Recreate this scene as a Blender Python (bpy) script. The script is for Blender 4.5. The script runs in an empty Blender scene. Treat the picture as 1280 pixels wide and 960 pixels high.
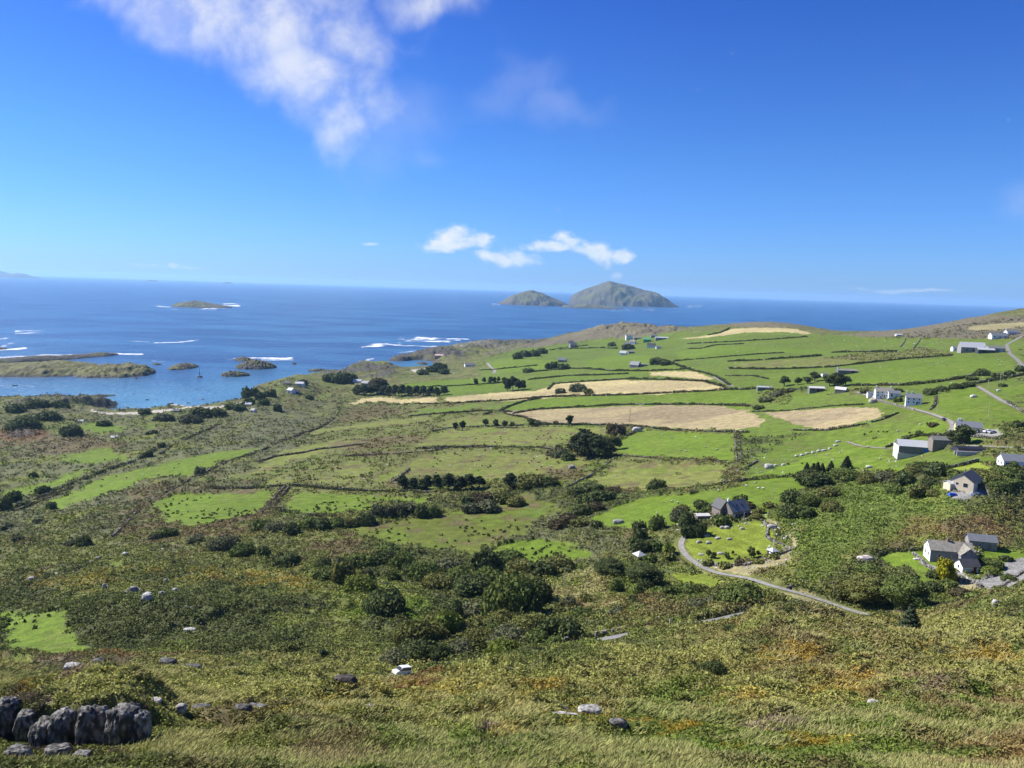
import bpy, math, random
import numpy as np
from mathutils import Vector, Matrix
random.seed(11); RNG = np.random.default_rng(11)
sc = bpy.context.scene
COL = sc.collection
f32 = np.float32
# ------------------------------------------------------------------ camera
H = 170.0; FPX = 961.0
PITCH = math.radians(7.10); ROLL = math.radians(1.80)
R = Matrix.Rotation(math.radians(90) - PITCH, 3, 'X') @ Matrix.Rotation(ROLL, 3, 'Z')
Rn = np.array([[R[i][j] for j in range(3)] for i in range(3)])
RIGHT, UP, FWD = Rn[:, 0], Rn[:, 1], -Rn[:, 2]
cam = bpy.data.cameras.new('camera'); camo = bpy.data.objects.new('camera', cam); COL.objects.link(camo)
camo.location = (0, 0, H); camo.rotation_euler = R.to_euler()
cam.sensor_width = 36; cam.lens = 36 * FPX / 1280; cam.clip_start = 0.5; cam.clip_end = 200000
sc.camera = camo
def ray(px, py):
    return FWD * FPX + RIGHT * (px - 640) + UP * (480 - py)
def at_Y(px, py, Y):
    d = ray(px, py); t = Y / d[1]; return np.array([0, 0, H]) + d * t
def at_z(px, py, z=0.0):
    d = ray(px, py); t = (z - H) / d[2]; return np.array([0, 0, H]) + d * t
def project(x, y, z):
    dx = x; dy = y; dz = z - H
    a = dx * RIGHT[0] + dy * RIGHT[1] + dz * RIGHT[2]
    b = dx * UP[0] + dy * UP[1] + dz * UP[2]
    c = dx * FWD[0] + dy * FWD[1] + dz * FWD[2]
    return 640 + FPX * a / c, 480 - FPX * b / c
# ------------------------------------------------------------------ noise
def _h(ix, iy, seed):
    n = (ix.astype(np.int64) * 374761393 + iy.astype(np.int64) * 668265263 + seed * 1442695041) & 0xffffffff
    n = ((n ^ (n >> 13)) * 1274126177) & 0xffffffff
    return ((n ^ (n >> 16)) & 0xffff).astype(f32) / 65535.0
def vnoise(x, y, s, seed=0):
    x = x / s + 1000.3; y = y / s + 1000.7
    ix = np.floor(x); iy = np.floor(y); fx = (x - ix).astype(f32); fy = (y - iy).astype(f32)
    fx = fx * fx * (3 - 2 * fx); fy = fy * fy * (3 - 2 * fy)
    a = _h(ix, iy, seed); b = _h(ix + 1, iy, seed); c = _h(ix, iy + 1, seed); d = _h(ix + 1, iy + 1, seed)
    return (a * (1 - fx) + b * fx) * (1 - fy) + (c * (1 - fx) + d * fx) * fy
def fbm(x, y, s, octv=3, seed=0, g=0.5):
    o = 0; w = 1; t = 0
    for k in range(octv):
        ang = 0.6 * k; xr = x * math.cos(ang) - y * math.sin(ang); yr = x * math.sin(ang) + y * math.cos(ang)
        o = o + w * vnoise(xr, yr, s / 2 ** k, seed + 17 * k); t += w; w *= g
    return o / t
def sstep(a, b, x):
    t = np.clip((x - a) / (b - a), 0, 1); return t * t * (3 - 2 * t)
# ------------------------------------------------------------------ terrain: control points (px, py, forward distance)
CP = [
 (640,2000,0)] [:0] + [
 (0,900,64),(0,960,44),(150,960,44),(100,886,60),(100,945,53),(300,960,43),(300,905,62),(640,960,43),(640,900,64),(950,960,45),(950,890,76),(1280,960,46),(1280,890,78),
 (1280,810,115),(950,830,105),(640,860,94),(300,870,84),(0,868,80),(1120,840,100),(800,870,88),(470,880,84),
 # crest of the near hillside
 (0,842,112),(120,842,113),(250,845,114),(380,850,116),(470,863,118),(545,853,124),(600,832,130),(660,824,133),(720,817,136),(780,818,140),(850,816,145),(895,797,148),(950,770,150),(1050,775,150),(1130,788,150),(1200,765,156),(1280,738,168),
 # behind it
 (0,829,150),(120,828,155),(250,826,158),(400,838,163),(495,846,165),(600,838,172),(700,812,180),(850,783,186),(895,776,192),
 (0,800,200),(200,800,192),(400,800,195),(550,800,205),(650,795,200),
 (0,750,258),(90,735,252),(170,745,236),(300,750,236),(450,750,240),(600,750,246),(750,750,236),(860,745,234),(960,733,228),(1050,758,214),(1110,771,205),
 (1140,742,216),(1200,735,222),(1280,708,238),(1180,710,238),(1080,705,250),
 (0,700,328),(150,700,308),(300,700,298),(450,700,300),(600,700,302),(750,700,286),(850,690,285),(910,690,280),(980,690,270),(1100,690,258),(1200,687,252),(1280,680,258),
 (910,655,304),(930,640,318),
 (0,650,425),(150,650,408),(300,655,384),(450,650,380),(600,650,370),(750,655,342),(850,650,322),(1050,660,285),(1150,650,280),(1280,645,285),
 (0,600,555),(150,600,540),(300,600,518),(450,600,490),(600,600,470),(750,600,438),(850,600,412),(1000,600,368),(1100,615,325),(1205,612,298),(1280,600,305),
 (0,560,690),(150,560,670),(300,560,645),(450,560,615),(600,560,590),(750,560,555),(850,565,500),(1000,560,460),(1140,568,395),(1270,577,335),
 (550,530,780),(700,530,715),(850,525,670),(1000,525,555),(1080,520,515),(1180,530,428),(1280,530,400),(400,530,850),
 (430,505,1120),(550,495,1030),(650,490,1010),(750,490,930),(850,490,830),(950,490,735),(1100,492,585),(1200,500,500),(1280,490,505),
 (600,455,1560),(640,450,1520),(700,450,1420),(800,450,1230),(900,450,1080),(1000,450,975),(1100,450,880),(1200,445,840),(1280,445,800),
 (560,475,1270),(650,470,1230),(760,430,1780),(850,430,1560),(950,430,1300),(1050,435,1130),(1150,432,1040),(1250,424,1010),
 (640,437,1900),
]
CZ = [(0,512,8),(100,512,8),(60,530,10),(150,530,9),(250,522,8),(300,503,12),(380,484,13),(440,472,10),(480,478,12),(560,462,13),(552,445,9),(585,439,14),(-150,510,8),(0,540,9),(200,545,12)]
SKY = [(610,430.5,2290),(640,429,2300),(670,427.5,2230),(705,420.5,2210),(735,413.5,2200),(767,409.5,2170),(792,407,2150),(827,411,2050),(855,412.5,2000),(880,411,1950),(907,408,1900),(947,406.5,1830),(990,409.5,1750),(1020,414.5,1660),(1045,419.5,1600),(1085,420.5,1500),(1135,416.5,1440),(1180,411,1460),(1240,403,1560),(1280,399,1620)]
pts = []
def addp(p): pts.append(((p[0] / p[1]), math.log(p[1]), p[2]))
for px, py, Y in CP:
    p = at_Y(px, py, Y); addp(p)
    if px <= 0: pts.append((p[0] / Y - 0.35, math.log(Y), p[2]))
    if px >= 1280: pts.append((p[0] / Y + 0.35, math.log(Y), p[2]))
for px, py, z in CZ: addp(at_z(px, py, z))
for px, py, Y in SKY:
    p = at_Y(px, py, Y); addp(p)
    for k, dz in ((1.07, -26), (1.22, -85)):
        pts.append((p[0] / Y, math.log(Y * k), p[2] + dz))
    if px >= 1280: pts.append((p[0] / Y + 0.35, math.log(Y), p[2] + 10))
for u in (-1.1, -0.5, 0, 0.5, 1.1):
    pts.append((u, math.log(20), 154.5)); pts.append((u, math.log(9), 162.0)); pts.append((u, math.log(3), 167.0)); pts.append((u, math.log(1.5), 167.8))
P = np.array(pts); SC = np.array([1.0, 0.55])
def tps(r2): return 0.5 * r2 * np.log(r2 + 1e-12)
A = P[:, :2] * SC
n = len(A)
K = tps(((A[:, None] - A[None]) ** 2).sum(2)) + np.eye(n) * 2e-5
Q = np.hstack([np.ones((n, 1)), A])
M = np.block([[K, Q], [Q.T, np.zeros((3, 3))]])
sol = np.linalg.solve(M, np.concatenate([P[:, 2], np.zeros(3)]))
CU = np.linspace(-1.35, 1.35, 280); CV = np.linspace(math.log(1.5), math.log(3600), 330)
gu, gv = np.meshgrid(CU, CV)
G = np.stack([gu.ravel(), gv.ravel()], 1) * SC
CG = np.zeros(len(G))
for i in range(0, len(G), 8000):
    g = G[i:i + 8000]
    CG[i:i + 8000] = tps(((g[:, None] - A[None]) ** 2).sum(2)) @ sol[:n] + sol[n] + g @ sol[n + 1:]
CG = CG.reshape(gu.shape)
def bil(GR, fu, fv):
    i = np.clip(fv.astype(int), 0, GR.shape[0] - 2); j = np.clip(fu.astype(int), 0, GR.shape[1] - 2)
    a = np.clip(fv - i, 0, 1); b = np.clip(fu - j, 0, 1)
    return (GR[i, j] * (1 - b) + GR[i, j + 1] * b) * (1 - a) + (GR[i + 1, j] * (1 - b) + GR[i + 1, j + 1] * b) * a
def hs(x, y):
    x = np.asarray(x, float); y = np.maximum(np.asarray(y, float), 1.51)
    fu = (x / y - CU[0]) / (CU[1] - CU[0]); fv = (np.log(y) - CV[0]) / (CV[1] - CV[0])
    return bil(CG, fu, fv)
def inpoly(x, y, poly):
    ins = np.zeros(x.shape, bool); m = len(poly)
    for i in range(m):
        x1, y1 = poly[i]; x2, y2 = poly[(i + 1) % m]
        if y1 == y2: continue
        c = ((y1 > y) != (y2 > y))
        ins ^= c & (x < (x2 - x1) * (y - y1) / (y2 - y1) + x1)
    return ins
def distpoly(x, y, line, closed=False):
    best = np.full(x.shape, 1e9); m = len(line)
    for i in range(m if closed else m - 1):
        x1, y1 = line[i]; x2, y2 = line[(i + 1) % m]
        dx, dy = x2 - x1, y2 - y1; L = dx * dx + dy * dy + 1e-9
        t = np.clip(((x - x1) * dx + (y - y1) * dy) / L, 0, 1)
        best = np.minimum(best, (x - x1 - t * dx) ** 2 + (y - y1 - t * dy) ** 2)
    return np.sqrt(best)
COAST = [(-400,492),(-150,497),(0,500),(17,498),(40,500),(60,500),(85,497),(105,500),(135,502),(145,506),(141,511),(120,511),(115,514),(130,516.5),(150,518),(180,516),(205,512),(225,511),(248,511),(262,509),(278,506),(292,505),(300,498),(320,484),(335,481),(350,478),(370,475),(390,472),(402,470),(417,469),(427,467),(432,463),(440,458),(460,454),(478,454.5),(490,455.5),(493,459),(487,463),(500,463.5),(515,463),(532,461.5),(543,457),(542,452.5),(527,450.5),(500,451),(482,451),(495,446),(508,444),(520,443),(534,438),(552,433),(560,435),(575,434),(595,431),(620,428.8),(650,427.8)]
cw = [tuple(at_z(a, b, 0)[:2]) for a, b in COAST]
LAND = cw + [((px - 640) / 961 * Y, Y) for px, Y in ((700,2720),(800,2620),(900,2480),(1000,2330),(1100,2150),(1280,2250),(1700,2700),(2300,3300))] + [(6000, 3300), (6000, -200), (-6000, -200), (-6000, 900)]
def land_h(x, y, hsm=None):
    """smooth terrain with its shore"""
    z = hs(x, y) if hsm is None else hsm
    z = np.array(z, float)
    m = (y > 600)
    xs, ys = x[m], y[m]
    wx = xs + (fbm(xs, ys, 40, 3, 5) - .5) * 22 * np.clip(ys / 1500, .4, 1.2); wy = ys + (fbm(xs, ys, 40, 3, 9) - .5) * 40 * np.clip(ys / 1500, .4, 1.2)
    ins = inpoly(wx, wy, LAND)
    d = np.full(xs.shape, 300.0)
    near = np.ones(xs.shape, bool)
    d[near] = distpoly(wx[near], wy[near], LAND, True)
    zi = np.minimum(np.maximum(z[m], 1.5 + d * .03), 0.2 + d * (0.22 + .25 * vnoise(xs, ys, 30, 3)))
    zo = -np.minimum(d * .2, 5) - .3
    z[m] = np.where(ins, zi, zo)
    return z
def hit(px, py, lo=6.0, hi=3400.0):
    d = ray(px, py); Ys = np.exp(np.linspace(math.log(lo), math.log(hi), 1500))
    t = Ys / d[1]; X = d[0] * t; Z = H + d[2] * t
    g = np.maximum(hs(X, Ys), 0.0)
    k = np.nonzero(Z <= g)[0]
    if len(k) == 0: return np.array([X[-1], Ys[-1], g[-1]])
    k = k[0]
    if k == 0: return np.array([X[0], Ys[0], g[0]])
    e0 = Z[k - 1] - g[k - 1]; e1 = Z[k] - g[k]; a = e0 / (e0 - e1 + 1e-9)
    Y = Ys[k - 1] * (1 - a) + Ys[k] * a; t = Y / d[1]
    return np.array([d[0] * t, Y, H + d[2] * t])
def pline(pp, step=9.0):
    out = []
    for (a, b), (c, d) in zip(pp[:-1], pp[1:]):
        m = max(1, int(math.hypot(c - a, (d - b) * 2) / step))
        for k in range(m): out.append((a + (c - a) * k / m, b + (d - b) * k / m))
    out.append(pp[-1]); return out
def wline(pp, step=9.0, closed=False):
    if closed: pp = list(pp) + [pp[0]]
    if any(len(p) > 2 for p in pp):
        return [tuple((at_Y(*p) if len(p) > 2 else hit(*p))[:2]) for p in pp]
    q = [hit(a, b) for a, b in pline(pp, step)]
    if closed: q = q[:-1]
    return [(p[0], p[1]) for p in q]
# ------------------------------------------------------------------ palette (linear albedo)
C = dict(pasture=(.108,.162,.018), pasture2=(.102,.146,.022), dull=(.145,.160,.040), rough=(.125,.132,.042), lawn=(.165,.205,.028), olive=(.098,.118,.022),
 stubble=(.37,.31,.15), stubble2=(.25,.20,.115), scrub=(.072,.082,.032), greybush=(.105,.108,.056), bracken=(.098,.130,.030), byellow=(.195,.190,.066),
 brown=(.115,.088,.046), redbrown=(.145,.092,.045), orange=(.27,.17,.030), purple=(.16,.10,.105), rock=(.25,.235,.21), drock=(.075,.07,.062), sand=(.40,.36,.30), gravel=(.23,.225,.21), straw=(.27,.24,.12), farheath=(.135,.12,.078))
# ground cover patches: (class, bump, [pixel outline])
FIELDS = [
 ('pasture2',.10,[(540,476),(592,473),(600,452),(612,447),(640,440),(700,430),(735,424),(830,418),(900,412),(1000,414),(1020,417),(1100,422),(1180,422),(1290,424),(1290,470),(1285,530),(1240,545),(1180,548),(1150,560),(1120,572),(1060,595),(1000,600),(920,606),(918,543),(860,540),(800,536),(700,534),(640,530),(600,510),(560,505),(545,495)]),
 ('pasture',.08,[(497,482),(545,476),(590,474),(635,481),(628,487),(560,492),(520,486)]),
 ('pasture',.08,[(612,455),(640,449),(690,450),(700,458),(665,463),(628,466),(618,462)]),
 ('pasture',.06,[(730,450),(770,443),(815,444),(812,455),(780,462),(735,460)]),
 ('pasture',.06,[(845,440),(900,432),(1030,437),(1030,443),(980,441),(907,446),(850,450)]),
 ('dull',.10,[(912,455),(970,450),(1030,446),(1080,448),(1085,453),(1040,458),(1000,460),(915,460)]),
 ('pasture',.06,[(1075,462),(1130,451),(1190,448),(1262,446),(1268,462),(1215,468),(1150,476),(1070,481),(1060,474)]),
 ('pasture2',.06,[(1045,422),(1100,424),(1240,427),(1245,432),(1130,437),(1045,440)]),
 ('rough',.4,[(1150,433),(1190,440),(1185,445),(1130,448),(1085,452),(1030,448),(1085,441),(1130,440)]),
 ('farheath',.5,[(1045,419),(1135,416),(1180,410),(1240,402),(1290,398),(1290,423),(1240,424),(1180,423),(1100,422)]),
 ('straw',.05,[(1207,409.5),(1240,405.5),(1290,402),(1290,408),(1255,411),(1237,413),(1212,412.5)]),
 ('farheath',1.2,[(600,445),(640,437),(670,430),(705,420),(735,413),(790,406),(830,410),(835,417),(800,421),(740,425),(690,434),(640,441)]),
 ('pasture2',.1,[(640,437),(690,432),(735,426),(740,432),(690,438),(640,447),(600,452)]),
 ('stubble',.06,[(435,512),(450,505),(495,500),(549,496),(545,504),(495,505),(460,510),(440,513)]),
 ('stubble',.06,[(556,497),(622,490.5),(667,489),(690,482),(700,479.5),(735,477),(785,475),(835,475.5),(880,477),(897,481),(912,484),(903,487),(880,489),(820,493),(740,494.5),(710,496),(660,500),(560,504)]),
 ('stubble2',.07,[(625,515),(660,512),(710,511),(760,509),(810,507),(880,507),(905,509),(930,513),(945,517),(952,525),(947,534),(922,537),(860,537),(810,532),(785,531),(735,530.5),(685,530),(665,525),(642,519)]),
 ('stubble2',.07,[(957,516),(997,513.5),(1047,509.5),(1085,508.5),(1100,512),(1102,517),(1090,525),(1060,532),(1035,537),(1015,537),(990,530),(967,521)]),
 ('stubble',.05,[(810,466),(842,464),(865,464.5),(880,468),(892,473),(885,475),(860,472.5),(815,469)]),
 ('stubble',.05,[(855,423),(897,418),(915,411.5),(960,409.5),(990,411),(1017,417),(1010,418),(980,415),(935,415.5),(905,419.5),(860,424)]),
 ('rough',.8,[(704,488),(720,486),(735,488),(740,493),(705,493)]),
 ('pasture',.07,[(642,507),(675,499),(740,497),(835,492),(905,489),(938,487),(938,507),(880,506),(785,505),(735,507),(672,511),(630,513)]),
 ('rough',.8,[(940,488),(990,489),(1005,494),(990,506),(950,508),(940,506)]),
 ('scrub',1.0,[(940,486),(1010,486),(1030,487),(1005,490),(945,491)]),
 ('brown',.6,[(1040,490),(1068,484),(1098,484),(1100,494),(1075,498),(1045,495)]),
 ('scrub',.9,[(1165,497),(1185,486),(1222,478),(1262,470),(1290,462),(1290,470),(1250,477),(1225,483),(1190,490)]),
 ('pasture',.06,[(1167,496),(1220,483),(1235,492),(1246,502),(1290,523),(1290,530),(1227,522),(1182,513),(1160,506)]),
 ('pasture',.06,[(1258,484),(1290,478),(1290,494),(1262,494),(1250,490)]),
 ('brown',.6,[(1180,514),(1230,523),(1290,532),(1290,540),(1240,532),(1185,520)]),
 ('scrub',.8,[(862,541),(918,543),(965,542),(1010,540),(1000,546),(965,558),(955,567),(940,578),(925,584),(918,575),(915,545)]),
 ('brown',.5,[(922,562),(950,560),(948,575),(930,590),(920,592)]),
 # middle fields
 ('rough',.35,[(300,590),(345,570),(380,545),(430,515),(470,508),(560,504),(640,502),(640,516),(665,530),(740,532),(795,534),(770,550),(770,572),(735,600),(700,612),(640,615),(600,618),(500,622),(480,645),(340,645),(320,612)]),
 ('brown',.4,[(405,527),(440,515),(480,508),(560,505),(640,501),(640,505),(560,512),(520,512),(505,518),(470,523),(430,530)]),
 ('pasture2',.12,[(513,519),(523,510),(560,508),(598,505),(605,511),(560,517)]),
 ('pasture2',.12,[(640,503),(675,500),(665,506),(640,512),(600,514),(606,508)]),
 ('dull',.15,[(382,537),(432,532),(470,527),(532,521),(545,524),(520,530),(470,534),(427,538),(387,545)]),
 ('dull',.12,[(542,535),(570,520),(625,517),(650,520),(664,528),(640,531),(570,534)]),
 ('dull',.12,[(545,541),(565,536),(650,533),(740,534),(795,536),(772,546),(750,546),(715,550),(700,558),(640,558),(560,559),(520,566),(510,560)]),
 ('dull',.15,[(320,578),(370,558),(430,549),(470,552),(450,560),(400,568),(340,590),(322,600)]),
 ('brown',.35,[(400,556),(470,545),(540,540),(545,552),(500,560),(420,568)]),
 ('brown',.35,[(430,566),(540,558),(545,566),(490,572),(440,574)]),
 ('dull',.12,[(497,578),(540,567),(620,564),(690,568),(745,574),(742,582),(710,592),(640,602),(605,600),(507,594),(470,612),(455,606)]),
 ('brown',.4,[(655,585),(720,578),(742,582),(725,600),(690,605),(655,596)]),
 ('dull',.14,[(405,586),(440,575),(480,580),(470,590),(445,597),(412,597)]),
 ('dull',.14,[(322,607),(340,598),(400,598),(455,600),(450,606),(365,606)]),
 ('pasture',.08,[(772,565),(777,550),(805,538),(860,541),(915,544),(918,576),(850,573),(800,569)]),
 ('dull',.10,[(725,608),(770,578),(825,577),(880,578),(918,581),(922,592),(905,606),(870,611),(840,614),(790,616)]),
 ('brown',.6,[(745,622),(785,603),(830,595),(850,591),(852,595),(830,606),(800,618),(760,628)]),
 ('pasture',.08,[(735,652),(770,632),(810,623),(860,618),(900,612),(950,603),(1000,598),(1010,606),(985,625),(965,640),(972,655),(955,652),(930,628),(880,640),(850,655),(830,660),(790,665),(750,660)]),
 ('pasture',.10,[(930,606),(945,592),(1000,577),(1040,562),(1070,552),(1125,543),(1175,520),(1190,540),(1165,545),(1120,552),(1110,570),(1150,582),(1180,580),(1110,592),(1060,590),(1000,598)]),
 ('pasture2',.10,[(1175,570),(1245,570),(1248,578),(1222,578),(1175,587),(1160,582)]),
 ('pasture2',.08,[(1130,562),(1175,556),(1250,562),(1250,580),(1180,591),(1120,590),(1105,576)]),('pasture2',.1,[(1185,536),(1215,536),(1262,545),(1262,556),(1190,557)]),('gravel',.02,[(1218,538),(1248,538),(1250,546),(1215,547)]),('gravel',.02,[(1180,617),(1230,612),(1232,621),(1190,626)]),
 ('lawn',.05,[(1182,588),(1222,579),(1244,591),(1240,596),(1195,594)]),
 ('lawn',.03,[(857,672),(880,662),(905,656),(930,655),(950,650),(962,662),(966,680),(965,690),(950,698),(920,705),(890,705),(868,700),(860,688)]),
 ('pasture',.06,[(590,698),(622,681),(667,673),(715,680),(742,690),(735,702),(685,704),(600,708)]),
 ('olive',.25,[(430,662),(460,652),(520,646),(600,634),(650,618),(690,620),(700,640),(680,650),(665,668),(622,680),(590,698),(560,690),(500,682),(450,675)]),
 ('pasture2',.12,[(655,640),(680,625),(685,645),(665,652)]),
 ('pasture',.10,[(185,630),(217,617),(320,615),(345,614),(332,635),(318,645),(250,659),(207,656)]),
 ('pasture',.10,[(361,614),(425,618),(495,621),(545,624),(530,632),(460,630),(462,640),(420,642),(347,647),(352,634)]),
 ('pasture',.12,[(75,570),(110,563),(140,561),(162,572),(165,576),(107,582),(85,580)]),
 ('pasture',.14,[(0,617),(50,604),(95,586),(120,590),(75,609),(32,622),(0,630)]),
 ('pasture',.14,[(32,637),(75,622),(125,597),(200,580),(260,567),(320,561),(320,568),(275,580),(235,596),(200,596),(175,605),(125,624),(70,637)]),
 ('pasture',.12,[(97,530),(130,526),(160,534),(155,541),(120,542),(98,538)]),('pasture',.12,[(10,525),(37,527),(60,535),(55,538),(20,531)]),('pasture2',.12,[(180,531),(198,528),(196,536),(178,538)]),('pasture2',.12,[(392,500),(412,496),(414,500),(398,504)]),('pasture2',.12,[(335,487),(355,483),(362,487),(345,491)]),
 ('pasture',.20,[(0,758),(50,768),(92,764),(84,784),(105,808),(130,817),(87,822),(0,824)]),
 ('pasture',.12,[(128,703),(150,698),(160,706),(150,714),(132,713)]),
 ('rough',.4,[(255,545),(320,520),(330,530),(300,545),(250,556)]),
 # right
 ('pasture',.05,[(1087,698),(1114,689.5),(1168,687),(1173,704),(1190,712),(1168,716),(1170,735),(1150,728),(1131,714),(1094,705)]),
 ('pasture',.06,[(1222,688),(1251,684),(1290,696),(1258,706),(1251,719),(1210,720),(1222,704)]),
 ('gravel',.02,[(1150,702),(1160,703),(1180,712),(1200,716),(1212,724),(1235,722),(1252,716),(1262,703),(1290,696),(1290,712),(1262,726),(1238,738),(1222,734),(1200,722),(1185,716),(1168,713)]),
 ('straw',.3,[(1190,724),(1215,724),(1232,735),(1210,742),(1188,730)]),
 ('bracken',.5,[(960,650),(1010,615),(1040,600),(1090,598),(1130,600),(1180,610),(1180,640),(1100,690),(1060,730),(1000,735),(985,700),(970,670)]),
 ('straw',.3,[(870,702),(930,708),(965,700),(990,686),(980,660),(958,652),(965,648),(1000,680),(985,705),(930,722),(895,720),(865,712)]),
 ('lawn',.1,[(835,718),(880,716),(900,728),(885,742),(850,735)]),('lawn',.1,[(920,732),(952,731),(955,740),(930,745)]),
 ('straw',.2,[(960,735),(1010,742),(1060,762),(1050,766),(990,748)]),
 ('sand',.02,[(112,513),(135,516.5),(180,515.5),(215,511),(250,507),(252,509.5),(215,513),(180,518),(140,518.5),(115,515)]),
 ('sand',.02,[(515,462),(535,461),(548,452),(552,455),(540,464),(515,466)]),
 ('sand',.02,[(300,502),(292,505),(262,509),(240,512),(262,512),(300,508)]),
]
# soft tints: (px, py, rx, ry, class, strength, patch scale)
TINTS = [
 (200,560,150,16,'pasture2',.62,9),(270,597,70,14,'pasture2',.6,8),(395,585,90,20,'pasture2',.65,8),(400,548,90,14,'pasture2',.6,9),(60,603,90,14,'pasture2',.65,9),(150,640,60,12,'pasture2',.45,7),(380,530,60,10,'dull',.6,9),(650,590,110,25,'pasture2',.5,8),(560,550,140,16,'pasture2',.6,9),(640,700,60,14,'olive',.6,6),
 (470,760,90,20,'dull',.62,4),(600,730,150,40,'dull',.55,4),(720,790,90,25,'dull',.55,4),(430,700,60,25,'dull',.5,4),(1100,630,120,40,'bracken',.6,6),(1040,800,150,20,'bracken',.4,3),
 (110,585,170,45,'dull',.75,10),(330,560,150,40,'dull',.6,10),(60,650,120,20,'dull',.5,8),(400,600,150,40,'dull',.6,9),(250,545,120,20,'dull',.5,10),(330,530,90,20,'rough',.8,10),(520,660,150,25,'olive',.6,7),(640,730,130,30,'rough',.5,6),(1120,660,150,50,'dull',.5,6),(1010,690,60,40,'dull',.5,6),(500,770,80,14,'pasture2',.7,5),(540,680,80,20,'dull',.5,6),
 (850,900,60,30,'pasture2',.55,1.4),(560,900,60,12,'pasture2',.4,1.2),(750,822,40,14,'pasture2',.5,1.6),(1000,790,130,20,'dull',.5,2.5),(330,850,200,16,'dull',.6,2.5),
 (150,600,330,110,'greybush',.55,9),(150,780,260,70,'scrub',.75,6),(170,700,260,45,'rough',.4,8),(330,670,160,30,'rough',.5,6),
 (240,640,90,50,'brown',.65,5),(60,555,90,20,'brown',.6,12),(30,545,35,8,'redbrown',.8,14),(340,540,120,40,'greybush',.6,8),
 (180,716,36,8,'orange',.14,2),(90,728,120,14,'orange',.06,2.0),(345,728,60,16,'orange',.18,2.2),(260,722,50,12,'orange',.10,2.0),(440,815,25,9,'redbrown',.5,3),(425,690,40,22,'brown',.7,3),
 (540,700,110,40,'scrub',.6,6),(600,780,160,50,'scrub',.6,6),(730,740,60,30,'straw',.35,4),(760,755,60,22,'redbrown',.4,4),(690,665,80,40,'greybush',.6,4),(760,690,70,30,'greybush',.5,4),
 (740,620,70,20,'scrub',.7,5),(620,625,90,14,'scrub',.5,6),(1000,620,60,30,'scrub',.5,6),(1130,600,130,20,'scrub',.6,6),(1220,650,110,30,'brown',.45,7),(1250,620,60,22,'scrub',.6,4),
 (1240,670,120,14,'brown',.5,5),(1100,740,90,40,'scrub',.6,5),(1190,655,90,20,'redbrown',.25,5),(870,655,45,20,'scrub',.5,3),(830,690,40,25,'scrub',.4,3),
 # near hillside
 (640,870,800,50,'byellow',.55,5),(300,870,320,40,'byellow',.6,3),(1050,850,380,90,'byellow',.35,3),(980,810,160,45,'redbrown',.24,3),(1150,790,120,40,'redbrown',.12,3),
 (1260,930,130,55,'redbrown',.60,2.0),(1150,860,130,30,'redbrown',.30,2.0),(1000,800,120,30,'brown',.35,2.5),(330,905,120,20,'brown',.35,1.2),(1150,900,140,35,'bracken',.6,1.5),(1000,940,160,30,'bracken',.5,1.2),(850,900,70,40,'bracken',.7,1.2),(640,940,200,30,'bracken',.55,1.2),(640,820,110,25,'scrub',.5,2),
 (520,862,40,12,'redbrown',.75,2),(160,826,110,6,'redbrown',.6,1.5),(100,835,130,8,'purple',.3,1.2),(430,872,35,9,'brown',.8,1.2),(300,900,60,18,'brown',.4,1.2),(420,945,60,16,'brown',.6,1.0),(90,875,20,6,'purple',.5,1.0),
 (608,921,14,5,'purple',.7,1.0),(640,922,26,9,'orange',.32,.8),(700,745,30,14,'brown',.3,3),
 (660,868,50,9,'orange',.34,.9),(735,905,80,10,'orange',.32,.8),(850,915,35,9,'orange',.34,.8),(410,866,30,6,'orange',.36,.8),(380,905,45,6,'orange',.32,.7),(170,879,35,6,'orange',.32,.7),
 (940,885,60,10,'orange',.28,.8),(1060,860,60,18,'orange',.35,.9),(1240,825,90,10,'orange',.38,1.2),(1200,800,120,25,'byellow',.6,3),(1000,822,60,8,'orange',.35,1),(1010,930,60,10,'orange',.30,.7),(30,960,60,14,'orange',.3,.7),(30,885,14,12,'orange',.4,.6),
 (1170,870,60,20,'purple',.2,.8),(960,910,50,8,'purple',.5,.7),(40,912,26,14,'purple',.5,.7),(560,880,200,30,'orange',.10,.7),
 (980,870,300,60,'redbrown',.06,1.3),(30,930,90,30,'scrub',.7,1.0),
 (640,428,60,5,'drock',.7,25),(520,444,60,7,'drock',.85,25),(450,464,45,9,'drock',.65,18),(90,504,70,6,'drock',.6,18),(600,434,60,5,'rock',.2,20),(600,434,60,5,'drock',.4,16),(560,443,30,5,'drock',.4,15),(790,412,60,8,'drock',.55,22),(790,412,60,8,'rock',.25,14),(820,411,18,5,'drock',.8,20),(740,420,50,5,'drock',.35,18),(1200,408,150,12,'farheath',1.0,40),(1260,415,60,14,'brown',.5,30),(960,404,90,5,'farheath',1.0,30),(30,543,30,8,'drock',.5,12),(100,538,0.1,1,'drock',.5,12),
 
]
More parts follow.
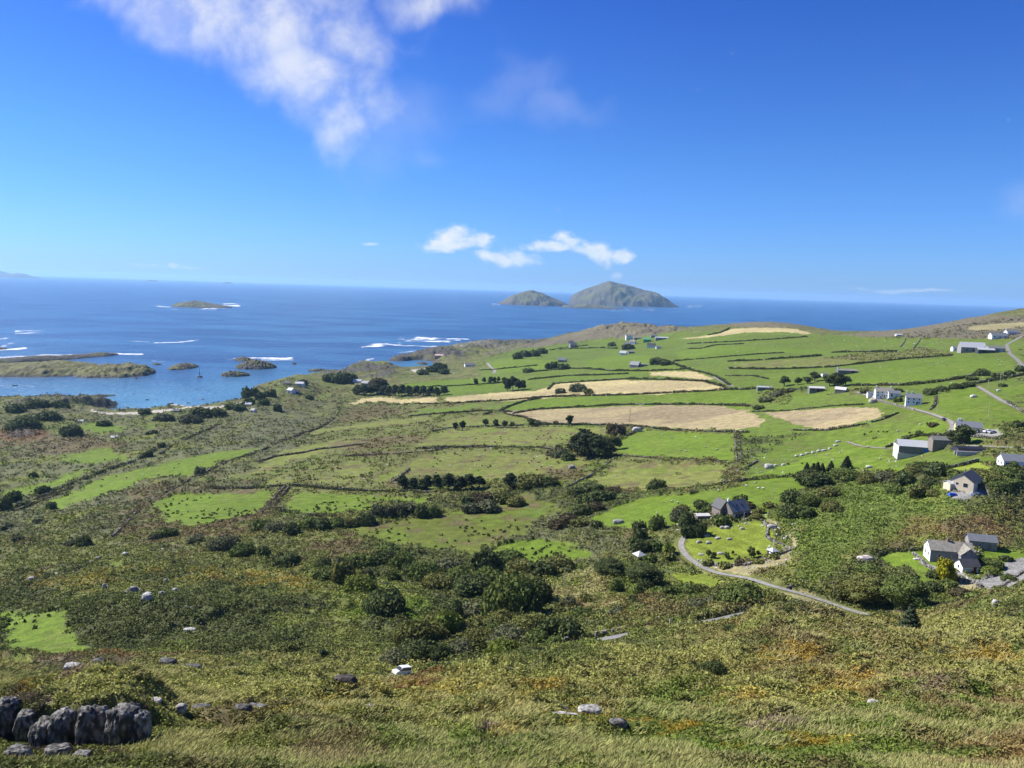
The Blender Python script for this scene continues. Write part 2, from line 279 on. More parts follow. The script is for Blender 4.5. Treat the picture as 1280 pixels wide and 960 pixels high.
ROADS = [ # (px list, half width m, name, label?)
 ([(-60,824),(-20,827),(12,831),(35,838)],1.2),
 ([(440,843),(470,846),(500,848),(528,845,168),(570,842,171),(640,826,176),(695,811.5,181),(718,808,182),(760,803,183),(807,791.5,185),(850,783.5,187),(893,777,191),(930,776,196),(1000,779,202),(1110,771)],1.35),
 ([(858,668),(849,680),(856,694),(870,705),(893,716),(935,723),(970,735),(1010,745),(1050,758),(1075,768),(1110,771),(1135,772),(1170,764),(1215,752),(1245,740),(1290,716)],1.15),
 ([(1070,490),(1093,498),(1110,504),(1140,511),(1165,518),(1188,527),(1192,534),(1186,541)],1.35),
 ([(1290,470),(1272,450),(1262,442),(1258,431),(1278,420),(1290,417)],1.7),
 ([(1222,483),(1232,489),(1250,500),(1290,519)],1.3),
 ([(609,454),(613,459),(619,463),(617,467)],2.6),
 ([(1185,557),(1240,558.5),(1290,561)],1.3),
 ([(1118,561),(1095,560),(1075,558),(1058,552)],.8),
 ([(892,471),(905,478),(915,483)],2.0),
]
# ------------------------------------------------------------------ helpers for meshes
def mk(name, V, F, cols=None, mats=None, midx=None, smooth=False, parent=None, fcols=None, link=True):
    """V (n,3); F: (m,3) or (m,4) int array"""
    me = bpy.data.meshes.new(name)
    V = np.asarray(V, f32); F = np.asarray(F, np.int32); k = F.shape[1]
    me.vertices.add(len(V)); me.vertices.foreach_set('co', V.ravel())
    me.loops.add(F.size); me.loops.foreach_set('vertex_index', F.ravel())
    me.polygons.add(len(F)); me.polygons.foreach_set('loop_start', np.arange(0, F.size, k, dtype=np.int32)); me.polygons.foreach_set('loop_total', np.full(len(F), k, np.int32))
    me.polygons.foreach_set('use_smooth', np.full(len(F), bool(smooth)))
    for m in (mats or []): me.materials.append(m)
    if midx is not None: me.polygons.foreach_set('material_index', np.asarray(midx, np.int32))
    me.update(calc_edges=True)
    if cols is not None:
        a = me.color_attributes.new('Col', 'FLOAT_COLOR', 'POINT')
        c = np.ones((len(V), 4), f32); c[:, :cols.shape[1]] = cols; a.data.foreach_set('color', c.ravel())
    o = bpy.data.objects.new(name, me)
    if link: COL.objects.link(o)
    if parent is not None: o.parent = parent
    return o
def tag(o, label=None, cat=None, group=None, kind=None):
    if label: o['label'] = label
    if cat: o['category'] = cat
    if group: o['group'] = group
    if kind: o['kind'] = kind
    return o
def empty(name, loc, rz=0, label=None, cat=None, group=None):
    o = bpy.data.objects.new(name, None); COL.objects.link(o); o.location = loc; o.rotation_euler = (0, 0, rz); o.empty_display_size = .5
    return tag(o, label, cat, group)
# ------------------------------------------------------------------ materials
def newmat(name, rough=.8, spec=.25):
    m = bpy.data.materials.new(name); m.use_nodes = True; nt = m.node_tree; nt.nodes.clear()
    out = nt.nodes.new('ShaderNodeOutputMaterial'); b = nt.nodes.new('ShaderNodeBsdfPrincipled')
    nt.links.new(b.outputs[0], out.inputs[0]); b.inputs['Roughness'].default_value = rough; b.inputs['Specular IOR Level'].default_value = spec
    return m, nt, b
def N(nt, t, **kw):
    n = nt.nodes.new(t)
    for k, v in kw.items():
        if k in n.inputs: n.inputs[k].default_value = v
        else: setattr(n, k, v)
    return n
def noise_mul(nt, src, scale, lo, hi, coord=None, detail=3.0, vec=(1, 1, 1)):
    """multiply a colour by a noise between lo and hi"""
    tc = N(nt, 'ShaderNodeTexCoord'); mp = N(nt, 'ShaderNodeMapping'); mp.inputs['Scale'].default_value = vec
    nt.links.new(tc.outputs['Object'], mp.inputs[0])
    nz = N(nt, 'ShaderNodeTexNoise'); nz.inputs['Scale'].default_value = scale; nz.inputs['Detail'].default_value = detail
    nt.links.new(mp.outputs[0], nz.inputs['Vector'])
    mr = N(nt, 'ShaderNodeMapRange'); mr.inputs[1].default_value = .3; mr.inputs[2].default_value = .7; mr.inputs[3].default_value = lo; mr.inputs[4].default_value = hi
    nt.links.new(nz.outputs[0], mr.inputs[0])
    mu = N(nt, 'ShaderNodeVectorMath'); mu.operation = 'SCALE'
    nt.links.new(src, mu.inputs[0]); nt.links.new(mr.outputs[0], mu.inputs['Scale'])
    return mu.outputs[0], nz
def solid(name, col, rough=.8, var=.2, scale=1.5, bump=0, spec=.25, metal=0, vec=(1, 1, 1)):
    m, nt, b = newmat(name, rough, spec)
    rgb = N(nt, 'ShaderNodeRGB'); rgb.outputs[0].default_value = (*col, 1)
    o, nz = noise_mul(nt, rgb.outputs[0], scale, 1 - var, 1 + var, vec=vec)
    nt.links.new(o, b.inputs['Base Color']); b.inputs['Metallic'].default_value = metal
    if bump:
        bp = N(nt, 'ShaderNodeBump'); bp.inputs['Strength'].default_value = bump; nt.links.new(nz.outputs[0], bp.inputs['Height']); nt.links.new(bp.outputs[0], b.inputs['Normal'])
    return m
def attr_mat(name, rough=.85, scale=2.0, var=.25, bump=.4, spec=.15, objcol=False, trans=0.0, bdist=.2, big=0):
    m, nt, b = newmat(name, rough, spec)
    a = N(nt, 'ShaderNodeVertexColor'); a.layer_name = 'Col'; src = a.outputs[0]
    if objcol:
        oi = N(nt, 'ShaderNodeObjectInfo'); mu = N(nt, 'ShaderNodeVectorMath'); mu.operation = 'MULTIPLY'
        nt.links.new(src, mu.inputs[0]); nt.links.new(oi.outputs['Color'], mu.inputs[1]); src = mu.outputs[0]
    if big: src, _ = noise_mul(nt, src, big, .74, 1.26, detail=9)
    o, nz = noise_mul(nt, src, scale, 1 - var, 1 + var)
    nt.links.new(o, b.inputs['Base Color'])
    if bump:
        bp = N(nt, 'ShaderNodeBump'); bp.inputs['Strength'].default_value = bump; bp.inputs['Distance'].default_value = bdist; nt.links.new(nz.outputs[0], bp.inputs['Height']); nt.links.new(bp.outputs[0], b.inputs['Normal'])
    if trans:
        t = N(nt, 'ShaderNodeBsdfTranslucent'); nt.links.new(o, t.inputs[0]); mx = N(nt, 'ShaderNodeMixShader'); mx.inputs[0].default_value = trans
        out = [n for n in nt.nodes if n.type == 'OUTPUT_MATERIAL'][0]
        nt.links.new(b.outputs[0], mx.inputs[1]); nt.links.new(t.outputs[0], mx.inputs[2]); nt.links.new(mx.outputs[0], out.inputs[0])
    return m
M_ground = attr_mat('ground_cover', scale=1.6, var=.34, big=.22, bump=.5, bdist=.35, spec=.08)
M_leaf = attr_mat('leaves', scale=1.3, var=.22, bump=0, objcol=True, trans=.18, spec=.1, rough=.9)
M_leafg = attr_mat('low_leaves', scale=2.5, var=.2, bump=0, trans=.18, spec=.1, rough=.9)
M_rock = attr_mat('weathered_rock', scale=2.2, var=.35, bump=.9, bdist=.15, objcol=True, spec=.2)
M_rockf = attr_mat('shore_rock', scale=.12, var=.3, bump=.6, bdist=3, spec=.1)
M_bark = solid('bark', (.10,.085,.065), .9, .3, 6, .4)
M_road = solid('old_asphalt', (.19,.185,.175), .85, .15, 1.5, .1)
# ------------------------------------------------------------------ ground mesh
NU = 1400; US = np.linspace(-1.0, 1.0, NU)
YS = np.concatenate([np.exp(np.linspace(math.log(2), math.log(36), 50))[:-1], np.exp(np.linspace(math.log(36), math.log(420), 760))[:-1], np.exp(np.linspace(math.log(420), math.log(3300), 520))])
NV = len(YS)
uu, YY = np.meshgrid(US, YS)
X = (uu * YY).ravel(); Y = YY.ravel()
Z0 = land_h(X, Y)
PX, PY = project(X, Y, Z0)
PX = PX.astype(f32); PY = PY.astype(f32)
sv = np.array
# ground cover: mixed scrub, bracken and grass on noise
n1 = fbm(X, Y, 26, 4, 21); n2 = fbm(X, Y, 7, 3, 33); n3 = fbm(X, Y, 2.2, 3, 44); n4 = fbm(X, Y, 60, 3, 51)
def mixc(a, b, t): return a + (b - a) * t[:, None]
cc = {k: np.array(v, f32) for k, v in C.items()}
colr = np.empty((len(X), 3), f32); colr[:] = cc['rough']
colr = mixc(colr, cc['scrub'], sstep(.45, .62, n1 * .5 + n2 * .5).astype(f32) * .8)
colr = mixc(colr, cc['bracken'], sstep(.5, .62, n4 * .5 + n3 * .5).astype(f32) * .7)
colr = mixc(colr, cc['brown'], sstep(.55, .68, fbm(X, Y, 18, 3, 61) * .6 + n2 * .4).astype(f32) * .7)
colr = mixc(colr, cc['byellow'], sstep(.55, .7, fbm(X, Y, 12, 3, 71) * .6 + n3 * .4).astype(f32) * .5)
amp = (.35 + .75 * sstep(.4, .65, n1 * .5 + n2 * .5)).astype(f32)
for k, (cx, cy, rx, ry, cl, st, s) in enumerate(TINTS):
    m = (np.abs(PX - cx) < rx * 1.7) & (np.abs(PY - cy) < ry * 1.7)
    x, y = X[m], Y[m]
    if len(x) == 0: continue
    e = ((PX[m] - cx) / rx) ** 2 + ((PY[m] - cy) / ry) ** 2
    nz = fbm(x, y, s * 2.2, 4, 100 + k, .65)
    w = np.exp(-e * 1.1)
    t = np.clip(sstep(.72, .50, nz + (1 - st) * .30 - (w - .5) * .35) , 0, 1) * sstep(.08, .4, w)
    colr[m] = mixc(colr[m], cc[cl], (t * min(1, st + .25)).astype(f32))
    if cl in ('drock', 'rock'): amp[m] = amp[m] + (t * 1.5).astype(f32)
WX = X + (fbm(X, Y, 14, 4, 81, .65) - .5) * np.clip(Y / 45, .5, 14); WY = Y + (fbm(X, Y, 14, 4, 82, .65) - .5) * np.clip(Y / 30, .5, 22)
fieldmask = np.zeros(len(X), f32)
FW = []
for k, (cl, a, pp) in enumerate(FIELDS):
    w = wline(pp, 9, True); FW.append((cl, w))
    ww = np.array(w); x0, y0 = ww.min(0) - 12; x1, y1 = ww.max(0) + 12
    px_ = [p[0] for p in pp]; 
    soft = cl in ('brown', 'scrub', 'rough', 'bracken', 'farheath')
    m = np.nonzero((WX > x0) & (WX < x1) & (WY > y0) & (WY < y1))[0]
    ins = inpoly(WX[m], WY[m], w); m = m[ins]
    tone = 1 + (fbm(X[m], Y[m], 45, 3, 200 + k) - .5) * .35
    base = cc[cl] * (1 + (random.random() - .5) * .12)
    c = base[None] * tone[:, None].astype(f32)
    if cl in ('dull', 'rough', 'olive', 'pasture2', 'pasture'):
        t = sstep(.56, .66, fbm(X[m], Y[m], 9, 4, 230 + k, .6)).astype(f32) * (.75 if cl in ('dull', 'rough', 'olive') else .35)
        c = mixc(c, cc['brown'] if cl != 'pasture' else cc['dull'], t)
        t2 = sstep(.58, .72, fbm(X[m], Y[m], 16, 3, 260 + k, .6)).astype(f32) * .5
        c = mixc(c, cc['pasture'], t2)
    if cl in ('stubble', 'stubble2'):
        # mown swaths following the field's long side
        dd = np.array(w[len(w) // 3]) - np.array(w[0]); a_ = math.atan2(dd[1], dd[0])
        q = (-math.sin(a_) * X[m] + math.cos(a_) * Y[m])
        st_ = .5 + .5 * np.sin(q / 2.2 + 3 * fbm(X[m], Y[m], 60, 2, 5))
        c = c * (1 + .16 * (st_ - .5))[:, None].astype(f32)
        t = sstep(.45, .65, fbm(X[m] * .5 + Y[m] * .0, Y[m], 30, 4, 290 + k)).astype(f32) * .45
        c = mixc(c, cc['stubble'] if cl == 'stubble2' else cc['stubble2'], t)
    if cl == 'lawn':
        st_ = .5 + .5 * np.sin((X[m] * .85 + Y[m] * .5) / .75); c = c * (1 + .14 * (st_ - .5))[:, None].astype(f32)
    if soft and k > 14:
        dd_ = np.minimum(distpoly(X[m], Y[m], w, True) / (4 + Y[m] / 60), 1.6)
        t = (sstep(.46, .60, fbm(X[m], Y[m], 11, 5, 350 + k, .7) * .8 + dd_ * .22 - .02) * (.85 if cl != 'brown' else .75)).astype(f32)
        colr[m] = mixc(colr[m], c, t); amp[m] = amp[m] * (1 - t) + a * t; fieldmask[m] = np.where(t > .3, .3, fieldmask[m])
    else:
        qx, qy = np.mean([p[0] for p in pp]), np.mean([p[1] for p in pp])
        if (qx < 700 and qy > 520) or cl in ('dull', 'olive', 'pasture2'):
            dd_ = np.minimum(distpoly(X[m], Y[m], w, True) / (3 + Y[m] / 70), 1.5)
            t = sstep(.40, .56, fbm(X[m], Y[m], 10, 5, 370 + k, .7) * .85 + dd_ * .24 + (.04 if cl == 'pasture' else -.02)).astype(f32)
        else: t = np.ones(len(m), f32)
        colr[m] = mixc(colr[m], c, t); amp[m] = amp[m] * (1 - t) + a * t; fieldmask[m] = np.where(t > .5, .3 if soft else 1, fieldmask[m])
# roads
roadw = []
for pp, hw in ROADS:
    w = wline(pp, 5); roadw.append((w, hw))
    ww = np.array(w); m = np.nonzero((X > ww[:, 0].min() - 8) & (X < ww[:, 0].max() + 8) & (Y > ww[:, 1].min() - 8) & (Y < ww[:, 1].max() + 8))[0]
    d = distpoly(X[m], Y[m], w)
    k = d < hw + 2.2
    amp[m[k]] = np.minimum(amp[m[k]], 0.02 + .1 * sstep(hw + .6, hw + 2.2, d[k]))
    k2 = (d < hw + 1.2); colr[m[k2]] = cc['dull'] * .9
# displacement: clumps of vegetation, knolls and rock
b1 = 1 - np.abs(2 * fbm(X, Y, 6.5, 2, 301) - 1); b2 = 1 - np.abs(2 * vnoise(X, Y, 2.3, 302) - 1); b3 = vnoise(X, Y, .8, 303)
disp = amp * (.9 * b1 * np.clip(amp, .3, 1.5) + .75 * b2 + .35 * b3)
near = sstep(30, 90, Y)
disp = disp * (.45 + .55 * near)
knoll = (fbm(X, Y, 34, 3, 305) - .5) * 3.2 * np.clip(amp * 1.2 - .1, 0, 1) * sstep(60, 200, Y)
rockm = np.exp(-(((PX - 790) / 50) ** 2 + ((PY - 413) / 9) ** 2)) + np.exp(-(((PX - 560) / 90) ** 2 + ((PY - 440) / 9) ** 2)) * .6 + np.exp(-(((PX - 460) / 50) ** 2 + ((PY - 463) / 9) ** 2)) * .5 + np.exp(-(((PX - 60) / 110) ** 2 + ((PY - 506) / 8) ** 2)) * .5 + np.exp(-(((PX - 640) / 60) ** 2 + ((PY - 430) / 6) ** 2)) * .5
rg = sstep(.44, .60, fbm(X, Y, 40, 4, 311, .65)) + .35 * fbm(X, Y, 16, 3, 313, .6)
disp = disp + knoll + rockm * rg * 9
km = np.exp(-(((PX - 185) / 60) ** 2 + ((PY - 755) / 26) ** 2)); disp += km * (fbm(X, Y, 9, 2, 320) * 2.2)
disp = disp + 2.2 * sstep(55.6, 57.0, Y + .8 * (vnoise(X, Y, 1.5, 7) - .5)) * sstep(80, 58, Y) * sstep(250, 160, PX) * sstep(830, 850, PY)
for mx_, my_, ra, rb, hh in [(270,905,4.2,1.4,1.2),(430,884,2.6,1.6,1.3),(720,912,4.2,2.0,1.3),(1190,872,5.5,2.5,1.9),(1030,812,10,5,1.6),(640,842,8,4,1.4),(515,866,5,3,1.1),(160,836,14,3,1.2),(900,905,5,2,-.8),(590,905,5,2,-.6),(790,865,8,2.5,-.7),(860,880,8,2.5,-.6),(1110,935,4,1.5,.9),(520,940,3,1.4,.6),(380,925,4,1.2,.5),(1000,860,9,3,-.8),(80,775,30,12,1.2),(200,770,26,12,1.5),(330,748,24,10,1.2)]:
    p_ = hit(mx_, my_); e_ = ((X - p_[0]) / ra) ** 2 + ((Y - p_[1]) / rb) ** 2; k_ = e_ < 9
    disp[k_] += hh * np.exp(-e_[k_] * (1 + .5 * (vnoise(X[k_], Y[k_], ra * .5, 77) - .5)))
disp = disp + (fbm(X, Y, 3.6, 3, 330) - .5) * 1.5 * sstep(.1, .35, amp) * sstep(38, 60, Y) * sstep(260, 130, Y)
shore = sstep(0.2, 4.0, Z0)
Zf = np.where(Z0 > 0, Z0 + disp * (.25 + .75 * shore), Z0)
ZG = Zf.reshape(NV, NU)
rows = np.arange(NV)
def hz(x, y, G=None):
    x = np.asarray(x, float); y = np.asarray(y, float)
    return bil(ZG, (x / y - US[0]) / (US[1] - US[0]), np.interp(y, YS, rows))
AG = amp.reshape(NV, NU); FMG = fieldmask.reshape(NV, NU)
def cell(x, y):
    j = np.clip(np.round((x / y - US[0]) / (US[1] - US[0])).astype(int), 0, NU - 1); i = np.clip(np.round(np.interp(y, YS, rows)).astype(int), 0, NV - 1)
    return i, j
# shore rock colour just above the water
sh = (Z0 > -6) & (Z0 < 5.0) & (Y > 600)
t = (sstep(4.8, 2.0, Z0 + (n2 - .5) * 4) * sh * (fieldmask < .5)).astype(f32)
colr = mixc(colr, cc['drock'], t * .9)
undershade = (sstep(.2, .5, amp) * .10).astype(f32) * (Y < 1200); CG3 = colr.copy().reshape(NV, NU, 3); colr = colr * (1 - undershade[:, None])  # ground colour darkened beneath plants: soil tone plus painted-in understorey shade
idx = np.arange(NV * NU).reshape(NV, NU)
F = np.stack([idx[:-1, :-1], idx[:-1, 1:], idx[1:, 1:], idx[1:, :-1]], -1).reshape(-1, 4)
keep = (Z0[F].max(1) > -3.5); F = F[keep]
used = np.zeros(NV * NU, bool); used[F.ravel()] = True; remap = np.cumsum(used) - 1
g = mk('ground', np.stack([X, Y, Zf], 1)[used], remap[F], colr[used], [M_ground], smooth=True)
tag(g, kind='structure')
# road ribbons
M_edge = solid('pale_lane', (.225,.215,.195), .9, .3, .9)
for k, (w, hw) in enumerate(roadw):
    w = np.array(w); d = np.concatenate([[0], np.cumsum(np.hypot(*np.diff(w, axis=0).T))]); s = np.arange(0, d[-1], 1.5)
    x = np.interp(s, d, w[:, 0]); y = np.interp(s, d, w[:, 1])
    for _ in range(12):
        x[1:-1] = (x[:-2] + 2 * x[1:-1] + x[2:]) / 4; y[1:-1] = (y[:-2] + 2 * y[1:-1] + y[2:]) / 4
    tx, ty = np.gradient(x), np.gradient(y); L = np.hypot(tx, ty) + 1e-9; nx, ny = -ty / L, tx / L
    V = []; cs = np.linspace(-1, 1, 5)
    for c_ in cs:
        xx = x + nx * c_ * hw; yy = y + ny * c_ * hw; V.append(np.stack([xx, yy, np.maximum(hz(xx, yy), hz(x, y) - .05) + .13 + .05 * (1 - c_ * c_)], 1))
    V = np.concatenate(V); n_ = len(x); F = []
    for c_ in range(4):
        a = np.arange(n_ - 1) + c_ * n_; F.append(np.stack([a, a + 1, a + 1 + n_, a + n_], 1))
    o = mk('lane' if hw < 2 else 'road', V, np.concatenate(F), None, [M_road if k in (1, 4) else M_edge], smooth=True); tag(o, kind='structure')
# ------------------------------------------------------------------ islands and skerries (heightfields on the water)
def island(name, ppts, depth, hgt, seed, prof=None, cg='farheath', rockw=.35, step=None, kind='structure', yoff=0.0, label=None, base=0.0):
    """ppts: (px_left, px_right, py of near waterline); prof: list of (0..1, height fraction)"""
    xl, xr, py = ppts[:3]; pyr = ppts[3] if len(ppts) > 3 else py
    a = at_z(xl, py, 0); b = at_z(xr, pyr, 0)
    if a[1] > 3500:
        Yc = at_z((xl + xr) / 2, (py + pyr) / 2, 0)[1]; a = np.array([(at_Y(xl, py, Yc))[0], Yc, 0]); b = np.array([at_Y(xr, pyr, Yc)[0], Yc, 0])
    Lx = math.hypot(b[0] - a[0], b[1] - a[1]); an = math.atan2(b[1] - a[1], b[0] - a[0])
    nx = 150; ny = 70
    s, t = np.meshgrid(np.linspace(-.03, 1.03, nx), np.linspace(-.06, 1.06, ny))
    pr = np.interp(s, [p[0] for p in prof], [p[1] for p in prof])
    lx = s * Lx; ly = t * depth
    wob = (fbm(lx, ly, Lx * .12, 4, seed, .6) - .5)
    half = np.clip(4 * (s) * (1 - s), 0, 1) ** .45
    tt = np.clip((t - .5 + wob * .12) / (.5 * half + 1e-3), -1.3, 1.3)
    cross = np.clip(1 - np.abs(tt) ** 2.2, -.4, 1)
    z = hgt * pr * np.where(cross > 0, np.abs(cross) ** .85, cross) * (1 + wob * (.2 if hgt > 100 else .5))
    z = z + np.where(z > 0, 1, 0) * ((fbm(lx, ly, Lx * .08, 5, seed + 3, .65) - .5) * hgt * (.5 if hgt < 20 else .075))
    z = np.where((s < 0) | (s > 1), -3, z); z = np.maximum(z, -3)
    wx = a[0] + math.cos(an) * lx - math.sin(an) * ly; wy = a[1] + math.sin(an) * lx + math.cos(an) * ly + yoff
    nn = fbm(lx, ly, Lx * .05, 4, seed + 9, .6)
    rk = np.clip(sstep(hgt * .22, hgt * .08, z + (nn - .5) * hgt * .3) + sstep(.60, .7, nn) * rockw, 0, 1).ravel().astype(f32)
    c = np.empty((nx * ny, 3), f32); c[:] = cc[cg]
    c = mixc(c, cc['rough'], sstep(.4, .6, fbm(lx, ly, Lx * .15, 3, seed + 12)).ravel().astype(f32) * .6)
    c = mixc(c, cc['drock'] * 1.1, rk)
    ii = np.arange(nx * ny).reshape(ny, nx); F = np.stack([ii[:-1, :-1], ii[:-1, 1:], ii[1:, 1:], ii[1:, :-1]], -1).reshape(-1, 4)
    F = F[z.ravel()[F].max(1) > -1.5]
    us = np.zeros(nx * ny, bool); us[F.ravel()] = True; rm = np.cumsum(us) - 1
    o = mk(name, np.stack([wx.ravel(), wy.ravel(), z.ravel()], 1)[us], rm[F], c[us], [M_rockf], smooth=True)
    tag(o, kind='structure'); return o
cc['isle'] = np.array((.100,.098,.075), f32); cc['islegrass'] = np.array((.125,.118,.052), f32)
island('island', (716,862,383.2,383.2), 1300, 300, 501, [(0,.05),(.02,.34),(.16,.66),(.27,.84),(.345,1),(.40,.95),(.48,.87),(.65,.68),(.79,.56),(.89,.30),(.96,.10),(1,.02)], 'isle', .25)
island('island', (621,716,382,382), 800, 150, 512, [(0,.03),(.08,.25),(.2,.62),(.35,.9),(.47,1),(.6,.86),(.8,.45),(.93,.22),(1,.04)], 'isle', .2)
island('island', (704,782,385.2,386.5), 350, 42, 523, [(0,.5),(.2,.7),(.4,1),(.6,.7),(.85,.5),(1,.1)], 'isle', .4)
island('island', (204,279,384,385), 260, 34, 534, [(0,.1),(.1,.6),(.35,1),(.5,.9),(.7,.6),(.9,.35),(1,.1)], 'isle', .5)
island('island', (82,199,474,471), 150, 15, 545, [(0,.2),(.15,.6),(.4,.9),(.7,1),(.88,.8),(1,.2)], 'islegrass', .4)
island('island', (-80,112,474,474), 190, 16, 556, [(0,.6),(.3,.8),(.6,1),(.8,.8),(1,.1)], 'islegrass', .4, yoff=25)
island('skerry', (-60,160,461,444), 60, 9, 567, [(0,.9),(.4,1),(.7,.8),(.9,.7),(1,.2)], 'drock', 1)
island('skerry', (231,256,463,457), 45, 8, 578, [(0,.3),(.4,1),(.7,.8),(1,.2)], 'drock', 1)
island('skerry', (279,315,471.5,470.5), 40, 8, 589, [(0,.5),(.3,1),(.7,.8),(1,.3)], 'drock', 1)
island('skerry', (303,353,462.5,460.5), 70, 14, 590, [(0,.3),(.3,.8),(.5,1),(.7,.8),(1,.2)], 'drock', 1)
island('skerry', (301,322,452,451), 50, 7, 591, [(0,.3),(.5,1),(1,.3)], 'drock', 1)
island('skerry', (391,413,465,463), 25, 4, 592, [(0,.3),(.5,1),(1,.3)], 'drock', 1)
island('skerry', (113,147,497.5,495), 16, 3.2, 593, [(0,.3),(.4,1),(.7,.5),(1,.3)], 'drock', 1)
island('skerry', (193,204,456.5,456), 20, 3, 594, [(0,.3),(.4,1),(1,.3)], 'drock', 1)
island('skerry', (-20,12,438,437), 40, 6, 595, [(0,.3),(.4,1),(1,.3)], 'drock', 1)
island('skerry', (528,538,456,455.5), 30, 5, 596, [(0,.3),(.4,1),(1,.3)], 'drock', 1)
island('skerry', (365,371,455.5,455.5), 15, 3, 597, [(0,.3),(.4,1),(1,.3)], 'drock', 1)
island('island', (-60,40,345.8,346.8), 900, 230, 605, [(0,1),(.5,.9),(.62,.55),(.72,.7),(.8,.6),(.88,.3),(1,.1)], 'isle', .2)
island('island', (179,196,351.6,352.2), 300, 62, 606, [(0,.3),(.4,1),(.8,.8),(1,.2)], 'isle', .2)
island('island', (276,290,354.4,354.8), 300, 80, 607, [(0,.3),(.4,1),(.6,.8),(1,.2)], 'isle', .2)
# ------------------------------------------------------------------ sea
su = np.linspace(-1.6, 1.6, 1000)
sY = np.concatenate([np.exp(np.linspace(math.log(500), math.log(12000), 620))[:-1], np.exp(np.linspace(math.log(12000), math.log(50000), 40))])
a, b = np.meshgrid(su, sY); SX = (a * b).ravel(); SYv = b.ravel()
spx, spy = project(SX, SYv, np.zeros_like(SX))
foam = np.zeros(len(SX), f32)
FO = [(85,475,120,475.5,.8,.55),(150,474,190,471.5,.8,.5),(279,472.3,300,472.6,.7,.5),(303,463.3,350,461.5,.9,.7),(232,463.6,250,460,.6,.4),(292,452,306,452.5,1,.8),(318,450,345,451,1.3,.9),(348,456,358,458,1.2,.7),(391,465.6,410,464,.6,.6),(113,498,147,496,.5,.4),(560,383,620,383.5,.6,.3),(640,383.2,715,383.4,.5,.5),(716,384.3,760,386.3,.7,.7),(780,384.5,862,384.2,.7,.7),(0,499,60,501,.7,.5),(60,501,110,499,.7,.5),(136,503,147,508,.8,.6),(432,463,450,457,1,.7),(482,451.6,500,446,1,.8),(495,447,535,439,1.2,.7),(540,436,600,432,1.3,.8),(600,431,640,429,1,.7),(118,516,215,512,.8,.5),
 (0,446,150,441,1.6,1),(10,449,90,444.5,1.2,.8),(120,442,175,442.5,2.2,1),(20,416,55,414,1.3,.8),(-20,440,30,434,1.8,1),(-5,436,15,430,2,.7),(-10,424,8,423,2,.8),(155,426,185,428,1.5,.7),(195,430,245,425,1.8,1),(85,425,100,425,1,.5),
 (192,383,212,384,1.3,.9),(255,383.5,297,381.5,2.0,1),(215,386,270,385.5,1,.8),(283,447,330,450,2.5,.8),(310,447,360,448,3.0,1),(330,452,365,451,2,.9),(365,450,385,453,1.5,.5),(395,459,410,459,1.5,.6),
 (455,434,500,431,1.8,1),(485,431,545,432.5,1.5,1),(500,422.5,583,423.5,2.2,1),(505,426,560,428,2.0,1),(520,420.5,560,426,1.3,.8),(452,451,465,447,1.8,.9),(462,449,478,447,1,.6),(490,441,520,438,1.6,.7),(478,437,500,436.5,1,.5),(560,427,575,427.5,1.3,.8),
 (320,384.5,520,389,.7,.55),(330,384,350,385,.9,.6),(540,385,640,394,.8,.35),(650,400,685,407,.8,.3),(860,382.5,878,382.7,1.1,1),(615,380.5,625,380.5,1,.9),(765,387.5,820,387,1,.8),(730,388,770,388,.8,.6),(800,385,815,385,.8,.5),(400,392,500,397,.6,.25),(560,392,600,397,.5,.25),(900,393,930,394,.6,.3),(140,456,150,455,1,.5),(95,452,115,451,1,.4),(70,500,90,497,1,.0),
 (0,378,120,381,.6,.2),(600,434,625,431,1,.7),(575,436,590,434,1,.6),(190,453,205,453,1,.8),(620,397,700,404,.6,.3),(210,373,330,378,.5,.15)]
for x1, y1, x2, y2, w, st in FO:
    m = (spx > min(x1, x2) - 8) & (spx < max(x1, x2) + 8) & (spy > min(y1, y2) - 5) & (spy < max(y1, y2) + 5)
    t = np.clip(((spx[m] - x1) * (x2 - x1) + (spy[m] - y1) * (y2 - y1)) / ((x2 - x1) ** 2 + (y2 - y1) ** 2), 0, 1)
    jw = fbm(SX[m], SYv[m], 90, 3, 71) - .5; d = np.hypot((spx[m] - x1 - t * (x2 - x1)) * .3, spy[m] - y1 - t * (y2 - y1) + jw * 8)
    foam[m] = np.maximum(foam[m], st * np.exp(-(d / w) ** 2))
foam = foam * (.30 + 1.25 * fbm(SX, SYv * .45, 38, 5, 72, .7)).astype(f32); foam = np.minimum(foam, 1)
shal = np.zeros(len(SX), f32)
for x1, y1, rx, ry, st in ((150,497,230,18,.8),(60,480,200,10,.45),(200,506,90,9,1),(300,485,80,15,.7),(515,456,30,6,.5),(380,468,60,8,.4)):
    shal = np.maximum(shal, st * np.exp(-(((spx - x1) / rx) ** 2 + ((spy - y1) / ry) ** 2)))
deep = sstep(.0, 1.0, spx / 1280)
ii = np.arange(len(SX)).reshape(len(sY), len(su)); F = np.stack([ii[:-1, :-1], ii[:-1, 1:], ii[1:, 1:], ii[1:, :-1]], -1).reshape(-1, 4)
m_, nt, b = newmat('sea_water', .22, .5)
at = N(nt, 'ShaderNodeVertexColor'); at.layer_name = 'Col'; sp = N(nt, 'ShaderNodeSeparateColor'); nt.links.new(at.outputs[0], sp.inputs[0])
tc = N(nt, 'ShaderNodeTexCoord')
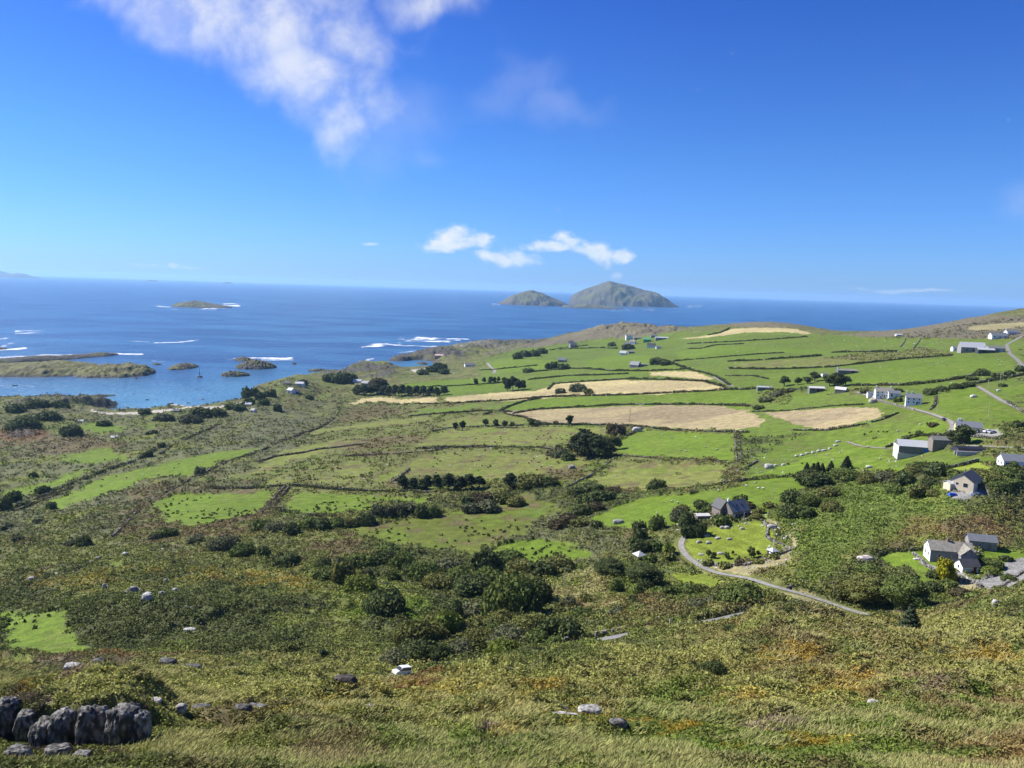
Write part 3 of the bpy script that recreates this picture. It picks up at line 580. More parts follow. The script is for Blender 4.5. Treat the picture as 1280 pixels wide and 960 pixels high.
def nz_(scale, vec, detail=4, rough=.6):
    mp = N(nt, 'ShaderNodeMapping'); mp.inputs['Scale'].default_value = vec; mp.inputs['Rotation'].default_value = (0, 0, .35); nt.links.new(tc.outputs['Object'], mp.inputs[0])
    z_ = N(nt, 'ShaderNodeTexNoise'); z_.inputs['Scale'].default_value = scale; z_.inputs['Detail'].default_value = detail; z_.inputs['Roughness'].default_value = rough; nt.links.new(mp.outputs[0], z_.inputs['Vector']); return z_
streak = nz_(.004, (.6, 1.0, 1), 6, .62)
mixd = N(nt, 'ShaderNodeMix', data_type='RGBA'); mixd.inputs[6].default_value = (.005,.042,.125,1); mixd.inputs[7].default_value = (.028,.112,.22,1)
mr = N(nt, 'ShaderNodeMapRange'); mr.inputs[1].default_value = .40; mr.inputs[2].default_value = .62; nt.links.new(streak.outputs[0], mr.inputs[0]); nt.links.new(mr.outputs[0], mixd.inputs[0])
mixs = N(nt, 'ShaderNodeMix', data_type='RGBA'); mixs.inputs[7].default_value = (.075,.215,.31,1); nt.links.new(mixd.outputs[2], mixs.inputs[6]); nt.links.new(sp.outputs[1], mixs.inputs[0])
fn = nz_(.045, (1.0, .30, 1), 9, .85)
ma = N(nt, 'ShaderNodeMath', operation='ADD'); nt.links.new(fn.outputs[0], ma.inputs[0]); nt.links.new(sp.outputs[0], ma.inputs[1])
mf = N(nt, 'ShaderNodeMapRange'); mf.inputs[1].default_value = 1.10; mf.inputs[2].default_value = 1.52; nt.links.new(ma.outputs[0], mf.inputs[0])
mixf = N(nt, 'ShaderNodeMix', data_type='RGBA'); mixf.inputs[7].default_value = (.8,.83,.85,1); nt.links.new(mixs.outputs[2], mixf.inputs[6]); nt.links.new(mf.outputs[0], mixf.inputs[0])
nt.links.new(mixf.outputs[2], b.inputs['Base Color'])
mrr = N(nt, 'ShaderNodeMapRange'); mrr.inputs[3].default_value = .30; mrr.inputs[4].default_value = .9; nt.links.new(mf.outputs[0], mrr.inputs[0]); nt.links.new(mrr.outputs[0], b.inputs['Roughness'])
wv = nz_(.09, (1, 1, 1), 6, .65); wv2 = nz_(.012, (.5, 1, 1), 3, .6)
wa = N(nt, 'ShaderNodeMath', operation='MULTIPLY_ADD'); wa.inputs[1].default_value = 3; nt.links.new(wv2.outputs[0], wa.inputs[0]); nt.links.new(wv.outputs[0], wa.inputs[2])
bp = N(nt, 'ShaderNodeBump'); bp.inputs['Strength'].default_value = 1.0; bp.inputs['Distance'].default_value = 3.5; nt.links.new(wa.outputs[0], bp.inputs['Height']); nt.links.new(bp.outputs[0], b.inputs['Normal'])
sea = mk('sea', np.stack([SX, SYv, np.zeros_like(SX)], 1), F, np.stack([foam, shal, deep], 1).astype(f32), [m_], smooth=True); tag(sea, kind='structure')
# ------------------------------------------------------------------ vegetation, stones
def ground_pt(px, py):
    p = hit(px, py); return p[0], p[1], float(hz(p[0], p[1]))
def leaves(cen, size, asp=1.5, up=0.0, nrm=None, rng=RNG):
    """quads at cen (n,3); size (n,), random facing mixed with nrm"""
    n = len(cen); a = rng.normal(size=(n, 3)); a[:, 2] += up
    if nrm is not None: a = a * .75 + nrm * 1.0
    a /= np.linalg.norm(a, axis=1)[:, None] + 1e-9
    r = rng.normal(size=(n, 3)); t = np.cross(a, r); t /= np.linalg.norm(t, axis=1)[:, None] + 1e-9; b_ = np.cross(a, t)
    s = np.asarray(size)[:, None]; t = t * s * .5; b_ = b_ * s * .5 * asp
    V = np.stack([cen - t * .7 - b_, cen + t - b_ * .3, cen + t * .5 + b_, cen - t + b_ * .4], 1).reshape(-1, 3)
    return V, np.arange(4 * n).reshape(-1, 4)
def ico(sub):
    import bmesh
    bm = bmesh.new(); bmesh.ops.create_icosphere(bm, subdivisions=sub, radius=1.0); bm.verts.ensure_lookup_table()
    V = np.array([v.co[:] for v in bm.verts]); F = np.array([[v.index for v in f.verts] for f in bm.faces]); bm.free(); return V, F
ICO2, ICO3, ICO4, ICO5 = ico(2), ico(3), ico(4), ico(5)
def tri2quad(F): return np.concatenate([F, F[:, 2:3]], 1)
def join(parts):
    V = []; F = []; Cc = []; o = 0
    for v, f, c in parts:
        V.append(v); F.append(f + o); o += len(v); Cc.append(c)
    return np.concatenate(V), F, np.concatenate(Cc)
def mk2(name, parts, mats, parent=None, midx=None, smooth=False, link=True):
    """parts may mix triangles and quads"""
    V, Fs, Cc = join(parts)
    me = bpy.data.meshes.new(name); me.vertices.add(len(V)); me.vertices.foreach_set('co', V.astype(f32).ravel())
    lv = np.concatenate([f.ravel() for f in Fs]).astype(np.int32); tot = np.concatenate([np.full(len(f), f.shape[1]) for f in Fs]).astype(np.int32)
    me.loops.add(len(lv)); me.loops.foreach_set('vertex_index', lv); me.polygons.add(len(tot))
    me.polygons.foreach_set('loop_start', np.concatenate([[0], np.cumsum(tot)[:-1]]).astype(np.int32)); me.polygons.foreach_set('loop_total', tot)
    if midx is not None: me.polygons.foreach_set('material_index', np.concatenate([np.full(len(f), k) for f, k in zip(Fs, midx)]).astype(np.int32))
    me.polygons.foreach_set('use_smooth', np.full(len(tot), bool(smooth)))
    for m in mats: me.materials.append(m)
    me.update(calc_edges=True)
    a = me.color_attributes.new('Col', 'FLOAT_COLOR', 'POINT'); c = np.ones((len(V), 4), f32); c[:, :3] = Cc; a.data.foreach_set('color', c.ravel())
    o = bpy.data.objects.new(name, me)
    if link: COL.objects.link(o)
    if parent is not None: o.parent = parent
    return o
def crown(lobes, n, ls, seed, tone=(.6, 1.5), core=.80):
    rng = np.random.default_rng(seed); parts = []
    wts = np.array([l[3] * l[4] + l[3] * l[5] for l in lobes]); wts /= wts.sum()
    for l, wt in zip(lobes, wts):
        c0 = np.array(l[:3]); r0 = np.array(l[3:6]); k = max(8, int(n * wt))
        d = rng.normal(size=(k, 3)); d /= np.linalg.norm(d, axis=1)[:, None]
        lump = .5 + .5 * np.sin(d[:, 0] * 6 + seed) * np.sin(d[:, 1] * 7 + 1.3 * seed) * np.sin(d[:, 2] * 5 + .7 * seed)
        rad = (.78 + .28 * lump + .13 * rng.normal(size=k))
        p = c0 + d * r0 * rad[:, None]
        V, F = leaves(p, ls * (.6 + .8 * rng.random(k)), 1.35, 0, d, rng)
        t = tone[0] + (tone[1] - tone[0]) * (.55 * rng.random(k) + .45 * lump)
        cl = np.stack([t * (1 + .25 * (rng.random(k) - .4)), t, t * (.8 + .3 * rng.random(k))], 1).repeat(4, 0)
        parts.append((V, F, cl))
        v, f = ICO2; nn_ = 1 + .12 * np.sin(v[:, :1] * 5 + seed) * np.cos(v[:, 1:2] * 6)
        parts.append((c0 + v * r0 * core * nn_, f, np.full((len(v), 3), .8)))
    for i, (v, f, c) in enumerate(parts):
        v[:, 2] = np.maximum(v[:, 2], -.25)
    return parts
def bush_parts(seed, n=1400, ls=.16):
    r = random.Random(seed); lobes = [(0, 0, .42, .72, .72, .55)]
    for k in range(7 + seed % 3):
        a = k * 2.4 + r.random(); q = .35 + .3 * r.random(); s = .30 + .22 * r.random()
        lobes.append((math.cos(a) * q, math.sin(a) * q, .22 + .5 * r.random() * (1 - q * .6), s, s, s * .9))
    return crown(lobes, n, ls, seed)
PB = [mk2('bush_mesh', bush_parts(s, 1500, .13), [M_leaf], link=False).data for s in range(5)]
PBL = [mk2('bush_mesh', bush_parts(s + 20, 420, .24), [M_leaf], link=False).data for s in range(5)]
PBH = [mk2('bush_mesh', bush_parts(s + 40, 5200, .075), [M_leaf], link=False).data for s in range(3)]
def limb(p, q, r0, r1, k=6):
    p = np.array(p, float); q = np.array(q, float); d = q - p; d /= np.linalg.norm(d); t = np.cross(d, [0.3, 1, .1]); t /= np.linalg.norm(t); b_ = np.cross(d, t)
    a = np.linspace(0, 2 * math.pi, k, endpoint=False); ring = np.cos(a)[:, None] * t + np.sin(a)[:, None] * b_
    V = np.concatenate([p + ring * r0, q + ring * r1]); F = np.array([[i, (i + 1) % k, k + (i + 1) % k, k + i] for i in range(k)])
    return V, F, np.ones((len(V), 3))
def tree_meshes(kind, seed, n, ls):
    """unit tree: height 1, crown radius about .5 (scaled per copy)"""
    r = random.Random(seed); tr = []; lobes = []
    if kind == 'pine':     # wind-blown dark pine: bare stem, dense upper crown of tiers
        tr.append(limb((0, 0, -.08), (.02, 0, .92), .035, .012))
        for k in range(13):
            a = k * 2.4 + r.random(); hgt = .30 + .60 * (k / 12); q = .30 * (1.15 - hgt) + .05
            tr.append(limb((.01, 0, hgt - .06), (math.cos(a) * q, math.sin(a) * q, hgt), .014, .005, 4))
            s = .13 + .13 * (1.05 - hgt) + .04 * r.random(); lobes.append((math.cos(a) * q, math.sin(a) * q, hgt, s * 1.15, s * 1.15, s * .62))
        lobes.append((0, 0, .93, .09, .09, .09))
    elif kind == 'spruce':
        tr.append(limb((0, 0, -.08), (0, 0, .97), .03, .006))
        for k in range(12):
            hgt = .12 + .82 * k / 11; q = .30 * (1 - hgt) ** .9
            for j in range(3):
                a = j * 2.1 + k * .9 + r.random() * .5; s = .06 + .15 * (1 - hgt); lobes.append((math.cos(a) * q, math.sin(a) * q, hgt - .02, s, s, s * .5))
    elif kind == 'dome':
        tr.append(limb((0, 0, -.08), (.02, .01, .6), .05, .028))
        lobes.append((0, 0, .45, .36, .36, .40))
        for k in range(26):
            a = k * 2.4 + r.random() * .7; q = math.sqrt((k + .5) / 26); hgt = .16 + .68 * math.sqrt(1 - q * q * .9) * (.55 + .45 * r.random()) ; s = .11 + .09 * r.random(); q *= .36
            tr.append(limb((.02, .01, .2 + .1 * r.random()), (math.cos(a) * q, math.sin(a) * q, hgt), .02, .007, 4)); lobes.append((math.cos(a) * q, math.sin(a) * q, hgt, s, s, s * .85))
    else:
        tr.append(limb((0, 0, -.08), (.02, .01, .45), .045, .028))
        for k in range(11):
            a = k * 2.4 + r.random() * .7; hgt = .30 + .54 * r.random(); q = (.08 + .28 * r.random()); s = .12 + .11 * r.random()
            tr.append(limb((.02, .01, .3 + .1 * r.random()), (math.cos(a) * q, math.sin(a) * q, hgt), .02, .007, 4))
            lobes.append((math.cos(a) * q, math.sin(a) * q, hgt, s, s, s * .8))
        lobes.append((0, 0, .62, .26, .26, .24))
    cr = mk2('crown', crown(lobes, n, ls, seed, core=.72), [M_leaf], link=False).data
    tk = mk2('trunk', tr, [M_bark], link=False, smooth=True).data
    return tk, cr
PT = {'pine': [tree_meshes('pine', s, 900, .065) for s in (1, 2, 3, 4)], 'spruce': [tree_meshes('spruce', s, 1500, .045) for s in (5, 6)], 'tree': [tree_meshes('tree', s, 1300, .06) for s in (7, 8, 9)], 'bigtree': [tree_meshes('dome', s, 9000, .026) for s in (10, 11)]}
OC = {'dark': (.078, .100, .036), 'pine': (.045, .062, .028), 'green': (.105, .138, .038), 'olive': (.140, .150, .046), 'grey': (.125, .136, .070), 'bright': (.15, .19, .036), 'yellow': (.24, .235, .015), 'teal': (.070, .095, .050), 'brown': (.10, .085, .045), 'red': (.13, .065, .035)}
ORD = ['first', 'second', 'third', 'fourth', 'fifth', 'sixth', 'seventh', 'eighth', 'ninth', 'tenth', 'eleventh', 'twelfth', 'thirteenth', 'fourteenth', 'fifteenth', 'sixteenth', 'seventeenth', 'eighteenth', 'nineteenth', 'twentieth']
TONE = {'dark': 'dark green', 'pine': 'dark', 'green': 'mid green', 'olive': 'olive green', 'grey': 'grey green', 'bright': 'bright green', 'yellow': 'golden yellow', 'teal': 'bluish green', 'brown': 'brownish', 'red': 'reddish'}
cnt = [0]
def place_bush(px, py, w, h, tone, label, group, nm='bush', cat='bush', hi=None):
    x, y, z = ground_pt(px, py); m = y / FPX; W = w * m; cnt[0] += 1
    el_ = (H - z) / y; hh = max((h - w * el_ * .40) * m * 1.08, .36 * W); r = W / 2
    if px < 930 and not (px > 820 and py > 735): hh *= 1.2; r *= 1.1 * 1.12; hh *= 1.22
    y2 = y + r * .55; x2 = x * y2 / y; z2 = float(hz(x2, y2)); z2 = min(z2, float(hs(x2, y2)) + .5)
    lst = PBH if w > 34 else (PB if w >= 17 else PBL)
    o = bpy.data.objects.new(nm, lst[cnt[0] % len(lst)]); COL.objects.link(o)
    k = .95 + .1 * random.random(); o.location = (x2, y2, z2 - .12 * hh); o.scale = (r / .97 * k, r / .97 * (.85 + .3 * random.random()), hh / .92); o.rotation_euler = (0, 0, random.random() * 6.28 if abs(W / max(hh, .1)) < 3 else 0)
    c = OC[tone]; q = .85 + .3 * random.random(); o.color = (c[0] * q, c[1] * q, c[2] * q, 1)
    return tag(o, label, cat, group)
def place_tree(px, py, w, h, kind, tone, label, group, nm='tree', cat='tree', lean=0.04):
    x, y, z = ground_pt(px, py); m = y / FPX; cnt[0] += 1; Hh = h * m; W = w * m
    e = empty(nm, (x, y + W * .15, z - .1), random.random() * 6.28, label, cat, group)
    tk, cr = PT[kind][cnt[0] % len(PT[kind])]; f = {'pine': .36, 'spruce': .36, 'tree': .47, 'bigtree': .47}[kind] * 2
    s = (W / f, W / f * (.9 + .2 * random.random()), Hh / 1.0)
    for nme, me in (('trunk', tk), ('crown', cr)):
        o = bpy.data.objects.new(nme, me); COL.objects.link(o); o.parent = e; o.scale = s; o.rotation_euler = (0, lean * (random.random() - .2), 0)
        if nme == 'crown':
            c = OC[tone]; q = .85 + .3 * random.random(); o.color = (c[0] * q, c[1] * q, c[2] * q, 1)
    return e
def cluster(fn, items, phrase, group, noun, nm, **kw):
    """items share one place; each gets its own label by tone and rank from the left"""
    order = sorted(range(len(items)), key=lambda i: items[i][0])
    for rank, i in enumerate(order):
        it = items[i]; tone = it[-1]
        size = 'large ' if it[2] >= 34 else ('small ' if it[2] <= 14 else '')
        pos = (ORD[rank] if rank < 20 else 'number %d' % (rank + 1)) + ' from left ' if len(items) > 1 else ''
        if len(items) > 1 and rank == 0: pos = 'leftmost '
        if len(items) > 1 and rank == len(items) - 1: pos = 'rightmost '
        size = size if len((size + TONE[tone] + ' ' + noun + ' ' + pos + phrase).split()) <= 16 else ''
        tn_ = TONE[tone] if len((TONE[tone] + ' ' + noun + ' ' + pos + phrase).split()) <= 16 else TONE[tone].split()[0]
        lab = (size + tn_ + ' ' + noun + ', ' + pos + phrase) if pos else (size + TONE[tone] + ' ' + noun + ' ' + phrase)
        fn(*it, lab, group, nm=nm, **kw)
B = lambda items, phrase, group, noun='bush', nm='bush': cluster(place_bush, items, phrase, group, noun, nm)
B([(405,716,22,15,'dark'),(407,727,25,12,'green'),(430,732,30,24,'olive'),(450,714,32,18,'green'),(475,710,35,17,'dark'),(486,694,25,12,'green'),(502,717,26,20,'green'),(460,727,15,12,'grey'),(492,728,13,10,'green'),(515,722,22,14,'dark'),(425,712,18,12,'grey')], 'in the round thicket below the olive marsh field', 'bushes of the thicket below the marsh field', 'sallow bush')
B([(450,744,40,15,'bright')], 'alone in front of the round thicket', 'lone bushes on the slope')
B([(329,699,20,13,'dark'),(355,712,32,18,'dark'),(302,697,30,10,'green'),(282,689,36,12,'grey'),(245,682,22,9,'grey')], 'of the row on the heather slope left of the thicket', 'bushes on the heather slope')
B([(530,727,40,20,'green'),(548,738,36,17,'olive'),(572,732,36,19,'green'),(590,745,44,18,'dark'),(607,716,32,24,'dark'),(627,713,34,16,'green'),(648,718,34,16,'olive'),(610,735,40,20,'green'),(560,716,30,14,'grey'),(650,738,38,18,'olive'),(678,722,34,16,'dark'),(700,716,34,14,'olive'),(640,702,26,10,'green')], 'in the wide thicket below the bright strip field', 'bushes of the wide thicket')
B([(480,775,60,32,'dark')], 'rounded and alone above the white van', 'lone bushes on the slope', 'sallow bush')
B([(567,780,26,22,'dark'),(558,797,33,27,'bright'),(545,785,30,16,'olive'),(583,795,26,14,'olive')], 'in the small clump uphill of the van', 'bushes uphill of the van')
B([(515,812,46,30,'olive'),(540,806,42,24,'olive'),(520,832,52,26,'dark'),(492,836,36,20,'grey'),(545,831,34,22,'dark'),(575,826,42,22,'grey'),(600,815,44,20,'olive'),(620,805,40,20,'green')], 'in the bank of scrub just behind the van road', 'bushes behind the van road')
B([(627,824,46,18,'bright')], 'sprawling beside the hidden bend of the road', 'bushes behind the van road', 'bramble')
B([(642,775,66,48,'green'),(672,758,38,28,'dark'),(615,770,34,20,'grey'),(622,790,42,20,'olive'),(655,797,46,22,'olive'),(635,812,46,22,'grey'),(670,807,32,17,'green'),(688,800,30,23,'dark'),(712,801,32,22,'dark'),(694,810,22,14,'green'),(600,792,34,18,'olive'),(595,772,30,14,'grey')], 'in the tall thicket above the road bend', 'bushes of the tall thicket')
B([(710,762,20,12,'grey'),(727,776,24,13,'green'),(733,754,14,8,'olive'),(712,783,14,9,'dark'),(700,770,14,8,'olive')], 'on the rusty bracken slope beside the pole', 'bushes on the rusty slope')
B([(770,741,17,13,'green'),(790,760,13,11,'dark'),(772,774,22,9,'grey'),(750,772,12,7,'grey'),(800,748,14,11,'green')], 'scattered below the two dark oaks', 'bushes below the dark oaks')
B([(674,828,18,14,'teal')], 'isolated on the near slope in front of the road', 'lone bushes on the slope', 'gorse bush')
B([(891,848,42,24,'dark')], 'alone on the open near hillside', 'lone bushes on the slope', 'gorse bush')
B([(837,752,22,22,'green'),(860,752,40,26,'green'),(868,766,32,19,'grey'),(895,748,28,13,'olive'),(925,762,78,24,'green'),(972,762,32,24,'olive'),(1002,768,46,19,'grey'),(892,760,34,17,'grey'),(945,752,40,16,'olive'),(838,766,22,10,'olive')], 'in the long scrub belt between the two lanes', 'bushes between the two lanes')
B([(915,792,22,12,'dark'),(900,788,26,13,'olive')], 'behind the near crest beside the lane end', 'bushes by the lane end')
B([(985,648,28,18,'dark'),(1003,648,34,16,'green'),(990,630,28,18,'dark'),(1013,634,36,14,'green'),(1016,609,52,12,'dark'),(1035,622,30,12,'olive'),(1040,640,30,10,'olive')], 'in the dark scrub right of the stone cottage', 'bushes right of the stone cottage')
B([(1058,602,40,13,'green'),(1085,606,36,12,'olive'),(1108,604,30,13,'grey'),(1131,608,32,18,'dark'),(1142,596,26,14,'olive'),(1172,598,34,20,'dark'),(1162,611,28,13,'dark'),(1147,624,28,18,'olive'),(1150,590,30,11,'green'),(1120,618,24,12,'green'),(1165,622,22,10,'olive')], 'in the scrub belt below the big barn', 'bushes below the big barn')
B([(1246,618,28,15,'green'),(1264,615,28,14,'green'),(1237,604,28,12,'olive'),(1265,601,30,15,'green'),(1226,596,22,10,'olive'),(1278,606,24,16,'dark'),(1250,595,26,11,'green'),(1195,598,24,9,'green')], 'beside the cream bungalow', 'bushes beside the cream bungalow')
B([(1062,753,46,34,'olive'),(1085,728,50,20,'green'),(1040,745,34,22,'olive'),(1110,788,54,20,'olive'),(1110,806,26,14,'dark'),(1132,812,30,15,'green'),(1150,806,22,12,'olive'),(1100,797,24,13,'dark'),(1060,722,34,14,'olive')], 'around the great round oak by the lane', 'bushes around the round oak')
B([(1168,740,24,16,'dark'),(1187,736,22,13,'green'),(1222,752,34,14,'green'),(1262,728,22,11,'green'),(1250,741,24,10,'olive'),(1200,748,30,12,'brown'),(1165,768,22,10,'green'),(1183,762,20,9,'brown'),(1232,768,22,11,'teal'),(1216,772,16,8,'teal')], 'along the bank below the grey farmhouse', 'bushes below the grey farmhouse')
B([(1240,712,28,15,'green'),(1236,720,27,13,'bright'),(1257,702,15,8,'dark'),(1168,724,20,12,'dark')], 'on the lawn of the grey farmhouse', 'garden shrubs of the grey farmhouse', 'garden shrub', 'shrub')
B([(1182,727,25,31,'yellow')], 'clipped round beside the grey farmhouse', 'garden shrubs of the grey farmhouse', 'conifer shrub', 'shrub')
B([(862,673,20,13,'dark'),(858,660,22,14,'dark'),(848,652,20,13,'grey'),(876,671,16,14,'dark'),(868,650,16,9,'green'),(884,645,15,9,'green'),(893,641,13,9,'dark'),(878,636,18,8,'dark'),(902,658,16,10,'green'),(852,642,18,8,'olive'),(946,650,18,7,'olive'),(936,636,20,9,'brown'),(950,642,14,8,'olive'),(925,630,16,8,'green'),(960,636,16,9,'olive')], 'in the garden round the stone cottage', 'garden shrubs of the stone cottage', 'garden shrub', 'shrub')
B([(798,665,14,10,'dark'),(820,663,18,14,'green'),(800,676,14,11,'dark'),(800,692,18,13,'dark'),(820,690,16,11,'green'),(745,665,15,10,'dark'),(835,694,14,11,'bright'),(836,702,14,9,'olive'),(812,705,16,9,'green'),(790,684,12,9,'green')], 'near the small garden pavilion', 'bushes near the garden pavilion')
B([(885,708,14,6,'olive'),(905,712,16,6,'olive'),(925,708,14,5,'brown'),(948,706,14,6,'olive'),(968,700,12,6,'olive')], 'along the foot of the cottage lawn', 'low shrubs along the lawn foot', 'shrub', 'shrub')
B([(16,629,17,11,'dark'),(4,640,16,13,'dark'),(64,637,11,7,'dark'),(54,618,13,8,'dark'),(30,633,12,5,'dark')], 'along the field edge at the far left', 'bushes at the far left', 'thorn bush')
B([(105,684,17,11,'dark'),(205,673,22,11,'green'),(217,671,14,8,'dark'),(195,676,16,7,'grey'),(88,684,12,6,'grey'),(23,680,14,8,'grey'),(48,655,12,6,'grey'),(6,664,16,8,'grey')], 'on the heath below the left field walls', 'bushes on the left heath')
B([(42,598,9,6,'dark'),(250,595,13,9,'grey'),(185,572,9,6,'dark'),(202,562,8,6,'dark'),(190,545,12,5,'dark')], 'beside the left field walls', 'small bushes by the left walls', 'thorn bush')
B([(327,667,24,13,'green'),(345,668,24,12,'grey'),(364,670,24,14,'dark'),(385,663,24,14,'green'),(402,664,24,13,'dark'),(420,662,22,11,'green'),(438,660,18,9,'olive')], 'in the thick hedge below the bright left fields', 'bushes of the thick left hedge')
B([(457,658,22,13,'dark'),(470,651,18,15,'grey'),(484,650,18,14,'grey'),(498,648,17,13,'grey'),(512,645,16,12,'grey'),(527,648,18,13,'dark'),(542,647,18,12,'green')], 'in the straggly row below the pine row', 'straggly bushes below the pines', 'thorn bush')
B([(592,643,26,9,'grey'),(610,642,28,9,'grey'),(608,631,26,12,'brown'),(628,630,28,12,'olive'),(585,632,14,9,'dark'),(665,614,36,10,'olive'),(684,612,26,9,'dark'),(645,634,24,8,'olive')], 'around the marsh edge right of the pines', 'bushes at the marsh edge', 'bush')
B([(722,624,22,11,'dark'),(740,616,22,9,'dark'),(735,632,24,10,'dark'),(755,628,26,11,'dark'),(745,640,20,9,'brown'),(727,645,20,10,'dark'),(712,655,22,9,'brown'),(765,620,20,7,'brown'),(695,662,22,9,'brown'),(725,660,20,8,'olive')], 'in the dark scrub between the two bright fields', 'bushes between the bright fields')
B([(820,614,19,11,'dark'),(770,546,22,12,'brown'),(700,572,22,9,'grey'),(710,576,15,9,'dark'),(690,570,14,6,'brown')], 'along the walls of the middle pasture', 'thorn bushes in the middle pasture', 'thorn bush')
B([(655,447,13,6,'dark'),(668,446,13,6,'dark'),(648,449,11,6,'dark'),(678,443,11,5,'dark'),(690,461,15,6,'dark'),(705,462,14,5,'dark'),(660,466,12,4,'dark'),(765,433,10,4,'dark'),(785,437,12,5,'dark'),(820,456,14,6,'dark'),(832,457,12,4,'dark')], 'among the distant walled fields', 'distant hedge clumps', 'hedge bush')
B([(700,492,12,4,'grey'),(722,490,20,5,'grey'),(735,492,12,4,'olive')], 'in the stubble field island', 'bushes inside the stubble field', 'bush')
B([(970,497,20,8,'grey'),(980,492,16,6,'olive'),(958,503,18,6,'grey'),(948,512,14,6,'dark'),(990,490,14,5,'grey')], 'in the scrubby corner below the low shed', 'bushes in the scrubby corner')
B([(1080,492,12,6,'green'),(1122,503,11,7,'green'),(1100,499,12,6,'brown'),(1123,491,14,6,'dark'),(1144,500,10,6,'dark'),(1135,504,8,4,'green')], 'by the two white farmhouses', 'shrubs by the white farmhouses', 'garden shrub', 'shrub')
B([(1162,494,18,8,'dark'),(1178,490,18,7,'dark'),(1195,487,18,7,'dark'),(1210,484,16,6,'dark'),(1228,470,18,9,'dark'),(1215,476,16,6,'dark'),(1245,472,16,6,'dark'),(1262,470,14,7,'dark'),(1276,465,14,7,'dark'),(1253,484,10,5,'dark')], 'in the long dark hedge right of the farmhouses', 'bushes of the long dark hedge')
B([(1149,545,12,6,'dark'),(1262,552,18,9,'dark'),(1276,546,12,8,'dark'),(1260,535,12,5,'green'),(1273,538,16,11,'dark'),(1246,582,12,6,'green'),(1256,576,12,7,'green'),(1166,534,14,5,'brown')], 'round the yellow house and its yard', 'bushes round the yellow house')
B([(308,494,14,11,'dark'),(318,490,10,8,'dark'),(325,500,12,7,'dark'),(338,497,12,7,'dark'),(347,515,10,7,'dark'),(330,508,12,6,'dark'),(300,514,16,6,'dark'),(289,512,14,5,'green'),(312,506,12,6,'dark'),(378,481,12,5,'dark'),(387,500,8,4,'dark')], 'in the wooded patch behind the bay', 'bushes behind the bay', 'bush')
B([(440,478,12,7,'dark'),(428,480,22,10,'dark'),(412,478,16,7,'dark'),(550,462,16,6,'dark'),(540,466,14,6,'dark'),(555,468,12,5,'dark'),(528,469,14,4,'dark'),(472,484,20,4,'brown')], 'along the shore left of the inlet', 'bushes by the inlet', 'bush')
B([(250,524,26,9,'dark'),(272,522,22,7,'dark'),(240,530,22,7,'grey'),(205,528,20,6,'grey'),(180,518,13,5,'dark'),(60,527,24,8,'dark'),(30,541,36,9,'dark'),(90,546,26,7,'dark'),(20,517,22,7,'dark'),(45,513,24,7,'dark'),(75,512,20,6,'dark'),(130,533,14,4,'dark')], 'on the coastal heath by the beach', 'scrub by the beach', 'bush')
T = lambda items, phrase, group, noun, nm: cluster(place_tree, items, phrase, group, noun, nm)
T([(503,612,13,17,'pine','pine'),(516,612,12,14,'pine','pine'),(527,613,10,13,'pine','pine'),(533,613,13,18,'pine','pine'),(546,613,13,19,'pine','pine'),(560,615,15,21,'pine','pine'),(574,615,13,18,'pine','pine'),(586,614,14,20,'pine','pine'),(599,612,12,13,'pine','pine')], 'in the short row in mid pasture', 'pines in the short row', 'pine', 'pine_tree')
T([(638,612,15,20,'pine','pine'),(649,613,14,18,'pine','pine')], 'of the pair at the marsh wall', 'pair of pines at the marsh wall', 'pine', 'pine_tree')
T([(722,570,22,28,'pine','pine'),(735,573,28,33,'pine','pine'),(748,573,26,29,'pine','dark'),(757,571,20,22,'pine','dark'),(729,566,22,30,'pine','pine'),(768,562,20,18,'tree','dark')], 'in the big dark clump on the pasture wall', 'trees of the big dark clump', 'pine', 'pine_tree')
T([(569,538,8,10,'tree','pine'),(578,538,10,13,'tree','pine'),(607,534,8,11,'tree','dark'),(620,535,9,11,'tree','dark'),(631,535,9,10,'tree','dark'),(640,535,8,9,'tree','dark'),(664,533,12,10,'tree','dark'),(672,533,10,6,'tree','dark'),(695,531,7,6,'tree','olive'),(712,532,11,13,'tree','pine')], 'along the wall below the wide stubble field', 'trees along the stubble wall', 'wind-bent tree', 'tree')
T([(447,499,11,12,'pine','pine'),(455,500,11,13,'pine','pine'),(463,500,11,12,'pine','pine'),(471,498,10,12,'pine','pine'),(480,498,10,12,'pine','pine'),(486,498,8,13,'pine','pine'),(494,497,9,14,'pine','pine'),(502,497,9,14,'pine','pine'),(511,496,9,13,'pine','pine'),(520,496,9,13,'pine','pine'),(529,496,9,13,'pine','pine'),(538,495,9,12,'pine','pine'),(546,495,8,11,'pine','pine'),(555,494,9,12,'pine','pine')], 'in the long shelter belt above the pale strip', 'trees of the long shelter belt', 'pine', 'pine_tree')
T([(595,482,7,9,'tree','dark'),(605,480,7,9,'tree','dark'),(613,480,7,11,'tree','dark'),(618,479,6,8,'tree','dark'),(623,479,6,9,'tree','dark'),(630,479,6,9,'tree','dark'),(634,489,12,16,'tree','pine'),(641,488,14,19,'tree','pine'),(648,488,12,16,'tree','pine'),(654,487,10,12,'tree','dark')], 'in the loose line ending in a dense clump', 'trees of the loose line', 'tree', 'tree')
T([(1009,592,10,15,'spruce','pine'),(1017,592,11,14,'spruce','pine'),(1022,593,10,17,'spruce','pine'),(1028,592,10,14,'spruce','pine'),(1039,591,12,16,'spruce','pine'),(1059,586,14,17,'spruce','pine')], 'of the conifers below the boulder field', 'conifers below the boulder field', 'conifer', 'conifer')
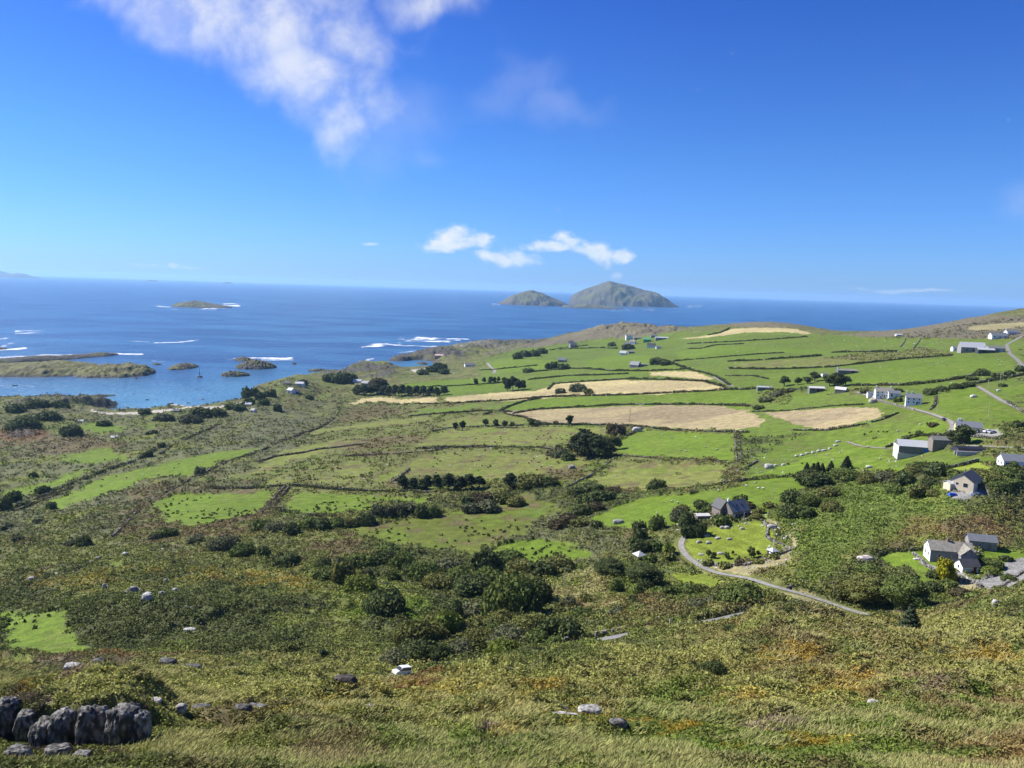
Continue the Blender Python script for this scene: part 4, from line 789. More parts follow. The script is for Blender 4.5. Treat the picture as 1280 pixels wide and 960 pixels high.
T([(981,483,16,14,'tree','dark'),(998,481,10,11,'tree','dark'),(1019,477,16,13,'tree','dark'),(1038,483,20,17,'tree','dark'),(1048,484,22,18,'tree','dark'),(1058,482,14,13,'tree','dark'),(1010,480,12,9,'tree','dark')], 'around the low tin-roofed sheds', 'trees around the tin-roofed sheds', 'tree', 'tree')
T([(1193,556,22,22,'tree','dark'),(1205,556,26,25,'tree','dark')], 'of the pair behind the silage yard', 'trees behind the silage yard', 'round tree', 'tree')
T([(1269,590,18,13,'tree','dark')], 'in front of the white bungalow', 'single trees', 'tree', 'tree')
T([(1134,764,62,48,'bigtree','green')], 'with a broad round crown beside the lane', 'big trees by the lane', 'oak', 'oak_tree')
T([(1087,758,58,46,'bigtree','olive')], 'spreading left of the round oak', 'big trees by the lane', 'oak', 'oak_tree')
T([(1139,792,26,38,'spruce','teal')], 'standing in front of the lane end', 'single trees', 'young spruce', 'conifer')
T([(762,724,44,22,'bigtree','dark'),(806,736,54,30,'bigtree','dark')], 'of the two below the garden pavilion', 'oaks below the garden pavilion', 'oak', 'oak_tree')
T([(886,697,8,11,'tree','dark'),(892,698,8,10,'tree','dark'),(909,699,9,9,'tree','green'),(916,694,5,7,'tree','red'),(924,699,4,6,'tree','green'),(940,698,13,15,'tree','green'),(948,696,7,9,'tree','brown')], 'on the lawn of the stone cottage', 'small trees on the cottage lawn', 'ornamental tree', 'tree')
T([(770,545,14,12,'tree','brown'),(697,562,7,7,'tree','dark')], 'beside the big dark clump', 'thin trees beside the dark clump', 'bare-stemmed tree', 'tree')
T([(404,834,13,17,'tree','teal')], 'by the roadside left of the van', 'single trees', 'young tree', 'tree')
# -- stone and hedge walls between the fields
def boxes(cen, size, rot, rng):
    n = len(cen); base = np.array([[-1,-1,-1],[1,-1,-1],[1,1,-1],[-1,1,-1],[-.8,-.8,1],[.8,-.8,1],[.8,.8,1],[-.8,.8,1]], float) * .5
    v = base[None] * (1 + .35 * (rng.random((n, 8, 3)) - .5)) * size[:, None]
    c, s = np.cos(rot)[:, None], np.sin(rot)[:, None]; x = v[..., 0] * c - v[..., 1] * s; y = v[..., 0] * s + v[..., 1] * c
    V = np.stack([x, y, v[..., 2]], -1) + cen[:, None]
    Fq = np.array([[0,3,2,1],[4,5,6,7],[0,1,5,4],[1,2,6,5],[2,3,7,6],[3,0,4,7]])
    return V.reshape(-1, 3), (Fq[None] + 8 * np.arange(n)[:, None, None]).reshape(-1, 4)
def wall(pp, label, stone=.5, hgt=1.2, veg=1.0, tone='scrub', nm=None, group=None):
    w = np.array(wline(pp, 6)); d = np.concatenate([[0], np.cumsum(np.hypot(*np.diff(w, axis=0).T))]); Ym = w[:, 1].mean(); rng = np.random.default_rng(len(label) + int(Ym))
    parts = []; mid = []
    step = max(.45, Ym / 900.); n = int(d[-1] / step)
    if stone > 0 and n > 1:
        s = (np.arange(n) + rng.random(n) * .8) * step; k = rng.random(n) < (stone + .35 * (vnoise(s, s * 0, 14, 7) - .5) * 2); s = s[k]
        for lay in range(2):
            x = np.interp(s, d, w[:, 0]) + rng.normal(size=len(s)) * .12; y = np.interp(s, d, w[:, 1]) + rng.normal(size=len(s)) * .12
            z = np.maximum(hs(x, y), 0) + hgt * (.22 + .42 * lay)
            sz = np.stack([step * (1.2 + .7 * rng.random(len(s))), .5 + .4 * rng.random(len(s)), hgt * .5 * (.8 + .6 * rng.random(len(s)))], 1)
            an = np.arctan2(np.gradient(w[:, 1]), np.gradient(w[:, 0])); r = np.interp(s, d, an) + rng.normal(size=len(s)) * .2
            V, F = boxes(np.stack([x, y, z], 1), sz, r, rng); t = (.5 + .75 * rng.random(len(s)))[:, None] * np.array([.27, .255, .23]); t = np.where(rng.random((len(s), 1)) < .3, t * .45, t)
            parts.append((V, F, t.repeat(8, 0))); mid.append(0)
    if veg > 0:
        q = max(.22, Ym / 1500.); nl = int(d[-1] / q * 6 * veg); s = rng.random(nl) * d[-1]; lump = vnoise(s, s * 0 + Ym, 5.5, 3); k = lump > (.32 if veg < .9 else .12); s = s[k]; lump = lump[k]
        x = np.interp(s, d, w[:, 0]) + rng.normal(size=len(s)) * (.35 + .5 * lump) * hgt * .6; y = np.interp(s, d, w[:, 1]) + rng.normal(size=len(s)) * (.35 + .5 * lump) * hgt * .6
        z = np.maximum(hs(x, y), 0) + rng.random(len(s)) * hgt * (.35 + 1.1 * lump)
        V, F = leaves(np.stack([x, y, z], 1), q * 1.7 * (.7 + .7 * rng.random(len(s))), 1.2, .4, None, rng)
        t = (.6 + .8 * rng.random(len(s)))[:, None] * cc[tone][None]; t = np.where((vnoise(s, s * 0, 22, 9) > .62)[:, None], t * .4 + cc['brown'] * .6, t)
        parts.append((V, F, t.repeat(4, 0))); mid.append(1)
    if nm is None: nm = 'stone_wall' if stone >= .45 else 'hedge'
    o = mk2(nm, parts, [M_rockw, M_leafg], midx=mid); return tag(o, label, 'wall' if 'wall' in nm else 'hedge', group or 'field walls and hedges')
M_rockw = attr_mat('wall_stone', scale=1.5, var=.3, bump=0, spec=.15)
WL = [
 ([(497,486),(520,485),(545,483),(560,483),(610,480),(628,478)],'low hedge crossing behind the loose line of trees',.2,1.6,1),
 ([(660,475),(710,470),(750,469),(785,467.5)],'thin hedge above the upper stubble strip, left of the lone grey house',.25,1.8,1),
 ([(667,465),(710,461),(732,461),(767,464),(810,464),(855,462)],'hedge curving below the lone grey house',.2,2.0,1),
 ([(685,487),(692,480),(735,477),(785,474),(835,475),(880,477),(905,484)],'hedge along the top of the upper stubble strip',.2,2.0,1),
 ([(560,505),(635,500.5),(675,497),(735,495),(785,494),(835,491.5),(880,489.5),(905,487.5),(938,487)],'dark hedge along the foot of the upper stubble strip',.15,2.0,1.2),
 ([(642,517),(672,512),(735,508.5),(785,506),(880,506),(938,508)],'dark wall between the green strip and the wide stubble field',.3,1.7,1.2),
 ([(605,519),(622,515),(640,507),(655,502),(677,498)],'bushy wall at the left end of the green strip',.3,1.8,1),
 ([(622,515),(642,520),(655,522),(668,527),(685,531),(735,531.5),(785,533),(810,535),(835,538),(880,540),(935,541)],'long dark wall below the wide stubble field',.45,1.7,1.2),
 ([(540,540),(560,536),(610,533.5),(665,532),(690,531)],'stone wall under the row of wind-bent trees',.6,1.2,.6),
 ([(520,562),(560,560),(590,560),(622,560)],'bushy stone wall, left half, across the middle pasture',.4,1.5,1),
 ([(629,560),(672,560),(690,562),(715,564),(745,571),(767,573)],'stony wall running to the big dark clump',.5,1.4,1),
 ([(808,534),(785,545),(772,551)],'short wall climbing to the boulder pile',.6,1.4,.8),
 ([(770,572),(750,588),(735,597),(722,603),(708,611)],'stone wall running down from the big dark clump',.65,1.3,.5),
 ([(772,570),(800,572),(828,575)],'brown wall right of the dark clump',.3,1.2,.8,'brown'),
 ([(838,575),(880,576),(918,581)],'brown wall ending at the track',.3,1.2,.8,'brown'),
 ([(845,615),(862,613),(895,609),(932,601),(970,597.5),(995,596)],'dark hedge behind the stone cottage field',.15,1.6,1.3),
 ([(900,607),(920,592),(932,586),(947,577)],'stony wall rising to the boulder field',.7,1.2,.5),
 ([(920,543),(919,560),(921,578)],'left wall of the narrow double track',.5,1.2,.6,'brown'),
 ([(925,543),(924,560),(927,578)],'right wall of the narrow double track',.4,1.2,.6,'brown'),
 ([(990,538.5),(1035,538.5),(1072,532.5),(1100,526),(1122,517)],'wall round the foot of the oval stubble field',.3,1.4,1),
 ([(940,515),(980,514),(1040,508),(1080,506)],'low bank above the oval stubble field',.15,1.0,.8),
 ([(860,450),(907,446),(947,443),(980,441)],'far wall between two bright fields, upper',.3,1.4,1),
 ([(910,452),(940,451),(970,449),(1000,447),(1027,445)],'thick dark hedge in the far bright fields',.1,2.2,1.4),
 ([(912,461),(960,462),(1000,461),(1040,459),(1085,454),(1130,449),(1160,447),(1190,445)],'long hedge reaching the grey farmyard',.15,2.0,1.3),
 ([(907,470),(942,470),(960,474)],'thin wall left of the tin-roofed sheds',.4,1.1,.8),
 ([(867,464),(880,466),(895,471),(905,477),(912,482)],'bushy wall of the lane beside the small stubble field',.3,1.6,1),
 ([(940,486),(965,488),(990,488),(1010,487)],'dark hedge left of the tin-roofed shed',.1,2.0,1.4),
 ([(1068,482.5),(1134,482),(1171,478),(1209,472),(1227,467)],'dark hedge above the two white farmhouses',.1,2.0,1.5),
 ([(1160,492),(1190,486),(1220,480),(1246,475),(1285,468)],'lower hedge of the pair leading right from the farmhouses',.15,2.2,1.5),
 ([(860,430),(922,427),(972,424),(1010,421)],'uppermost thin wall under the pale hilltop field',.3,1.6,1),
 ([(860,436),(875,436),(895,431.5),(930,430)],'short wall below the pale hilltop field',.3,1.4,1),
 ([(885,419),(900,416.5),(912,411)],'short dark wall at the hilltop field corner',.2,2.5,1.2),
 ([(1132,423),(1130,428),(1125,434)],'pale stone wall, left of two, on the far skyline field',.9,1.2,0),
 ([(1151,423),(1147,429),(1141,436)],'pale stone wall, right of two, on the far skyline field',.9,1.2,0),
 ([(1040,441),(1087,440),(1121,440)],'dark hedge under the skyline fields',.1,2.2,1.2),
 ([(700,437),(750,435),(772,436)],'distant wall left of the headland farm',.2,2,1),
 ([(842,452),(860,450)],'short distant wall by the headland lane',.3,1.8,1),
 ([(640,447),(700,436),(735,432)],'distant wall on the headland slope',.3,2,.8),
 ([(818,449),(835,452),(850,458),(868,464)],'hedge of the lane down from the headland farm',.2,2,1.1),
 ([(600,463),(620,462),(650,459),(672,457)],'thin wall near the pale bend of road',.3,1.5,.8),
 ([(440,514),(420,523),(400,535),(370,546),(345,556),(320,567)],'upper half of the long diagonal wall',.45,1.4,.9,'brown'),
 ([(320,567),(297,574),(275,583),(245,597),(217,613),(200,620),(185,629)],'middle of the long diagonal wall',.5,1.3,.8,'brown'),
 ([(185,629),(172,640),(162,652),(150,664),(140,673)],'lower end of the long diagonal wall, brown with bracken',.5,1.2,.7,'brown'),
 ([(0,640),(30,632),(60,621),(85,609),(112,598),(140,587),(172,577)],'dark hedge bank running up the left fields',.1,2.0,1.6),
 ([(20,640),(45,630),(62,624),(92,610)],'second hedge beside the left hedge bank',.1,1.4,1.3),
 ([(174,575),(185,569),(195,563)],'short dark hedge at the top of the left fields',.1,2.2,1.5),
 ([(200,569),(220,557),(242,546),(260,538),(277,531)],'thin hedge rising to the bay cottages',.2,1.6,1.1),
 ([(217,613),(245,611),(275,612),(320,611),(365,608),(395,610),(425,613),(465,616),(500,616),(545,618)],'long hedge along the top of the bright left fields',.15,1.5,1.3),
 ([(361,610),(353,620),(343,632),(335,643)],'wall, right of the parallel pair between two bright fields',.45,1.1,.7,'brown'),
 ([(356,609),(346,620),(336,632),(327,644)],'wall, left of the parallel pair between two bright fields',.45,1.1,.7,'brown'),
 ([(320,579),(345,571),(375,567),(400,562),(430,559),(460,555)],'rubble wall across the brown patch',.5,1.1,.8,'brown'),
 ([(430,571),(470,569),(500,568),(540,565),(560,561)],'rubble wall left of the middle pasture',.5,1.1,.8,'brown'),
 ([(490,604),(500,597),(512,587)],'short stone wall beside the pine row',.85,1.2,.2),
 ([(432,513),(460,511),(490,507),(520,505.5),(560,505)],'dark bank under the pale strip',.15,1.6,1.2),
 ([(510,521),(540,518),(575,516),(605,514),(640,515)],'low hedge left of the wide stubble field',.3,1.3,1),
 ([(1107,560),(1120,555),(1130,550),(1149,545),(1186,545)],'dark bank curving behind the big barn',.1,1.8,1.4),
 ([(1179,587),(1200,583),(1222,577)],'hedge with white stones below the silage yard',.4,1.6,1.2),
 ([(951,652),(960,660),(958,672),(970,680),(990,688)],'rough stone wall right of the cottage lawn',.8,1.1,.3),
 ([(990,688),(975,694),(955,702),(930,708),(900,708),(880,704)],'low stone wall below the cottage lawn',.8,1.0,.4),
 ([(690,806),(720,802),(760,794),(807,785),(840,773),(870,768),(910,766),(957,767)],'thick hedge beside the road at the near crest',.1,1.6,1.5),
 ([(1010,730),(1000,727),(985,737)],'short pale wall above the lane',.9,.9,.2),
 ([(1088,705),(1095,697),(1110,690),(1140,689),(1168,686)],'mossy hedge behind the lawn of the grey farmhouse',.15,1.3,1.4),
 ([(1141,693),(1152,701),(1160,709),(1168,714)],'low stone wall curving across the farmhouse lawn',.95,.9,0),
 ([(1195,725),(1205,728),(1218,730),(1228,736)],'stone retaining wall below the farmhouse drive',.95,1.2,.2),
 ([(1205,757),(1225,748),(1240,742)],'pale stone kerb wall, lower, beside the drive',.95,.9,0),
 ([(1247,738),(1262,727),(1285,712)],'pale stone kerb wall, upper, beside the drive',.95,.9,0),
 ([(1212,546),(1240,549),(1265,551)],'garden wall under the yellow house',.5,1.2,.8),
 ([(1092,499),(1110,504.5),(1128,509),(1143,513)],'whitewashed lane wall below the white farmhouses',1.0,1.0,0),
 ([(1163,513),(1170,505),(1170,497)],'low wall right of the white farmhouse',.4,1.1,.8),
 ([(1258,502),(1268,508),(1285,519)],'stone wall beside the right-hand road',.8,1.1,.3),
 ([(345,638),(380,645),(420,648)],'ragged hedge at the foot of the bright left fields',.1,1.5,1.2),
]
for k, a in enumerate(WL):
    pp, lab, stone, hgt, veg = a[:5]; tn = a[5] if len(a) > 5 else 'scrub'
    qx_ = sum(p[0] for p in pp) / len(pp); qy_ = sum(p[1] for p in pp) / len(pp)
    wall(pp, lab, stone, hgt * (1.45 if (qx_ < 620 and qy_ > 510) else 1.1), veg * 1.15 if veg else 0, tn)
# -- rocks
def rockpts(seed, sub=3, boxy=.0, groove=0.0):
    V, F = {2: ICO2, 3: ICO3, 4: ICO4, 5: ICO5}[sub]; V = V.copy()
    if boxy:
        m = np.abs(V).max(1, keepdims=True); V = V * (1 - boxy) + V / m * boxy * .85
    n = V / np.linalg.norm(V, axis=1)[:, None]
    q = fbm(n[:, 0] * 3 + n[:, 2] * 2 + seed, n[:, 1] * 3 - n[:, 2] + seed * 2, 1.0, 5, seed, .6) - .5
    fac = np.round(fbm(n[:, 0] * 2 + seed, n[:, 1] * 2 + n[:, 2] * 2.3, 1.2, 2, seed + 5) * 5) / 5 - .5
    V = V * (1 + .38 * q + .25 * fac)[:, None]
    if groove: V[:, :2] *= (1 + groove * (np.abs(2 * fbm(n[:, 0] * 6, n[:, 0] * 0 + seed, 1, 2, seed + 8) - 1) - .5))[:, None]
    wl = fbm(n[:, 0] * 4 + 9, n[:, 1] * 4 + n[:, 2] * 3, 1, 4, seed + 31, .65)
    return V, F, wl
def rock(px, py, w, h, d, seed, label, tone=(.30, .28, .25), nm='boulder', cat='rock', sub=3, boxy=.3, groove=0, lichen=.5, group='boulders', sink=.25, rz=0, tilt=0):
    x, y, z = ground_pt(px, py); z = min(z, float(hs(x, y)) + .25) if nm == 'rock_slab' else z - .12; m = y / FPX
    V, F, wl = rockpts(seed, sub, boxy, groove)
    t = sstep(.5, .62, wl)[:, None] * lichen; c = np.array(tone)[None] * (1 - t) + np.array([.42, .41, .38])[None] * t
    c = c * (1 - .45 * sstep(.5, .35, wl)[:, None])
    o = mk2(nm, [(V * np.array([w / 2, d / 2, h / 2]) * m, F, c)], [M_rock], smooth=True)
    o.location = (x, y + d / 2 * m * .6, z + h * m * (.5 - sink)); o.rotation_euler = (tilt, 0, rz); o.color = (1, 1, 1, 1)
    return tag(o, label, cat, group)
D_ = (.085, .082, .074)
for i, (px, py, w, h, d, lab) in enumerate([(2,926,34,60,40,'dark rounded slab at the left picture edge'),(28,928,28,44,30,'sloping dark slab beside the gorse tuft of the ledge'),(50,937,30,48,30,'short dark slab left of centre in the ledge'),(74,939,34,58,34,'dark pointed slab left of the tallest one'),(111,941,42,66,36,'tallest dark slab in the middle of the ledge'),(148,937,44,60,38,'wide grooved dark slab near the right end of the ledge'),(172,932,28,46,34,'dark slab closing the right end of the ledge'),(68,955,36,20,24,'low dark rock at the foot of the ledge'),(20,958,36,24,24,'black rock at the bottom left corner'),(100,957,26,14,20,'flat dark rock under the tallest slab')]):
    rock(px, py, w, h, d, 60 + i, lab, D_, 'rock_slab', 'rock', 5, .45, .14, .35, 'slabs of the near rock ledge', .14, rz=.3 * math.sin(i * 2.1), tilt=-.12)
for i, a in enumerate([
 (90,874,22,13,16,'white-topped boulder above the near rock ledge',(.3,.29,.27),.9),(191,900,24,6,14,'flat pale stone beside the rock ledge',(.28,.27,.25),.6),(225,902,14,18,12,'pale upright rock in the gorse right of the ledge',(.25,.24,.22),.8),(250,900,30,16,18,'dark rock with heather right of the ledge',D_,.2),(302,906,26,20,18,'dark hollow rock in the near heath',D_,.1),(320,898,30,10,16,'low dark rock behind the hollow rock',D_,.3),
 (462,906,17,11,10,'small white rock in the middle of the near slope',(.4,.39,.37),.9),(1092,890,16,9,10,'small white rock on the right near slope',(.4,.37,.35),.9),
 (705,903,46,15,26,'long pale rock with gorse growing over it',(.33,.30,.28),.7),(738,896,34,15,20,'pale hump at the top of the gorse rock',(.28,.27,.25),.6),(772,917,28,19,16,'dark shaded rock right of the gorse rock',D_,.3),
 (183,772,14,15,12,'white block, largest of the knoll rocks',(.42,.41,.38),.8),(184,758,12,9,10,'white block at the top of the knoll rocks',(.42,.41,.38),.8),(166,748,12,16,9,'grey standing rock at the knoll',(.2,.19,.18),.5),(202,758,12,10,9,'grey rock right of the knoll blocks',(.2,.19,.18),.5),(218,743,8,6,6,'small white rock right of the knoll',(.42,.41,.38),.8),(157,751,6,9,5,'thin pale rock left of the knoll',(.4,.38,.35),.7),(236,792,18,6,10,'flat white rock below the knoll',(.42,.41,.38),.9),(207,732,4,8,4,'small upright stone above the knoll',(.4,.38,.35),.7),(130,738,5,10,5,'thin upright stone far left of the knoll',(.35,.33,.3),.7),
 (39,728,8,7,6,'pale rock on the left heath edge',(.42,.4,.36),.8),(71,722,9,5,6,'small pale rock near the left heath',(.42,.4,.36),.8),(156,697,8,5,6,'white rock above the small bright hollow',(.45,.43,.4),.8),(202,690,8,4,5,'white rock on the heather slope',(.42,.41,.38),.8),(112,705,10,4,6,'low grey rock on the heather slope',(.3,.28,.26),.6),(122,700,8,4,5,'flat grey rock on the heather slope',(.3,.28,.26),.6),
 (207,838,26,14,16,'dark rock in the heather ridge, left of two',D_,.2),(236,840,30,12,16,'dark rock in the heather ridge, right of two',D_,.2),(430,884,34,20,18,'dark heathery outcrop left of the van',(.06,.05,.045),.1),(122,836,18,9,12,'dark rock at the left of the heather ridge',D_,.2),
 (1083,710,22,11,14,'big pale pink boulder beside the farmhouse lawn',(.5,.43,.40),.8),(1244,770,9,12,7,'white pointed rock at the right picture side',(.42,.4,.36),.8),(1139,774,6,5,5,'small white rock by the lane end',(.45,.43,.4),.8),(1158,772,7,4,5,'white rock by the lane bank',(.45,.43,.4),.8),
 (773,655,15,7,9,'grey rock alone in the bright field',(.25,.24,.22),.5),(1092,504,11,8,8,'pinkish boulders below the white farmhouses',(.42,.35,.28),.6),(797,540,13,8,9,'pale boulder pile on the long dark wall',(.45,.43,.40),.8),(715,587,10,7,7,'grey rock in the middle pasture',(.28,.27,.25),.6),
 (1087,585,8,4,6,'white rock above the scrub belt',(.5,.48,.45),.8),(962,586,12,8,8,'white rock at the left of the boulder field',(.5,.48,.45),.8),(1218,497,9,5,6,'white rock in the bright field right of the farmhouses',(.5,.48,.45),.8),(1249,489,6,3,4,'white rock near the right-hand lane',(.5,.48,.45),.8),
 (804,665,9,6,6,'pinkish rock near the garden pavilion',(.4,.28,.2),.4),(966,662,14,8,8,'pale rock at the right corner of the cottage lawn',(.4,.37,.33),.7),(1147,700,10,3,6,'flat pale rock on the farmhouse lawn',(.5,.47,.4),.8),(1257,595,10,6,8,'pale earth bank rock by the white bungalow',(.4,.32,.25),.5),
 ]): rock(*a[:5], 100 + i, a[5], a[6], boxy=.32, sink=(.45 if a[6] is D_ else .25), sub=4 if a[2] > 20 else 3, lichen=a[7])
for i, (px, py, w, h, lab) in enumerate([(904,661,8,5,'dark-sided, leftmost at the top of'),(909,661,7,5,'pale, second at the top of'),(884,671,8,5,'dark grey, at the left of'),(874,679,7,5,'round pale, lowest left on'),(886,680,7,5,'flat pale, second from the left on'),(898,674,8,4,'low pale, in the middle of'),(912,675,7,4,'small pale, right of the middle of'),(928,662,6,4,'small pale, by the pole on'),(901,693,9,4,'pale, between the small trees of'),(877,694,9,3,'flat pale, at the lower left of')]):
    rock(px, py, w, h, w * .7, 200 + i, 'boulder, ' + lab + ' the cottage lawn', (.36,.34,.3), lichen=.6, group='boulders on the cottage lawn')
for i, (px, py) in enumerate([(996,571),(1003,570),(1010,568),(1017,567),(1024,565),(1031,564),(1038,562),(1045,558),(1048,553),(970,583),(980,582)]):
    rock(px, py, 5 + i % 3, 3.5, 4, 220 + i, 'white boulder, %s from the left in the line across the bright field' % ORD[i], (.48,.46,.42), lichen=.8, group='line of boulders in the bright field')
# scattered field stones too many to count
def scatter_stones(name, regs, n, size, seed):
    rng = np.random.default_rng(seed); P_ = []; S_ = []
    for (x0, y0, x1, y1), k in regs:
        for _ in range(k):
            p = hit(x0 + (x1 - x0) * rng.random(), y0 + (y1 - y0) * rng.random()); P_.append((p[0], p[1], float(hz(p[0], p[1])) + .1)); S_.append(size * (.5 + rng.random()) * (.6 + p[1] / 900))
    P_ = np.array(P_); S_ = np.array(S_); V, F = boxes(P_, S_[:, None] * (np.array([1.3, 1.0, .7]) * (.6 + .8 * rng.random((len(P_), 3)))), rng.random(len(P_)) * 6, rng)
    t = (.32 + .22 * rng.random((len(P_), 1))) * np.array([[1, .97, .9]]); o = mk2(name, [(V, F, t.repeat(8, 0))], [M_rockw]); tag(o, kind='stuff')
scatter_stones('stones', [((320,560,420,600),26),((360,548,410,556),22),((410,575,520,610),30),((480,560,620,566),26),((540,560,770,600),50),((560,534,760,556),30),((380,590,470,608),14),((860,410,1000,470),60),((1040,424,1180,445),60),((1090,455,1280,480),24),((930,560,1060,592),50),((700,560,760,575),24),((540,445,640,470),20),((40,700,300,780),46),((845,640,960,660),60),((960,655,1000,700),50),((870,700,985,712),60),((0,545,330,600),30),((1180,720,1230,735),30),((735,405,840,420),30),((1040,540,1180,600),24),((820,640,870,665),24)], 0, .55, 5)
# rushes and dark tufts in the pastures; leafy scrub; near bracken, grass and heather
def blades(name, P3, sz, colv, asp, up, seed):
    rng = np.random.default_rng(seed); V, F = leaves(P3, sz, asp, up, None, rng); o = mk(name, V, F, colv.repeat(4, 0).astype(f32), [M_leafg]); tag(o, kind='stuff'); return o
rng = np.random.default_rng(77); PP = []
for (x0, y0, x1, y1), k in [((205,622,330,655),150),((350,620,540,642),170),((545,538,760,556),110),((540,565,720,600),150),((320,585,470,606),120),((620,685,730,700),40),((30,600,300,620),90),((0,765,120,815),60),((120,575,250,600),60),((430,650,690,690),120),((1040,540,1160,560),50),((930,575,1040,600),40)]:
    for _ in range(k):
        qx = x0 + (x1 - x0) * rng.random(); qy = y0 + (y1 - y0) * rng.random(); p = hit(qx, qy)
        if vnoise(np.array([p[0]]), np.array([p[1]]), 16, 5)[0] > .56:
            q = rng.normal(size=(9, 2)) * .35; zz = hz(p[0] + q[:, 0], p[1] + q[:, 1]); PP.append(np.stack([p[0] + q[:, 0], p[1] + q[:, 1], zz + rng.random(9) * .7], 1))
PP = np.concatenate(PP); blades('rushes', PP, np.full(len(PP), .55), (.6 + .8 * rng.random((len(PP), 1))) * np.array([[.035, .045, .014]]), 1.8, 0, 6)
def carpet(name, Y0, Y1, ncl, per, spread, hgt, sz, asp, seed, amin=.25, dark=1.0, U=.78, fm=False, hi=1.25, lo=.75):
    rng = np.random.default_rng(seed); u = (rng.random(ncl) * 2 - 1) * U; y = np.exp(math.log(Y0) + (math.log(Y1) - math.log(Y0)) * rng.random(ncl)); x = u * y
    i, j = cell(x, y); k = (AG[i, j] > amin) & (FMG[i, j] < (2 if fm else .5)); k &= vnoise(x, y, spread * 6, seed) > .14
    x, y, i, j = x[k], y[k], i[k], j[k]; c = CG3[i, j]; a = AG[i, j]
    tone = (lo + (hi - lo) * rng.random(len(x)))[:, None]
    n = len(x) * per; xx = x.repeat(per) + rng.normal(size=n) * spread; yy = y.repeat(per) + rng.normal(size=n) * spread
    zz = hz(xx, yy) + rng.random(n) ** .8 * hgt * np.clip(a.repeat(per), .3, 1.5)
    big_ = (.52 + .5 * fbm(x, y, spread * 9, 3, seed + 40) + .52 * fbm(x, y, spread * 34, 3, seed + 41))[:, None]; cl = (c * tone * big_ * dark * np.array([[1.0, 1.03, .82]])).repeat(per, 0) * (.84 + .32 * rng.random((n, 1)))
    return blades(name, np.stack([xx, yy, zz], 1), sz * (.6 + .8 * rng.random(n)) * (yy / math.sqrt(Y0 * Y1)) ** .5, cl, asp, .9, seed)
carpet('bracken', 36, 75, 42000, 8, .17, .42, .115, 2.2, 81, .02, 1.42)
carpet('bracken', 75, 175, 56000, 7, .30, .65, .21, 1.8, 82, .02, 1.45)
carpet('bracken', 10, 36, 9000, 8, .12, .32, .07, 2.2, 80, .02, 1.5)
carpet('scrub', 165, 460, 70000, 7, .55, 1.1, .46, 1.5, 83, .22, 1.6)
carpet('scrub', 460, 1200, 26000, 6, 1.3, 2.0, 1.1, 1.3, 84, .35, 1.3)
def grass(name, Y0, Y1, ncl, per, L_, wd, seed):
    rng = np.random.default_rng(seed); u = (rng.random(ncl) * 2 - 1) * .78; y = np.exp(math.log(Y0) + (math.log(Y1) - math.log(Y0)) * rng.random(ncl)); x = u * y
    k = fbm(x, y, 7, 3, seed) > .50; x, y = x[k], y[k]; i, j = cell(x, y); c = CG3[i, j]; n = len(x) * per
    xx = x.repeat(per) + rng.normal(size=n) * .16; yy = y.repeat(per) + rng.normal(size=n) * .16; zz = hz(xx, yy)
    L = L_ * (.6 + .8 * rng.random(n)) * (yy / Y0) ** .35; an = rng.normal(size=n) * .9 + .3; lean = .55 + .75 * rng.random(n); W = wd * (yy / Y0) ** .8
    base = np.stack([xx, yy, zz], 1); tip = base + np.stack([np.cos(an) * lean * L, np.sin(an) * lean * L * .6, L * (1 - .35 * lean)], 1); ph_ = rng.random(n) * 6.28; wv = np.stack([np.cos(ph_), np.sin(ph_), rng.normal(size=n) * .5], 1) * (W * .7)[:, None]
    V = np.stack([base - wv, base + wv, tip + wv * .35, tip - wv * .35], 1).reshape(-1, 3); base_c = c * .95 + np.array([[.27, .245, .10]]) * .66
    cl = (base_c * (.75 + .5 * rng.random((len(x), 1)))).repeat(per, 0) * (.85 + .3 * rng.random((n, 1)))
    o = mk(name, V, np.arange(4 * n).reshape(-1, 4), cl.repeat(4, 0).astype(f32), [M_leafg]); tag(o, kind='stuff')
grass('grass', 36, 80, 26000, 9, .50, .045, 86)
grass('grass', 80, 175, 22000, 8, .62, .085, 87)
